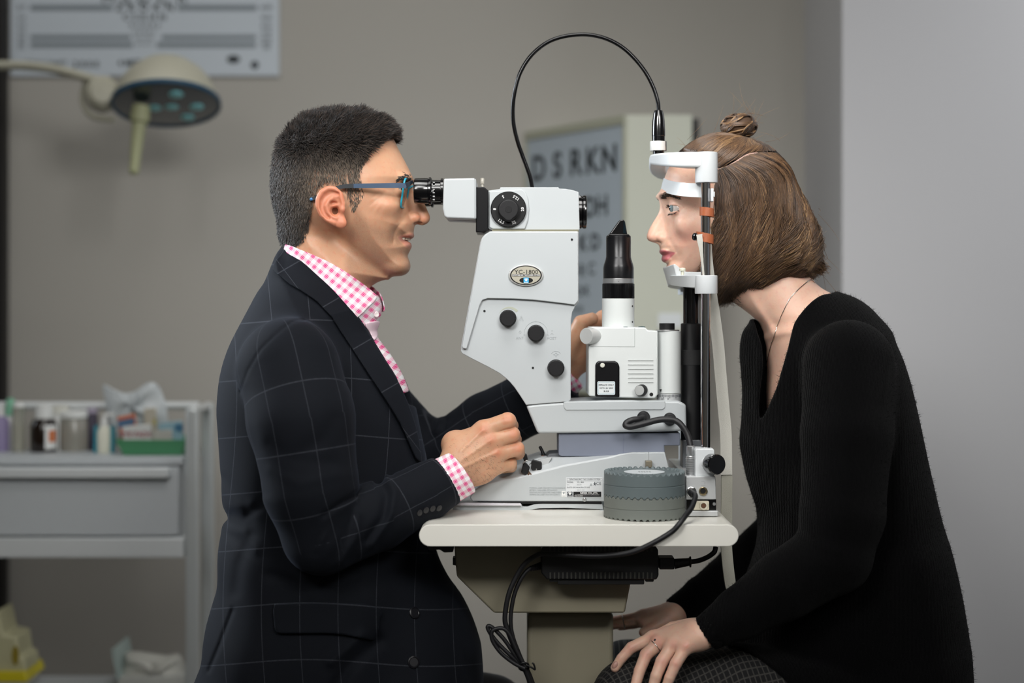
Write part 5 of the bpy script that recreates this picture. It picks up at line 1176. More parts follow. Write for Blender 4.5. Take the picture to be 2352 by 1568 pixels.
obj('teeth', bm, mat('tooth_ivory', '#d6cbb8', .25, noise=.02), man, 60)
# ------------------------------------------------------------------ man: hair
HM = hair_mat('hair_man', '#0d0a08', '#231b17', '#4a3b31', '#93826f', .6)
def man_hair():
    N_ = grad(man_face, mV, 2.0); x, y, v = mV.T; px, py = pxof(x, -np.abs(y), v)
    d = HL(px, py); okk = (d < 1) & (man_ear(x.astype(f32), y.astype(f32), v.astype(f32)) > 4)
    ii = np.flatnonzero(okk); r = np.random.default_rng(5); n = 70000
    w8 = np.ones(len(ii)); pick = r.choice(ii, n); fade_ = np.exp(-((px[pick] - 775) / 70) ** 2 - ((py[pick] - 425) / 40) ** 2); pick = pick[(r.random(n) < np.clip(.2 + (-d[pick]) / 12, 0, 1) * (1 - .55 * fade_))]; n = len(pick)
    P = mV[pick] + r.normal(0, .9, (n, 3)); Nn = N_[pick]; x, y, v = P.T
    top = sst(-v, -410, -290) * np.where(x < 700, sst(x, 610, 700) * .75 + .25, 1)    # crown and top
    nape = sst(v, 440, 560)
    tuft = .5 + .5 * np.sin(x * .13 + np.sin(v * .09 + y * .05) * 2.2) * np.cos(y * .12 + x * .05); Lh = 9 + (14 + 16 * tuft) * top - 2 * nape + r.normal(0, 2.0, n); Lh *= (.75 + .25 * np.clip(-d[pick] / 12, 0, 1))
    fr = sst(x, 840, 900) * top; top = top * (1 - .35 * sst(x, 880, 905))
    flow = np.stack([.05 + .75 * top + .3 * fr, 0 * x, .95 * (1 - top) - .15 * top], 1)
    cl = np.sin(x * .16 + 2 * np.sin(v * .11 + y * .07)) * .38 + np.sin(x * .31 + y * .2 + 1.7) * .25
    dirv = Nn * (.3 + .75 * top)[:, None] + flow * .8
    dirv += r.normal(0, .17, (n, 3)); dirv[:, 0] += cl * top; dirv[:, 1] += np.cos(x * .2 + v * .1) * .3 * top
    dirv /= np.linalg.norm(dirv, axis=1, keepdims=True)
    bend = np.stack([.15 * top, 0 * x, .25 - .1 * top], 1)
    t = np.linspace(0, 1, 5)[None, :, None]
    paths = P[:, None] + (dirv[:, None] * t + bend[:, None] * t * t * .7) * np.clip(Lh, 4, 50)[:, None, None]
    side = 1.1 * np.exp(-((px[pick] - 780) / 85) ** 2 - ((py[pick] - 408) / 48) ** 2) + .5 * np.exp(-((px[pick] - 720) / 60) ** 2 - ((py[pick] - 470) / 60) ** 2)
    gray = np.clip(side * 1.0, 0, .9) * r.random(n) ** .8
    return strands('hair', paths, .62 + .22 * r.random(n) + .12 * top, HM, man, dict(tone=r.random(n) ** 1.4, gray=gray))
man_hair()
# sideburn, eyebrow
def patch_hair(name, f, pts, wd, n, ln, dr, m, parent, seed=1, tone=(0, .5), rad=.8, gray=0., lift=.25, ymx=-30, mirror=True):
    r = np.random.default_rng(seed); P = np.array(cr(pts, 10)); k = r.integers(0, len(P), n); t = k / len(P)
    W_ = np.interp(t, np.linspace(0, 1, len(wd)), wd); q = P[k] + r.normal(0, 1, (n, 2)) * W_[:, None] * np.array([.35, .5])
    A = trace(f, q[:, 0], q[:, 1]); ok = (A[:, 1] < ymx); A = A[ok]; n = len(A); Nn = grad(f, A)
    d = np.stack([np.full(n, dr[0]), np.zeros(n), np.full(n, dr[1])], 1) + r.normal(0, .22, (n, 3)); d -= Nn * (d * Nn).sum(1, keepdims=True) * .9
    d /= np.linalg.norm(d, axis=1, keepdims=True); L_ = ln * (.6 + .6 * r.random(n))
    tt = np.linspace(0, 1, 4)[None, :, None]; paths = A[:, None] + (d[:, None] + Nn[:, None] * lift * (1.2 - tt)) * tt * L_[:, None, None]
    at = dict(tone=r.uniform(*tone, n), gray=gray * r.random(n))
    if mirror: strands(name, paths * np.array([1, -1, 1]), rad, m, parent, at)
    return strands(name, paths, rad, m, parent, at)
patch_hair('sideburn', man_head, [(822, 425), (823, 440), (820, 455), (815, 470), (811, 480)], [20, 16, 12, 8, 4], 210, 7, (.1, 1), HM, man, 3, gray=.8, rad=.55)
patch_hair('hand_hair', rhand, [(1045, 1050), (1075, 1062), (1110, 1060), (1130, 1080)], [80, 70, 50, 36], 260, 6, (.6, .5), HM, man, 8, tone=(.6, 1), rad=.2, lift=.06, ymx=-60, mirror=False)
patch_hair('eyebrow', man_head, [(946, 411), (938, 407), (926, 408), (914, 413)], [6, 7, 5, 3], 130, 7, (-.9, .1), HM, man, 4)
# ------------------------------------------------------------------ glasses
GB = mat('frame_navy', '#3d5068', .35, metal=.2, noise=0); GC = mat('frame_cyan', '#1f9db8', .3, noise=0, coat=.4); GT_ = mat('temple_tip', '#23282d', .35, noise=0)
gl = thing('glasses', 'slim glasses with navy temples and cyan rims worn by the man', 'glasses', U(940, 440, -60))
for sg in (-1, 1):
    yy_ = sg * 140
    def GU(px, py, y): p = U(px, py, -abs(y)); return Vector((p.x, y * S, p.z))
    ribbon('temple', [GU(933, 426, sg * 122), GU(900, 426, sg * 131), GU(850, 426.5, sg * 137), GU(812, 427, sg * 140), GU(795, 428, sg * 141)], [11, 11, 10.5, 9.5, 9], 2.6, GB, gl, (0, 0, 1), 6)
    ribbon('temple_tip', [GU(812, 427, sg * 140.5), GU(790, 428, sg * 141), GU(772, 432, sg * 140), GU(756, 438, sg * 133), GU(735, 449, sg * 131), GU(716, 457, sg * 133)], [9, 9, 8, 7, 7, 8], 3.6, GT_, gl, (0, 0, 1), 6)
    lathe('tip_cap', [(0, 0), (3.6, 1), (4, 4), (2.6, 7), (0, 8)], GU(719, 456, sg * 133), (-1, 0, -.4), mat('tip_blue', '#3f78a8', .3, noise=0), gl, 16)
    # rim: rounded rectangle standing nearly across the face
    R = []
    for a, b in rr(-36, -31, 36, 33, 14, 5):
        yy2 = sg * (52 + a); xx = 943.5 - abs(52 + a) * .09 - (b + 31) * .15
        R.append(w(xx, yy2, 447 + b))
    R.append(R[0]); bm = bmesh.new(); bm_tube(bm, [Vector(q) for q in cr(R, 2)], 2.3, 8); obj('rim', bm, GC, gl, 60)
    bm = bmesh.new(); vs = [bm.verts.new(p) for p in R[:-1]]; bm.faces.new(vs); bmesh.ops.solidify(bm, geom=bm.faces[:], thickness=1.2 * S)
    obj('lens', bm, mat('lens_glass', '#f4f7f7', .02, trans=1.0, noise=0), gl, 30)
    ribbon('hinge', [GU(947, 417, sg * 96), GU(941, 421, sg * 112), GU(932, 426, sg * 122.5)], [6, 9, 11], 3, mat('hinge_dark', '#1d2b38', .3, noise=0), gl, (0, 0, 1), 5)
bm = bmesh.new(); bm_tube(bm, [Vector(q) for q in cr([w(940, -17, 434), w(947, 0, 427), w(940, 17, 434)], 6)], 2.3, 8); obj('bridge', bm, GC, gl, 60)
for sg in (-1, 1):
    tube('pad_arm', [(929, 436, sg * 30), (925, 440, sg * 27), (927, 450, sg * 24)], 1.1, GC, gl)
# ------------------------------------------------------------------ man: blazer, shirt, trousers
BACKP = [(668, 600), (645, 588), (627, 619), (613, 651), (598, 672), (577, 711), (552, 758), (531, 804), (515, 861), (508, 933), (511, 986), (515, 1047), (519, 1110), (522, 1150), (534, 1181), (521, 1204), (511, 1261), (510, 1331), (499, 1374), (486, 1420), (479, 1463), (474, 1510), (455, 1560), (425, 1640), (430, 1720), (700, 1760), (1060, 1720), (1104, 1600), (1104, 1500), (1096, 1460), (1080, 1415), (1057, 1370), (1025, 1325), (999, 1266), (990, 1200), (985, 1100), (965, 1000), (940, 890), (905, 820), (868, 769), (870, 747), (879, 722), (880, 698), (868, 672), (845, 655), (760, 600)]
PT = Prof(BACKP, 3)
WT = WMap([(670, 600, 110), (850, 680, 90), (700, 660, 165), (640, 700, 215), (690, 780, 270), (600, 800, 265), (700, 950, 290), (560, 950, 270), (850, 850, 200), (900, 950, 220), (760, 1150, 270), (950, 1150, 215), (760, 1350, 275), (760, 1500, 300), (1000, 1450, 230), (1000, 1600, 260)], 70)
ARM_N = [u3(664, 848, -292), u3(690, 962, -326), u3(713, 1118, -334), u3(740, 1226, -322)]; RN = [108, 112, 99, 84]
FOR_N = [u3(740, 1226, -322), u3(868, 1184, -275), u3(975, 1130, -218), u3(1040, 1094, -184)]; RF = [84, 73, 62, 56]
ARM_F = [u3(790, 850, 240), u3(900, 980, 262), u3(1000, 1055, 252)]; RA2 = [100, 88, 74]
FOR_F = [u3(1000, 1055, 252), u3(1120, 975, 205), u3(1215, 925, 175), u3(1300, 868, 148)]; RF2 = [74, 78, 74, 58]
def sleeveN(x, y, v):
    a = chain(x, y, v, ARM_N, RN, 14); b = chain(x, y, v, FOR_N, RF, 10)
    px, py = pxof(x, y, v)
    b = b - 6.5 * gr(px, py, [(800, 1148), (822, 1180), (818, 1232), (785, 1290)], 9) + 7.5 * gr(px, py, [(792, 1160), (800, 1190), (792, 1235), (765, 1280)], 9)
    b = b - 6.5 * gr(px, py, [(888, 1092), (908, 1125), (900, 1180), (856, 1250)], 9) + 8 * gr(px, py, [(872, 1108), (888, 1140), (880, 1190), (842, 1240)], 10)
    b = b - 5 * gr(px, py, [(762, 1185), (748, 1225), (727, 1262)], 6) + 7 * gr(px, py, [(746, 1192), (728, 1232), (722, 1270)], 8)
    b = b + 3 * gr(px, py, [(940, 1120), (965, 1180)], 12)
    a = a + 3 * gr(px, py, [(560, 900), (580, 1000), (606, 1130)], 14) - 2 * gr(px, py, [(800, 900), (806, 1000), (806, 1090)], 10) + 2.5 * gr(px, py, [(770, 960), (740, 1010), (690, 1040)], 18)
    a = a + 2 * gr(px, py, [(620, 1020), (680, 1060), (760, 1060)], 14) - 2 * gr(px, py, [(620, 1080), (690, 1110), (780, 1090)], 14)
    f = smin(a, b, 9)
    f = f + 6 * gr(px, py, [(742, 1184), (775, 1160), (810, 1140), (850, 1118), (898, 1090)], 6)
    c = u3(1027, 1103, -190); n = np.array([.82, .26, -.50]); n /= np.linalg.norm(n)
    cut = (x - c[0]) * n[0] + (y - c[1]) * n[1] + (v - c[2]) * n[2]
    f = smax(f, cut, 5)
    inner = chain(x, y, v, FOR_N[2:], [54, 50], 3); return smax(f, -np.maximum(inner, -cut - 26), 2)
def sleeveF(x, y, v):
    f = smin(chain(x, y, v, ARM_F, RA2, 14), chain(x, y, v, FOR_F, RF2, 10), 10)
    px, py = pxof(x, y, v)
    f = f + 7 * gr(px, py, [(1027, 966), (1020, 990), (1000, 1010)], 9) - 5 * gr(px, py, [(1000, 930), (1010, 965), (1000, 990)], 10) + 4 * gr(px, py, [(1105, 935), (1120, 975), (1118, 1010)], 12)
    c = u3(1300, 868, 148); n = np.array([.78, -.2, -.6]); n /= np.linalg.norm(n)
    return smax(f, (x - c[0]) * n[0] + (y - c[1]) * n[1] + (v - c[2]) * n[2], 4)
def torso(x, y, v):
    f = puff(PT(x, v), y, WT(x, v), 150)
    f = smin(f, puff(NK(x, v), y, WN(x, v) - 4, 88) + 2, 40)
    px, py = pxof(x, y, v); n = (y < -40)
    f = f + n * (3 * gr(px, py, [(534, 1181), (560, 1190), (610, 1150)], 11) - 4 * gr(px, py, [(520, 1210), (560, 1225), (590, 1260)], 12) + 3 * gr(px, py, [(575, 1230), (548, 1300), (540, 1360)], 14) + 2 * gr(px, py, [(515, 1100), (560, 1150), (575, 1200)], 12))
    f = f + n * (4 * gr(px, py, [(535, 1400), (505, 1480), (480, 1540)], 5) + 7 * gr(px, py, [(870, 1470), (800, 1530), (770, 1580)], 16) - 5 * gr(px, py, [(830, 1460), (760, 1520)], 12) + 4 * gr(px, py, [(620, 1320), (700, 1345), (820, 1320)], 14))
    return f
OPEN = Prof([(620, 520), (655, 566), (691, 594), (727, 626), (763, 659), (799, 699), (828, 733), (859, 782), (887, 828), (912, 868), (940, 930), (1010, 900), (1080, 700), (1000, 560), (900, 480), (700, 480)], 3)
def openg(x, y, v): px, py = pxof(x, y, v); return np.maximum(OPEN(px, py), y - 75 - np.maximum(0, 745 - v) * 6)
def jacket(x, y, v):
    t = torso(x, y, v) - 3
    f = smin(t, sleeveF(x, y, v), 30)
    px, py = pxof(x, y, v)
    f = smin(f, sleeveN(x, y, v), 10 + 62 * sst(-v, -990, -800))
    seam = gr(px, py, [(700, 733), (672, 738), (640, 762), (600, 800), (570, 850), (552, 900)], 2.5) * (y < -60); f = f + 2.2 * seam
    return smax(f, -openg(x, y, v), 3)
def wool(name):
    m = bpy.data.materials.new(name); m.use_nodes = True; N, L, b = nodes(m)
    c = mixc(N, L, noise(N, L, 30, 3), lin('#07090d'), lin('#0b0e14'))
    c = mixc(N, L, mth(N, L, 'MULTIPLY', noise(N, L, 900, 2), .5), c, lin('#151a24'))
    def ln(a, off, wdt):
        p = mth(N, L, 'FRACT', mth(N, L, 'ADD', mth(N, L, 'DIVIDE', attr(N, a), 100.0), off)); d = mth(N, L, 'ABSOLUTE', mth(N, L, 'SUBTRACT', p, .5))
        s = N.new('ShaderNodeMapRange'); s.inputs[1].default_value = wdt * 1.5; s.inputs[2].default_value = wdt * .4; s.inputs[3].default_value = 0; s.inputs[4].default_value = 1; L(d, s.inputs[0]); return s.outputs[0]
    k = mth(N, L, 'MULTIPLY', mth(N, L, 'MAXIMUM', ln('ga', 0, .010), ln('gb', 0, .011)), mth(N, L, 'ADD', mth(N, L, 'MULTIPLY', noise(N, L, 500, 2), .8), .1))
    c = mixc(N, L, k, c, lin('#42454c')); L(c, b.inputs['Base Color']); b.inputs['Roughness'].default_value = .85; b.inputs['Sheen Weight'].default_value = .04; b.inputs['Sheen Roughness'].default_value = .4; b.inputs['Sheen Tint'].default_value = (.55, .68, 1, 1)
    b.inputs['Specular IOR Level'].default_value = .2
    bp = N.new('ShaderNodeBump'); bp.inputs['Strength'].default_value = .35; bp.inputs['Distance'].default_value = .0005; L(noise(N, L, 1400, 2), bp.inputs['Height']); L(bp.outputs['Normal'], b.inputs['Normal'])
    return m
WOOL = wool('windowpane_wool')
def chain_uv(V, pts, per):
    x, y, v = V.T; best = np.full(len(V), 1e9); sA = np.zeros(len(V)); sB = np.zeros(len(V)); s0 = 0
    for a, b in zip(pts, pts[1:]):
        d, t = seg(x, y, v, a, b, 0, 0); ax = np.array(b, float) - np.array(a); L_ = np.linalg.norm(ax); ax /= L_
        e1 = np.array([0, -1., 0]); e1 -= ax * (e1 @ ax); e1 /= np.linalg.norm(e1); e2 = np.cross(ax, e1)
        r = V - (np.array(a) + np.outer(t, np.array(b, float) - np.array(a))); an = np.arctan2(r @ e2, r @ e1)
        m = d < best; best[m] = d[m]; sA[m] = s0 + t[m] * L_; sB[m] = (an * np.maximum(d, 60))[m]; s0 += L_
    return sA, sB
def jk_uv(V):
    x, y, v = V.T; xf = [a.astype(f32) for a in (x, y, v)]
    dt = torso(*xf); dn = np.minimum(chain(*xf, ARM_N, RN, 5), chain(*xf, FOR_N, RF, 5)); df = np.minimum(chain(*xf, ARM_F, RA2, 5), chain(*xf, FOR_F, RF2, 5))
    px, py = pxof(x, y, v)
    ga = (px - 616) / 88 * 100 + 50 + 18 * np.sin((py - 1150) / 160); gb = (py - 1392) / 130 * 100 + 50 + 6 * np.sin(px / 90)
    A, B = chain_uv(V, ARM_N, 1); m = (dn < dt) & (dn < df)
    A2, B2 = chain_uv(V, FOR_N, 1); mf = chain(*xf, FOR_N, RF, 5) < chain(*xf, ARM_N, RN, 5)
    gb = np.where(m, np.where(mf, (A2 + 60) / 116, (A + 52) / 116) * 100 + 50, gb); ga = np.where(m, np.where(mf, (B2 + 12) / 82, (B - 38) / 82) * 100 + 50, ga)
    A3, B3 = chain_uv(V, FOR_F, 1); m = (df < dt) & (df < dn); gb = np.where(m, A3, gb); ga = np.where(m, B3, ga)
    return dict(ga=ga, gb=gb)
V_, Q_ = surfnet(jacket, (415, -470, 560), (1340, 375, 1700), 4.0, 1)
np_mesh('blazer', V_, Q_, WOOL, man, jk_uv(V_)); jkV = V_
def shell(f, poly, off, th, ymax=0, k=2):
    def g(x, y, v):
        px, py = pxof(x, y, v); return smax(smax(np.abs(f(x, y, v) - off) - th, poly(px, py), k), y - ymax, 2)
    return g
jt = lambda x, y, v: torso(x, y, v) - 3
blz = [o for o in C.objects if o.name == 'blazer'][0]
# lapel with collar
LAP = Prof([(654, 571), (659, 580), (691, 598), (727, 630), (763, 663), (799, 703), (828, 737), (859, 786), (886, 830), (911, 868), (936, 922), (956, 979), (966, 1030), (968, 1060), (955, 1052), (940, 1018), (918, 970), (884, 915), (848, 861), (820, 818), (802, 790), (779, 756), (764, 733), (727, 693), (690, 668), (666, 654), (640, 632), (626, 620), (632, 600), (645, 584)], 2)
def lapf(x, y, v):
    px, py = pxof(x, y, v); g = shell(jt, LAP, 5.5, 3.6, 20)(x, y, v)
    return g + 3 * gr(px, py, [(640, 632), (666, 655), (690, 668), (727, 694), (764, 733)], 1.5)
V_, Q_ = surfnet(lapf, (600, -330, 560), (1010, 30, 1080), 2.2, 1)
px_, py_ = pxof(*V_.T)
lp_ = np_mesh('lapel', V_, Q_, WOOL, blz, dict(ga=(px_ * .80 - py_ * .6) / 80 * 100 + 62 + 0 * px_, gb=(px_ * .5 + py_ * .86) / 118 * 100 + 22))
# pocket flap, buttons
FLAP = Prof([(633, 1372), (700, 1368), (780, 1374), (873, 1396), (872, 1420), (867, 1456), (858, 1469), (846, 1469), (793, 1458), (740, 1454), (648, 1455), (634, 1448), (630, 1435)], 2)
V_, Q_ = surfnet(shell(jt, FLAP, 4, 3.2, -60), (600, -370, 1330), (910, -150, 1520), 2.8, 1); np_mesh('pocket_flap', V_, Q_, WOOL, blz, jk_uv(V_))
def on_surf(f, px, py): return trace(f, [px], [py])[0]
for px, py, r in ((951, 1407, 13), (950, 1520, 13)):
    p = on_surf(jt, px, py); n = grad(jt, p[None])[0]; lathe('button', [(0, -3), (r, -2), (r, 3), (r - 2.5, 4.5), (r - 4, 3), (0, 3)], w(*p), (n[0], n[1], -n[2]), mat('horn_button', '#15151a', .35), blz, 24)
for k in range(4):
    p = on_surf(sleeveN, 1008 - 15 * k, 1166 + 1.2 * k * k); n = grad(sleeveN, p[None])[0]; lathe('sleeve_button', [(0, -2), (7, -1), (7, 2), (0, 3)], w(*p), (n[0], n[1], -n[2]), mat('horn_button', '#15151a', .35), blz, 16)
# shirt
def gingham(name, rotdeg, period=9.6):
    m = bpy.data.materials.new(name); m.use_nodes = True; N, L, b = nodes(m); t = N.new('ShaderNodeTexCoord'); mp = N.new('ShaderNodeMapping'); mp.inputs['Rotation'].default_value = (0, math.radians(rotdeg), 0); L(t.outputs['Object'], mp.inputs[0]); s = N.new('ShaderNodeSeparateXYZ'); L(mp.outputs[0], s.inputs[0])
    def st(o):
        q = mth(N, L, 'FRACT', mth(N, L, 'MULTIPLY', o, 1000 / period)); d = mth(N, L, 'ABSOLUTE', mth(N, L, 'SUBTRACT', q, .5))
        r = N.new('ShaderNodeMapRange'); r.inputs[1].default_value = .235; r.inputs[2].default_value = .29; L(d, r.inputs[0])
        r2 = N.new('ShaderNodeMapRange'); r2.inputs[1].default_value = .40; r2.inputs[2].default_value = .43; r2.inputs[3].default_value = 0; r2.inputs[4].default_value = .0; L(d, r2.inputs[0])
        ln_ = mth(N, L, 'COMPARE', d, .385, .022)
        return mth(N, L, 'SUBTRACT', r.outputs[0], mth(N, L, 'MULTIPLY', ln_, .55))
    k = mth(N, L, 'MULTIPLY', mth(N, L, 'ADD', st(s.outputs[0]), st(s.outputs[2])), .5); k2 = mth(N, L, 'POWER', k, 1.25)
    L(mixc(N, L, k2, lin('#f0eef0'), lin('#e2408a')), b.inputs['Base Color']); b.inputs['Roughness'].default_value = .75; b.inputs['Specular IOR Level'].default_value = .2
    return m
GING = gingham('gingham_collar', -38, 10.4); GING2 = gingham('gingham_cuff', 28)
def shirtf(x, y, v):
    px, py = pxof(x, y, v); f = torso(x, y, v) + 3.5
    nkc = puff(NK(x, v), y, WN(x, v), 88) + 2
    top = -( (px - 656) * .49 - (py - 566) * .87)   # keep below the collar line
    f = smax(f, np.maximum(OPEN(px, py) - 14, -1e3), 2); f = smax(f, -((px - 655) * -.435 + (py - 575) * .9), 3)
    return smax(f, v - 900, 3)
V_, Q_ = surfnet(shirtf, (630, -200, 560), (960, 200, 910), 2.4, 1)
sh_ = np_mesh('shirt', V_, Q_, GING, man)
LEAF = Prof([(655, 561), (690, 573), (745, 596), (790, 621), (826, 646), (850, 664), (867, 683), (846, 706), (822, 729), (806, 716), (790, 698), (755, 665), (720, 634), (684, 604), (656, 584)], 2)
nkf = lambda x, y, v: smin(torso(x, y, v) + 3, puff(NK(x, v), y, WN(x, v), 88) - 1, 10)
V_, Q_ = surfnet(shell(nkf, LEAF, 5, 2.6, 12, 1.5), (635, -200, 545), (885, 20, 745), 1.9, 1); np_mesh('collar', V_, Q_, GING, sh_)
LEAF2 = Prof([(840, 652), (856, 658), (872, 672), (881, 692), (884, 712), (876, 716), (862, 700), (850, 684)], 2)
V_, Q_ = surfnet(lambda x, y, v: smax(smax(np.abs(nkf(x, y, v) - 6) - 2.6, LEAF2(*pxof(x, y, v)), 1.5), -(y + 6), 2), (820, -20, 640), (900, 120, 730), 1.9, 1); np_mesh('collar', V_, Q_, GING, sh_)
for px, py in ((863.5, 722),):
    p = on_surf(lambda x, y, v: torso(x, y, v) + 3.5, px, py); lathe('button', [(0, -2), (6.6, 0), (6.6, 3), (5, 4), (0, 3)], w(*p), (.55, -.8, .1), mat('pearl_button', '#e6d9d9', .25), sh_, 20)
PLK = Prof([(838, 742), (868, 737), (873, 744), (869, 768), (860, 782), (848, 762)], 2, 1, 30)
V_, Q_ = surfnet(shell(lambda x, y, v: torso(x, y, v) + 3.5, PLK, 2, 2, 40), (815, -160, 720), (900, 45, 800), 1.9, 1); np_mesh('placket_facing', V_, Q_, mat('placket_white', '#ecd3dd', .7), sh_)
def cuff(x, y, v):
    f = chain(x, y, v, [FOR_N[2], u3(1075, 1078, -172)], [56, 50.5], 3); c = u3(1058, 1087, -178); n = np.array([.80, .26, -.54]); n /= np.linalg.norm(n)
    cut = (x - c[0]) * n[0] + (y - c[1]) * n[1] + (v - c[2]) * n[2]; f = smax(f, cut - 3, 2)
    c2 = smax(f, -(cut + 62), 2); return smax(c2, -(f + 3.6), 1) if False else smax(c2, -chain(x, y, v, [FOR_N[2], u3(1075, 1078, -172)], [52.5, 47], 3), 1.5)
V_, Q_ = surfnet(cuff, (930, -270, 1010), (1110, -90, 1180), 1.9, 1); np_mesh('cuff', V_, Q_, GING2, sh_)
def cuffF(x, y, v):
    f = chain(x, y, v, [FOR_F[2], u3(1318, 850, 142)], [60, 46], 3); c = u3(1316, 858, 142); n = np.array([.78, -.1, -.6]); n /= np.linalg.norm(n)
    cut = (x - c[0]) * n[0] + (y - c[1]) * n[1] + (v - c[2]) * n[2]; return smax(smax(f, cut, 2), -(cut + 60), 2)
V_, Q_ = surfnet(cuffF, (1230, 60, 780), (1420, 240, 960), 3, 1); np_mesh('cuff', V_, Q_, GING2, sh_)
# trousers and shoes
TROU = mat('trouser_black', '#0b0c10', .85, noise=.1, scale=200, sheen=.1)
def trousers(x, y, v):
    f = None; ya = np.abs(y)
    f = chain(x, ya, v, [(640, 90, 1700), (860, 175, 1655), (1120, 225, 1700), (1180, 230, 1740), (1150, 215, 2050), (1120, 205, 2420)], [150, 135, 95, 92, 68, 62], 20)
    return smax(smin(f, ell(x, y, v, (640, 0, 1640), (190, 230, 150)), 30), v - 2425, 4)
V_, Q_ = surfnet(trousers, (430, -340, 1450), (1300, 345, 2440), 6, 1); np_mesh('trousers', V_, Q_, TROU, man)
for sg in (-1, 1):
    V_, Q_ = surfnet(lambda x, y, v: smax(chain(x, y, v, [(1085, sg * 205, 2440), (1160, sg * 207, 2440), (1270, sg * 212, 2458)], [56, 54, 42], 20), v - 2499, 3), (1000, sg * 210 - 80, 2360), (1340, sg * 210 + 80, 2505), 5, 1)
    np_mesh('shoe', V_, Q_, mat('shoe_leather', '#120f0e', .3), man)
# ------------------------------------------------------------------ the woman
wom = thing('person', 'woman with brown bob and top knot in black knit jumper, chin in the head rest', 'person', w(1960, 0, 1800))
WF = [(1566, 344), (1548, 366), (1539, 380), (1532, 394), (1526, 410), (1519, 432), (1514, 449), (1517, 463), (1520, 477), (1524, 495), (1527, 515), (1525, 535), (1519, 551), (1515.5, 561), (1515, 568), (1516.8, 574), (1516, 579), (1518.5, 584), (1521, 587.3), (1520.5, 594), (1523.8, 600), (1531, 604), (1535, 608), (1532.8, 613), (1533, 619), (1541, 627), (1553, 632), (1575, 632), (1610, 624), (1640, 606), (1672, 578), (1700, 560), (1750, 552), (1792, 520), (1810, 470), (1812, 420), (1796, 372), (1758, 335), (1712, 318), (1660, 312), (1610, 320), (1582, 332)]
PW = Prof(WF, 4); PWN = Prof([(1515, 449), (1516, 462), (1516.5, 476), (1511.7, 491), (1503.8, 504), (1492.6, 523), (1486.2, 538), (1485.6, 545), (1488.5, 551.5), (1497, 555.5), (1505, 558), (1514, 560.5), (1526, 557), (1536, 540), (1534, 500), (1528, 470)], 4)
WW = WMap([(1560, 370, 88), (1530, 410, 100), (1550, 440, 110), (1535, 500, 92), (1530, 560, 68), (1530, 590, 60), (1540, 620, 56), (1580, 520, 106), (1600, 600, 88), (1640, 580, 98), (1640, 500, 112), (1700, 400, 120), (1700, 340, 108), (1640, 360, 110), (1780, 420, 112), (1750, 520, 100)], 38)
PNW = Prof([(1640, 610), (1655, 650), (1679, 688), (1706, 709), (1730, 728), (1750, 750), (1760, 795), (1764, 850), (1763, 920), (1775, 1020), (1850, 1100), (1990, 1100), (2010, 900), (1985, 780), (1945, 712), (1915, 679), (1872, 650), (1835, 590), (1780, 540), (1700, 560)], 4)
WNW = WMap([(1700, 640, 66), (1780, 600, 72), (1800, 680, 78), (1860, 700, 104), (1760, 800, 110), (1800, 900, 150), (1850, 800, 170), (1950, 780, 150), (1900, 1000, 160)], 50)
def wface(x, y, v):
    ya = -np.abs(y); f = puff(PW(x, v), y, WW(x, v), 92)
    f = smin(f, ell(x, ya, v, (1577, -72, 520), (30, 24, 26)), 24)
    f = smin(f, ell(x, ya, v, (1524, -38, 449), (14, 36, 8)), 12)
    f = smax(f, -ell(x, ya, v, (1516, -58, 483), (22, 30, 16)), 14)
    f = smin(f, np.sqrt((x - 1554) ** 2 + (ya + 52) ** 2 + (v - 482) ** 2) - 22.8, 5)
    f = smax(f, -ell(x, ya, v, (1531, -60, 482.5), (25, 27, 7.4)), 1.6)
    nz = puff(PWN(x, v), y, 8 + np.clip((v - 470) / 70, 0, 1) * 8, 14); f = smin(f, nz, 9)
    f = smin(f, ell(x, ya, v, (1522, -17, 546), (14, 9.5, 10)), 6)
    f = smax(f, -ell(x, ya, v, (1508, -9, 557.5), (10, 4.5, 4)), 3)
    f = smin(f, ell(x, ya, v, (1529, -13, 577), (13.5, 26, 6)), 5); f = smin(f, ell(x, ya, v, (1533, -12, 595), (12, 24, 8)), 5)
    s_ = line2(x, v, [(1512, 587), (1526, 586), (1540, 583), (1550, 580)]); f = f + 1.3 * np.exp(-(s_ / 1.6) ** 2) * (np.abs(y) < 50)
    f = smin(f, ell(x, ya, v, (1552, -22, 617), (20, 24, 14)), 12)
    f = f + 1.7 * gr(x, v, [(1535, 553), (1541, 566), (1549, 578), (1554, 588)], 4.5) - 1.0 * gr(x, v, [(1560, 572), (1566, 590)], 8)
    f = f + 1.0 * gr(x, v, [(1532, 470), (1545, 469), (1556, 476), (1561, 483)], 1.8) + .8 * gr(x, v, [(1536, 497), (1548, 500), (1560, 497)], 3)
    f = f - .7 * gr(x, v, [(1533, 474), (1543, 473.5), (1553, 477), (1558, 482)], 1.5)
    return f
def wneck(x, y, v): return puff(PNW(x, v), y, WNW(x, v), 80)
def wbody(x, y, v):
    f = wface(x, y, v); n = puff(PNW(x, v), y, WNW(x, v), 80)
    px, py = pxof(x, y, v)
    n = n - 4 * gr(px, py, [(1690, 610), (1730, 690), (1772, 760)], 10) * (y < 0) - 4 * gr(px, py, [(1762, 775), (1800, 762), (1850, 760), (1900, 760)], 10) + 3 * gr(px, py, [(1785, 745), (1820, 738)], 12) + 2.5 * gr(px, py, [(1752, 768), (1756, 800)], 8)
    return smin(f, n, 16)
WSK = skin_mat('skin_woman', '#efc5ae', '#e09c8c', '#bd6670', brow='#2b1c16', rough=.4)
wV, wQ = surfnet(wbody, (1475, -190, 300), (2080, 190, 1100), 2.0, 1)
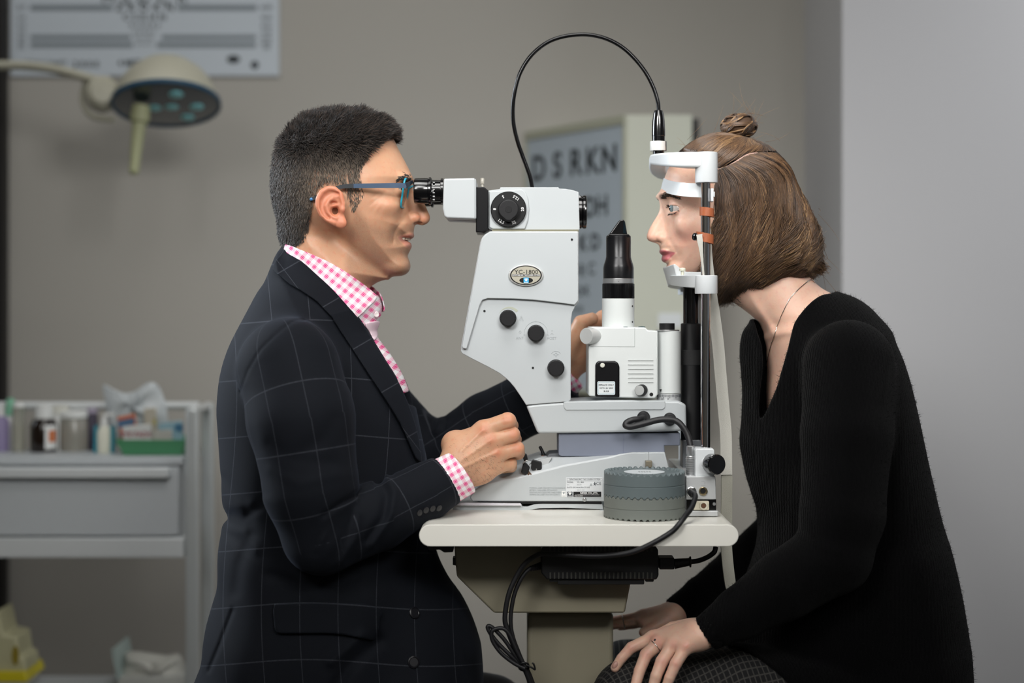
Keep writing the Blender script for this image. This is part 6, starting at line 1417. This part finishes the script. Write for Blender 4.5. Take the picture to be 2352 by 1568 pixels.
# hands
WH1 = [([u3(1590, 1448, -255), u3(1500, 1464, -222)], [26, 15.5]), ([u3(1596, 1456, -268), u3(1513, 1478, -248)], [26, 15.5]), ([u3(1602, 1462, -280), u3(1546, 1480, -272)], [26, 15]), ([u3(1608, 1466, -286), u3(1575, 1486, -290)], [25, 14])]
WF1 = [([u3(1500, 1464, -222), u3(1450, 1487, -218), u3(1427, 1512, -220), u3(1413, 1533, -222)], [14, 12.5, 11, 10]), ([u3(1513, 1478, -248), u3(1484, 1503, -256), u3(1469, 1540, -270), u3(1458, 1580, -284)], [14.5, 13.5, 12, 11]),
       ([u3(1546, 1480, -272), u3(1520, 1519, -286), u3(1507, 1552, -298), u3(1497, 1588, -302)], [14.5, 13.5, 12, 11]), ([u3(1575, 1486, -290), u3(1552, 1524, -302), u3(1538, 1556, -308), u3(1527, 1586, -308)], [13.5, 12.5, 11, 10]),
       ([u3(1585, 1438, -225), u3(1545, 1442, -190), u3(1512, 1456, -180)], [18, 14, 11])]
def hand_f(pal, fin, extra=None):
    def g(x, y, v):
        m = None
        for p, r in pal: d = chain(x, y, v, p, r, 3); m = d if m is None else smin(m, d, 15)
        if extra: m = extra(m, x, y, v)
        f = None
        for p, r in fin: d = smin(chain(x, y, v, p, r, 2), m, 8); f = d if f is None else np.minimum(f, d)
        return f
    return g
def ex1(m, x, y, v):
    m = smin(m, chain(x, y, v, [u3(1720, 1400, -285), u3(1640, 1444, -278), u3(1600, 1456, -268)], [36, 30, 27], 5), 16)
    px, py = pxof(x, y, v)
    for a, b in ((1500, 1463), (1514, 1477), (1546, 1479), (1575, 1484)): m = m - 2 * np.exp(-((px - a) ** 2 + (py - b) ** 2) / 70)
    return m
wh1 = hand_f(WH1, WF1, ex1)
WH2 = [([u3(1545, 1408, 118), u3(1478, 1418, 112)], [27, 20]), ([u3(1545, 1412, 96), u3(1484, 1428, 90)], [26, 18])]
WF2 = [([u3(1478, 1417, 112), u3(1430, 1427, 112), u3(1395, 1432, 112), u3(1360, 1440, 112)], [15.5, 14.5, 13, 12]), ([u3(1478, 1418, 135), u3(1430, 1425, 140), u3(1380, 1432, 140)], [16, 14, 12]), ([u3(1484, 1420, 155), u3(1440, 1428, 165), u3(1400, 1436, 165)], [15, 13, 11]), ([u3(1490, 1424, 172), u3(1455, 1432, 185), u3(1425, 1438, 188)], [14, 12, 10]), ([u3(1530, 1425, 80), u3(1500, 1442, 68), u3(1478, 1452, 66)], [17, 13, 11])]
wh2 = hand_f(WH2, WF2, lambda m, x, y, v: smin(m, chain(x, y, v, [u3(1640, 1370, 150), u3(1570, 1400, 125), u3(1545, 1410, 118)], [32, 27, 26], 5), 14))
hV, hQ = surfnet(wh1, (1370, -360, 1330), (1760, -140, 1560), 1.9, 1); h2V, h2Q = surfnet(wh2, (1350, 20, 1380), (1720, 250, 1520), 2.4, 1)
def wattr(V):
    x, y, v = V.T; px, py = pxof(x, -np.abs(y), v); o = 0 * x
    lipd = Prof([(1552, 580), (1540, 576.5), (1528, 573.5), (1519, 573), (1508, 575), (1508, 603), (1524, 603), (1536, 597), (1545, 588)], 3, 1, 20)(px, py)
    br = Prof([(1514, 449), (1519, 443), (1530, 443), (1545, 447), (1562, 454), (1545, 451), (1532, 450), (1524, 456), (1517, 458)], 2, 1, 20)(px, py)
    lid = line2(px, py, [(1531, 476), (1537, 474.5), (1546, 476), (1553, 480), (1559, 484)]); lid2 = line2(px, py, [(1535, 491), (1545, 490), (1557, 485)])
    red = .55 * np.exp(-((px - 1575) / 30) ** 2 - ((py - 545) / 24) ** 2) + .3 * np.exp(-((px - 1492) / 14) ** 2 - ((py - 540) / 14) ** 2)
    return dict(stub=o, lip=.9 * sst(-lipd, -1, 2.5), red=red, brow=.55 * sst(-br, -1, 2), dark=np.clip(.95 * np.exp(-(lid / 1.6) ** 2) + .2 * np.exp(-(lid2 / 1.2) ** 2), 0, 1) * (px < 1562))
wa = wattr(wV); hz = lambda V: {k: 0 * V[:, 0] for k in wa}; h1 = hz(hV); hpx, hpy = pxof(*hV.T)
h1['red'] = np.clip(sum(.6 * np.exp(-((hpx - a) ** 2 + (hpy - b) ** 2) / 120) for a, b in ((1500, 1463), (1514, 1477), (1546, 1479), (1575, 1484), (1448, 1488), (1484, 1504), (1520, 1520), (1552, 1525))), 0, .8)
h2 = hz(h2V)
BV, BQ = merge([(wV, wQ), (hV, hQ), (h2V, h2Q)])
wbod = np_mesh('body', BV, BQ, WSK, wom, {k: np.concatenate([wa[k], h1[k], h2[k]]) for k in wa})
NAIL = mat('nail_pink', '#c79a8c', .25, noise=0)
for q, dr, y in ((u3(1414, 1531, -222), (-.55, -.35, .8), 0),):
    bm = bmesh.new(); bmesh.ops.create_uvsphere(bm, u_segments=16, v_segments=10, radius=1)
    M = Matrix.Translation(w(q[0] - 1, q[1] - 6, q[2] - 5)) @ Vector((-.5, 0, -.85)).to_track_quat('X', 'Y').to_matrix().to_4x4() @ Matrix.Diagonal((10 * S, 6.4 * S, 5 * S, 1)); bm.transform(M); obj('fingernail', bm, NAIL, wom, 60)
EW = eye_mat('eye_woman', '#7f8f93')
for s_ in (-1, 1): eyeball((1554, s_ * 52, 482), 20.4, (-.95, s_ * .28, -.02), EW, wom)
HWm = hair_mat('hair_woman', '#24170f', '#6b4e34', '#c49d6c', rough=.42)
N, L, b_ = nodes(HWm)
# ends of the hair are bleached by the sun
tn = [n for n in N if n.type == 'ATTRIBUTE' and n.attribute_name == 'tone'][0]; rp_ = [n for n in N if n.type == 'VALTORGB'][0]
al = attr(N, 'along'); L(mth(N, L, 'ADD', mth(N, L, 'MULTIPLY', tn.outputs['Fac'], .78), mth(N, L, 'MULTIPLY', al, .26)), rp_.inputs[0])
def lash(pts, dr, ln, n, seed):
    r = np.random.default_rng(seed); P = np.array(cr(pts, 10)); k = r.integers(0, len(P), n); A = trace(wface, P[k, 0], P[k, 1]); t = np.linspace(0, 1, 5)[None, :, None]
    d = np.array([dr[0], -.25, dr[1]])[None] + r.normal(0, .12, (n, 3)); c = np.array([-.1, 0, -.9 * np.sign(-dr[1]) if False else (-.6 if dr[1] < 0 else .3)])[None]
    return strands('eyelashes', A[:, None] + (d[:, None] * t + c[:, None] * t * t * .5) * ln * (.7 + .5 * r.random((n, 1, 1))), .7, mat('lash_black', '#120d0b', .5, noise=0), wom, {})
lash([(1537, 475.5), (1547, 476.5), (1556, 480.5)], (-.8, -.35), 8, 60, 1); lash([(1536, 491), (1545, 491), (1554, 487)], (-.75, .55), 5, 16, 2)
patch_hair('eyebrow', wbody, [(1521, 453), (1524, 449), (1532, 447.5), (1544, 450), (1560, 456)], [5, 5, 4, 2.5, 1.5], 200, 7, (.9, -.05), HWm, wom, 6, tone=(0, .15), rad=.75, lift=.1)
# ---- hair
HPW = [(1562, 347), (1576, 333), (1592, 320), (1620, 309), (1657, 305), (1700, 313), (1746, 326), (1775, 337), (1799, 360), (1814, 388), (1824, 418), (1839, 456), (1855, 486), (1868, 520), (1875, 560), (1870, 600), (1858, 634), (1838, 645), (1812, 648), (1785, 652), (1750, 668), (1732, 674), (1711, 670), (1685, 674), (1664, 682), (1652, 655), (1643, 600), (1640, 520), (1636, 470), (1624, 432), (1604, 404), (1580, 378)]
HPW = HPW[:21] + [(1732, 674), (1711, 670), (1672, 678), (1640, 684), (1616, 655), (1603, 600), (1597, 520), (1595, 470), (1592, 440), (1590, 412), (1574, 382)]
PHW = Prof(HPW, 3); WHW = WMap([(1600, 360, 112), (1700, 330, 118), (1700, 420, 130), (1660, 520, 126), (1800, 450, 124), (1700, 620, 120), (1830, 600, 112)], 60)
RHW = 88.0
def hcap(x, y, v): return smax(puff(PHW(x, v), y, WHW(x, v), RHW) + 5, -(wface(x, y, v) + 1) if False else (wface(x, y, v) - 400), 3)
def ysurf(x, v, off=0):
    d = PHW(np.asarray(x, f32), np.asarray(v, f32)); W_ = WHW(np.asarray(x), np.asarray(v))
    return -(W_ + off) * np.sqrt(np.clip(1 - (np.clip(RHW + d, 0, RHW) / RHW) ** 2, 0, 1))
PART = [(1640, 396), (1656, 390), (1680, 378), (1704, 362), (1730, 354), (1756, 353)]
cV, cQ = surfnet(hcap, (1540, -150, 290), (1900, 150, 700), 2.6, 1)
cpx, cpy = pxof(cV[:, 0], -np.abs(cV[:, 1]), cV[:, 2])
hw = np_mesh('hair_base', cV, cQ, mat('hair_under', '#1c120d', .8, noise=.2, scale=200), wom)
SC = Prof([(1644, 391), (1664, 384), (1690, 369), (1712, 355), (1728, 350.5), (1742, 350), (1742, 353), (1730, 356), (1716, 362), (1694, 376), (1667, 391), (1646, 397)], 2, 1, 30)
V_, Q_ = surfnet(lambda x, y, v: smax(np.abs(hcap(x, y, v)) - 7.0, SC(*pxof(x, y, v)), 1), (1620, -150, 330), (1780, 5, 420), 1.8, 1)
V_ = V_[:, :]; V_ok = np_mesh('scalp_parting', V_, Q_, mat('scalp', '#b8968a', .5, noise=.05), wom)
def L2_(s, A):
    A = np.array(A, float); return np.stack([np.interp(s, np.linspace(0, 1, len(A)), A[:, i]) for i in (0, 1)], 1)
def wave_paths(n, seed, sgn, ctrl, amp, seg_=15, off=(0, 7), clumps=46, tipj=16):
    r = np.random.default_rng(seed); s = r.random(n); ci = (s * clumps + r.normal(0, .5, n)).astype(int) % clumps
    r0 = r; r = np.random.default_rng(99 + (sgn < 0)); cph = r.uniform(0, 6.28, clumps); cfr = r.uniform(1.9, 3.2, clumps); csc = (np.arange(clumps) + .5) / clumps; ctn = r.random(clumps); cam_ = r.uniform(.5, 1.4, clumps); coff = r.uniform(off[0], off[1], clumps); r = r0
    K = len(ctrl); lenf = 1 - .2 * r.random(n) ** 2 - .12 * (r.random(n) < .15) - .05 * ctn[ci]
    t = np.linspace(0, 1, seg_); P = np.zeros((n, seg_, 2))
    for j, tj in enumerate(t):
        C_ = [L2_(s + (csc[ci] - s) * (.55 * tj), c) for c in ctrl]; q = tj * lenf * (K - 1); i = np.minimum(q.astype(int), K - 2); f = (q - i)[:, None]
        A = np.stack(C_); idx = np.arange(n)
        p0 = A[np.maximum(i - 1, 0), idx]; p1 = A[i, idx]; p2 = A[i + 1, idx]; p3 = A[np.minimum(i + 2, K - 1), idx]
        P[:, j] = .5 * (2 * p1 + (p2 - p0) * f + (2 * p0 - 5 * p1 + 4 * p2 - p3) * f ** 2 + (3 * p1 - p0 - 3 * p2 + p3) * f ** 3)
    T = np.gradient(P, axis=1); T /= np.maximum(np.linalg.norm(T, axis=2, keepdims=True), 1e-6); Nn = np.stack([-T[..., 1], T[..., 0]], -1)
    ph = (cph[ci] * .35 + s * 9)[:, None] + t[None] * 6.28 * cfr[ci][:, None] + r.normal(0, .25, (n, 1)); a = amp * cam_[ci][:, None] * np.clip(t * 1.9 - .45, 0, 1)[None]
    # draw each lock together towards its own middle
    P = P + Nn * (np.sin(ph) * a)[..., None] + (r.normal(0, 1, (n, 1, 2)) * (1.2 + tipj * .25 * t[None, :, None] ** 2))
    y = ysurf(P[..., 0], P[..., 1]) - (coff[ci][:, None] + r.random((n, 1)) * 3) * np.clip(t * 4, .2, 1)[None] - np.cos(ph) * a * .45
    y = np.where(y > -2, -2 - r.random((n, 1)) * 40, y)
    tone = np.clip(.25 + .5 * (ctn[ci] - .3) + r.normal(0, .16, n), 0, 1)
    return np.stack([P[..., 0], y * sgn, P[..., 1]], -1), tone
ctrl = [[(1614, 410), (1634, 402), (1657, 394), (1684, 379), (1704, 367), (1738, 361), (1774, 362)],
        [(1598, 445), (1636, 438), (1690, 428), (1740, 415), (1775, 405), (1798, 398), (1814, 405)],
        [(1598, 510), (1644, 508), (1700, 505), (1755, 498), (1800, 490), (1830, 482), (1848, 480)],
        [(1605, 590), (1648, 590), (1702, 590), (1755, 585), (1805, 575), (1845, 560), (1872, 545)],
        [(1619, 650), (1659, 658), (1708, 650), (1752, 645), (1795, 630), (1840, 620), (1870, 600)],
        [(1638, 694), (1680, 688), (1730, 686), (1760, 668), (1800, 658), (1845, 645), (1882, 628)]]
PTH = []; TN = []
for n_, sd, sg, a_w, of in ((12000, 11, 1, 11, (-1, 9)), (4500, 12, 1, 19, (4, 16)), (4500, 13, -1, 13, (-1, 9))):
    p, tn_ = wave_paths(n_, sd, sg, ctrl, a_w, off=of); PTH.append(p); TN.append(tn_)
# swept up into the knot
up1 = [[(1560, 350), (1572, 364), (1590, 384), (1600, 404), (1612, 402), (1632, 396), (1676, 372), (1708, 358), (1770, 352)],
       [(1590, 327), (1605, 340), (1622, 352), (1640, 366), (1664, 366), (1690, 356), (1712, 345), (1732, 342), (1752, 338)],
       [(1640, 309), (1650, 316), (1664, 322), (1676, 332), (1688, 338), (1700, 338), (1712, 334), (1722, 332), (1734, 328)],
       [(1692, 313), (1694, 314), (1698, 315), (1702, 316), (1706, 317), (1710, 318), (1714, 318), (1718, 319), (1722, 320)]]
for n_, sd, sg in ((4200, 21, 1), (2400, 22, -1)):
    p, tn_ = wave_paths(n_, sd, sg, up1, 2.2, off=(0, 3), clumps=50, tipj=1); PTH.append(p); TN.append(tn_ * .9)
strands('hair', np.concatenate(PTH), .85, HWm, wom, dict(tone=np.concatenate(TN), gray=np.zeros(sum(map(len, TN)))), taper=.35)
# knot
def bun(n, seed):
    r = np.random.default_rng(seed); P = []; tn_ = []
    for i in range(n):
        ph = r.uniform(0, 6.28); sp = r.uniform(.9, 2.2); lat0 = r.uniform(-1.45, 1.45); R_ = r.uniform(.93, 1.04); cl = int(lat0 * 7)
        t = np.linspace(0, 1, 12); lon = ph + sp * t; lat = lat0 + .35 * np.sin(lon * 1.3 + cl)
        # coils run around a tilted axis
        X = np.cos(lat) * np.cos(lon); Y = np.cos(lat) * np.sin(lon); Z = np.sin(lat)
        a = .5 + .25 * (cl % 3); x2 = X * math.cos(a) + Z * math.sin(a); z2 = -X * math.sin(a) + Z * math.cos(a)
        P.append(np.stack([1697 + 41 * R_ * x2, 36 * R_ * Y, 290 + 28.5 * R_ * z2], -1)); tn_.append(np.clip(.35 + .4 * math.sin(cl * 2.1) + r.normal(0, .12), 0, 1))
    return np.array(P), np.array(tn_)
bp_, bt_ = bun(6500, 4)
kn_ = strands('hair_knot', bp_, 1.25, HWm, wom, dict(tone=bt_, gray=0 * bt_))
bm = bmesh.new(); bmesh.ops.create_uvsphere(bm, u_segments=32, v_segments=20, radius=1); bm.transform(Matrix.Translation(w(1697, 0, 290)) @ Matrix.Diagonal((38 * S, 33 * S, 26 * S, 1))); obj('knot_core', bm, mat('knot_core', '#4a3524', .7, noise=.2, scale=300), kn_, 60)
# flyaway hairs
r = np.random.default_rng(9); fl = []
for i in range(70):
    a = r.uniform(-2.2, .2); bx, bv = (1697 + 40 * math.cos(a), 290 + 28 * math.sin(a)) if i < 24 else ((1840 + r.uniform(0, 40), 480 + r.uniform(0, 120)) if i < 52 else (1570 + r.uniform(0, 230), 330 + r.uniform(-8, 10)))
    t = np.linspace(0, 1, 12); d = r.normal(0, 1, 2); d[1] = -abs(d[1]) if not (24 <= i < 52) else abs(d[1]); d[0] = abs(d[0]) if 24 <= i < 52 else d[0]; l = r.uniform(15, 50); cu_ = r.normal(0, 14, 2)
    fl.append(np.stack([bx + d[0] * l * t * .8 + cu_[0] * t * t, r.uniform(-40, 40) + 0 * t, bv + d[1] * l * t * .8 + cu_[1] * t * t], -1))
strands('flyaway_hairs', np.array(fl), .42, HWm, wom, dict(tone=np.full(70, .6), gray=np.zeros(70)))
# ---- jumper
TWP = [(1745, 722), (1712, 753), (1702, 782), (1700, 817), (1703, 855), (1706, 903), (1704, 966), (1700, 1014), (1706, 1052), (1716, 1098), (1730, 1142), (1741, 1180), (1740, 1260), (1700, 1380), (1690, 1500), (1700, 1700), (2200, 1720), (2217, 1600), (2214, 1499), (2208, 1441), (2195, 1358), (2174, 1264), (2152, 1188), (2131, 1100), (2108, 998), (2092, 925), (2079, 871), (2066, 826), (2050, 785), (2040, 757), (2012, 724), (1987, 699), (1955, 680), (1917, 670), (1870, 668), (1800, 700)]
PTW = Prof(TWP, 3); WTW = WMap([(1880, 690, 120), (1990, 720, 190), (1760, 760, 120), (1730, 900, 130), (1800, 850, 178), (1950, 850, 240), (1750, 1000, 170), (1900, 1100, 230), (1950, 1400, 250), (2000, 1600, 270), (1800, 1500, 220)], 60)
AW = [u3(1950, 838, -205), u3(1945, 1000, -255), u3(1935, 1180, -282), u3(1915, 1275, -288)]; RAW = [98, 96, 88, 80]
FW = [u3(1915, 1275, -288), u3(1800, 1345, -288), u3(1700, 1408, -284), u3(1612, 1460, -276)]; RFW = [80, 72, 55, 37]
AW2 = [u3(1850, 860, 200), u3(1830, 1080, 240), u3(1800, 1220, 235)]; RAW2 = [90, 75, 66]
FW2 = [u3(1800, 1220, 235), u3(1700, 1305, 190), u3(1610, 1368, 145), u3(1540, 1410, 118)]; RFW2 = [66, 58, 44, 32]
THN = [u3(1458, 1622, -190), u3(1690, 1602, -190), u3(1960, 1640, -150)]; RTH = [90, 108, 135]
THF = [u3(1440, 1560, 190), u3(1690, 1560, 185), u3(1960, 1620, 140)]; RTF = [88, 105, 135]
HEM = Prof([(1640, 1440), (1664, 1478), (1684, 1486), (1723, 1500), (1755, 1521), (1787, 1547), (1815, 1575), (1860, 1640), (1900, 1750), (2400, 1800), (2400, 1000), (1640, 1200)], 2)
OPW = Prof([(1600, 800), (1696, 752), (1713, 741), (1729, 731), (1741, 768), (1750, 798), (1751.5, 839), (1745, 903), (1743, 935), (1745, 962), (1757, 951), (1773, 916), (1786, 884), (1795, 852), (1808, 807), (1817, 769), (1825, 741), (1843, 715), (1866, 691), (1891, 676), (1917, 671), (1935, 640), (1900, 560), (1600, 540)], 2)
def jumper(x, y, v):
    t = puff(PTW(x, v), y, WTW(x, v), 130); t = smin(t, wneck(x, y, v) - 8, 14)
    t = smin(t, smax(chain(x, y, v, THN, RTH, 15) - 8, HEM(*pxof(x, y, v)), 6), 10)
    px, py = pxof(x, y, v)
    a = chain(x, y, v, AW, RAW, 14); f_ = chain(x, y, v, FW, RFW, 10)
    f_ = f_ + 4 * gr(px, py, [(1873, 1177), (1900, 1215), (1940, 1235)], 8) - 3 * gr(px, py, [(1850, 1215), (1880, 1250), (1930, 1270)], 8)
    c = u3(1617, 1457, -276); n = np.array([-.83, .04, .55]); cut = (x - c[0]) * n[0] + (y - c[1]) * n[1] + (v - c[2]) * n[2]
    f_ = smax(smax(f_, cut, 3), -np.maximum(chain(x, y, v, FW[2:], [50, 32.5], 2), -cut - 30), 1.5)
    t = smin(smin(t, a, 26), f_, 12)
    g = chain(x, y, v, AW2, RAW2, 14); h = chain(x, y, v, FW2, RFW2, 8)
    h = h - 3 * gr(px, py, [(1590, 1338), (1600, 1380)], 10) - 3 * gr(px, py, [(1640, 1300), (1655, 1340)], 10)
    c = u3(1548, 1406, 120); n = np.array([-.82, -.15, .55]); h = smax(h, (x - c[0]) * n[0] + (y - c[1]) * n[1] + (v - c[2]) * n[2], 3)
    t = smin(smin(t, g, 20), h, 8)
    op = np.maximum(OPW(px, py), y - 25 - np.maximum(0, 735 - v) * 8); t = smax(t, -op, 4)
    t = t - 1.5 * gr(px, py, [(2045, 790), (2040, 850), (2030, 930)], 4) * (y < 0)
    return t
KN_ = bpy.data.materials.new('black_knit'); KN_.use_nodes = True; N, L, b = nodes(KN_)
L(mixc(N, L, noise(N, L, 300, 3), lin('#020203'), lin('#060607')), b.inputs['Base Color']); b.inputs['Roughness'].default_value = .95; b.inputs['Specular IOR Level'].default_value = .1; b.inputs['Sheen Weight'].default_value = .03; b.inputs['Sheen Roughness'].default_value = .5
wv = N.new('ShaderNodeTexWave'); wv.inputs['Scale'].default_value = 190; wv.inputs['Distortion'].default_value = 3; wv.bands_direction = 'X'; tcx = N.new('ShaderNodeTexCoord'); L(tcx.outputs['Object'], wv.inputs['Vector'])
bp = N.new('ShaderNodeBump'); bp.inputs['Strength'].default_value = .6; bp.inputs['Distance'].default_value = .0012; L(mth(N, L, 'ADD', wv.outputs['Fac'], noise(N, L, 700, 3)), bp.inputs['Height']); L(bp.outputs['Normal'], b.inputs['Normal'])
V_, Q_ = surfnet(jumper, (1500, -400, 655), (2250, 340, 1720), 4, 1); jm = np_mesh('jumper', V_, Q_, KN_, wom)
r = np.random.default_rng(3); k = r.choice(len(V_), 26000); Nn = grad(jumper, V_[k], 2); nf = len(k)
near_ = r.normal(0, .9, (nf, 3)); t = np.linspace(0, 1, 3)[None, :, None]
fz = V_[k][:, None] + (Nn + near_)[:, None] * t * r.uniform(1.2, 3.6, (nf, 1, 1)); strands('knit_fuzz', fz, .32, KN_, jm, {})
# trousers with woven diamonds
TP = bpy.data.materials.new('diamond_weave'); TP.use_nodes = True; N, L, b = nodes(TP)
def ln2(a, wdt):
    p = mth(N, L, 'FRACT', mth(N, L, 'DIVIDE', attr(N, a), 12.5)); d = mth(N, L, 'ABSOLUTE', mth(N, L, 'SUBTRACT', p, .5)); s = N.new('ShaderNodeMapRange'); s.inputs[1].default_value = .5 - wdt; s.inputs[2].default_value = .5 - wdt * .5; L(d, s.inputs[0]); return s.outputs[0]
kk = mth(N, L, 'MULTIPLY', mth(N, L, 'MAXIMUM', ln2('ga', .15), ln2('gb', .12)), mth(N, L, 'ADD', mth(N, L, 'MULTIPLY', noise(N, L, 700, 2), .9), .2))
L(mixc(N, L, kk, lin('#0b0b0d'), lin('#4f4d49')), b.inputs['Base Color']); b.inputs['Roughness'].default_value = .85
def wlegs(x, y, v):
    n = chain(x, y, v, THN, RTH, 15); n = smin(n, chain(x, y, v, [(1440, -182, 1560), (1470, -180, 1900), (1500, -175, 2400)], [88, 62, 46], 15), 25)
    f = chain(x, y, v, THF, RTF, 15); f = smin(f, chain(x, y, v, [(1455, 190, 1600), (1470, 185, 1900), (1500, 180, 2400)], [86, 62, 46], 15), 25)
    return smax(smin(np.minimum(n, f), ell(x, y, v, (1990, 0, 1650), (190, 240, 140)), 30), v - 2410, 4)
V_, Q_ = surfnet(wlegs, (1330, -340, 1440), (2200, 345, 2430), 4.5, 1)
axy = np.interp(V_[:, 0], [1458, 1960], [-190, -150]); axv = np.interp(V_[:, 0], [q[0] for q in THN], [q[2] for q in THN]); B_ = np.arctan2(V_[:, 1] - axy, axv - V_[:, 2]) * 100; A_ = V_[:, 0] * 1.0
np_mesh('trousers', V_, Q_, TP, wom, dict(ga=A_ + B_ * .3, gb=B_ * .8 - A_ * .25))
for sg in (-1, 1):
    V_, Q_ = surfnet(lambda x, y, v: smax(chain(x, y, v, [(1520, sg * 178, 2440), (1450, sg * 178, 2445), (1350, sg * 180, 2465)], [46, 45, 32], 20), v - 2499, 3), (1280, sg * 180 - 70, 2370), (1600, sg * 180 + 70, 2505), 5, 1)
    np_mesh('shoe', V_, Q_, mat('ankle_boot', '#100f10', .4), wom)
# ---- jewellery
SILV = mat('silver_jewel', '#d6d3cf', .18, metal=1, noise=0)
nl = thing('necklace', 'fine silver chain necklace with a small beaded pendant on the woman', 'necklace', U(1757, 860, -60))
def skin_path(pts, lift=1.6, n=6):
    P = np.array(cr(pts, n)); A = trace(wbody, P[:, 0], P[:, 1]); G = grad(wbody, A); A = A + G * lift; return [w(*a) for a in A]
bm = bmesh.new(); bm_tube(bm, skin_path([(1871, 650), (1862, 643), (1849, 651), (1830, 668), (1814, 686), (1801, 712), (1791, 736), (1781, 766), (1773, 790), (1766, 818), (1760, 845), (1757.5, 859)]), .95, 8)
obj('chain', bm, SILV, nl, 60)
bm = bmesh.new(); bm_tube(bm, skin_path([(1748.5, 764), (1752, 792), (1754, 823), (1756.5, 857)], 2.5), .95, 8); obj('chain', bm, SILV, nl, 60)
bm = bmesh.new(); q = trace(wbody, [1757], [868])[0]
for k, (dx, dv, r_) in enumerate(((0, -8, 3.2), (1.5, -1, 2.4), (-1, 3, 2), (1.6, 7, 2.6), (-.6, 11, 2), (.5, 14, 1.6))):
    m_ = Matrix.Translation(w(q[0] + dx, q[1] - 4, q[2] + dv)); bmesh.ops.create_icosphere(bm, subdivisions=2, radius=r_ * S, matrix=m_)
obj('pendant', bm, SILV, nl, 60)
def ring(name, label, c, ax, r_, stone=None):
    t = thing(name, label, 'ring', w(*c)); ax = Vector((ax[0], ax[1], -ax[2])).normalized(); e1 = ax.orthogonal().normalized(); e2 = ax.cross(e1)
    bm = bmesh.new(); P = [w(*c) + (e1 * math.cos(a) + e2 * math.sin(a)) * r_ * S for a in np.linspace(0, 2 * PI, 33)]; bm_tube(bm, P, 1.3, 8, False); obj('band', bm, SILV, t, 60)
    if stone is not None:
        bm = bmesh.new(); bmesh.ops.create_icosphere(bm, subdivisions=2, radius=3.2 * S, matrix=Matrix.Translation(w(*c) + Vector(stone).normalized() * (r_ + 1.5) * S)); obj('stone', bm, mat('ring_stone', '#2a2a30', .1), t, 60)
        bm = bmesh.new(); bm_tube(bm, [w(*c) + Vector(stone).normalized() * (r_ + 1) * S + Vector((-5 * S, 0, -2 * S)), w(*c) + Vector(stone).normalized() * (r_ + 1) * S + Vector((5 * S, 0, -2 * S))], 1.6, 8); obj('setting', bm, SILV, t, 60)
a0, a1 = np.array(u3(1513, 1478, -248)), np.array(u3(1484, 1503, -256)); ring('finger_ring', 'thin silver ring with a dark stone on the hand resting on patterned trousers', a0 + (a1 - a0) * .25, a1 - a0, 15.2, (-.1, -.5, 1))
a0, a1 = np.array(u3(1478, 1417, 112)), np.array(u3(1430, 1427, 112)); ring('finger_ring', 'plain silver ring on the woman\'s far hand beside the table column', a0 + (a1 - a0) * .97, a1 - a0, 15.6)
# ------------------------------------------------------------------ light and camera
def area(name, loc, target, sx, sy, power, col=(1, 1, 1), spread=180):
    l = bpy.data.lights.new(name, 'AREA'); l.shape = 'RECTANGLE'; l.size = sx; l.size_y = sy; l.energy = power; l.color = col; l.spread = math.radians(spread)
    o = bpy.data.objects.new(name, l); C.objects.link(o); o.location = loc
    o.rotation_euler = (Vector(target) - Vector(loc)).to_track_quat('-Z', 'Y').to_euler(); return o
area('softbox_key', (0.0, -1.55, 2.4), (0.05, 0.0, 1.4), .9, .7, 1.5, (1, .985, .965), 48)  # unseen studio softbox as key, not a fitting of the room
area('softbox_over', (0.0, -0.55, 2.5), (0.05, -0.1, 1.3), .9, .6, 3.4, (1, .985, .96), 90)  # unseen overhead softbox, added so the table top shades what is below
area('fill_front_left', (-.85, -2.35, 2.25), (0.12, 0.0, 1.36), .8, .6, 2.9, (1, .99, .97), 46)  # added frontal fill from camera left, lifts the woman's face
area('fill_front_right', (.85, -2.35, 2.25), (-.12, 0.0, 1.36), .8, .6, 2.5, (1, .99, .97), 46)  # added frontal fill from camera right, lifts the man's face
area('rim_light_left', (-2.1, 0.45, 1.7), (-.25, -0.1, 1.05), .6, 1.3, 9, (.84, .92, 1), 60)  # unseen cool light added for the rim along the man's back, no window there
area('wall_wash_light', (-.75, 0.8, 2.55), (-.7, 1.6, 1.1), 2.0, .4, 4.9, (1, .99, .97), 150)  # added light that only brightens the back wall, mostly its left part
area('reflection_light', (0, -2.9, 2.5), (0, -3.4, 1.3), 3.0, .4, 9, (1, .99, .97), 160)  # added behind the camera: lights the front wall for chrome to reflect
area('wall_light_right', (1.9, .48, 1.95), (1.15, 1.16, 1.75), .5, .9, 5.8, (.97, .98, 1), 140)  # unseen light added to brighten the right wall, no window modelled
wd = bpy.data.worlds.new('room_world'); bpy.context.scene.world = wd; wd.use_nodes = True
wd.node_tree.nodes['Background'].inputs[0].default_value = (.5, .52, .55, 1); wd.node_tree.nodes['Background'].inputs[1].default_value = .1
cam = bpy.data.cameras.new('camera'); co = bpy.data.objects.new('camera', cam); C.objects.link(co)
co.location = (0, -D * S, ZC); co.rotation_euler = (PI / 2, 0, 0)
cam.sensor_width = 36; cam.lens = D / 2352 * 36; cam.shift_y = -(784 - 700) / 2352
cam.dof.use_dof = True; cam.dof.focus_distance = (D - 140) * S; cam.dof.aperture_fstop = 2.15
sc = bpy.context.scene; sc.camera = co
sc.cycles.max_bounces = 6; sc.cycles.diffuse_bounces = 3; sc.cycles.glossy_bounces = 3; sc.cycles.transmission_bounces = 6; sc.cycles.transparent_max_bounces = 8; sc.cycles.adaptive_threshold = .02
sc.view_settings.view_transform = 'Standard'; sc.view_settings.look = 'None'; sc.view_settings.exposure = 0.1; sc.view_settings.gamma = 1
sc.view_settings.use_curve_mapping = False
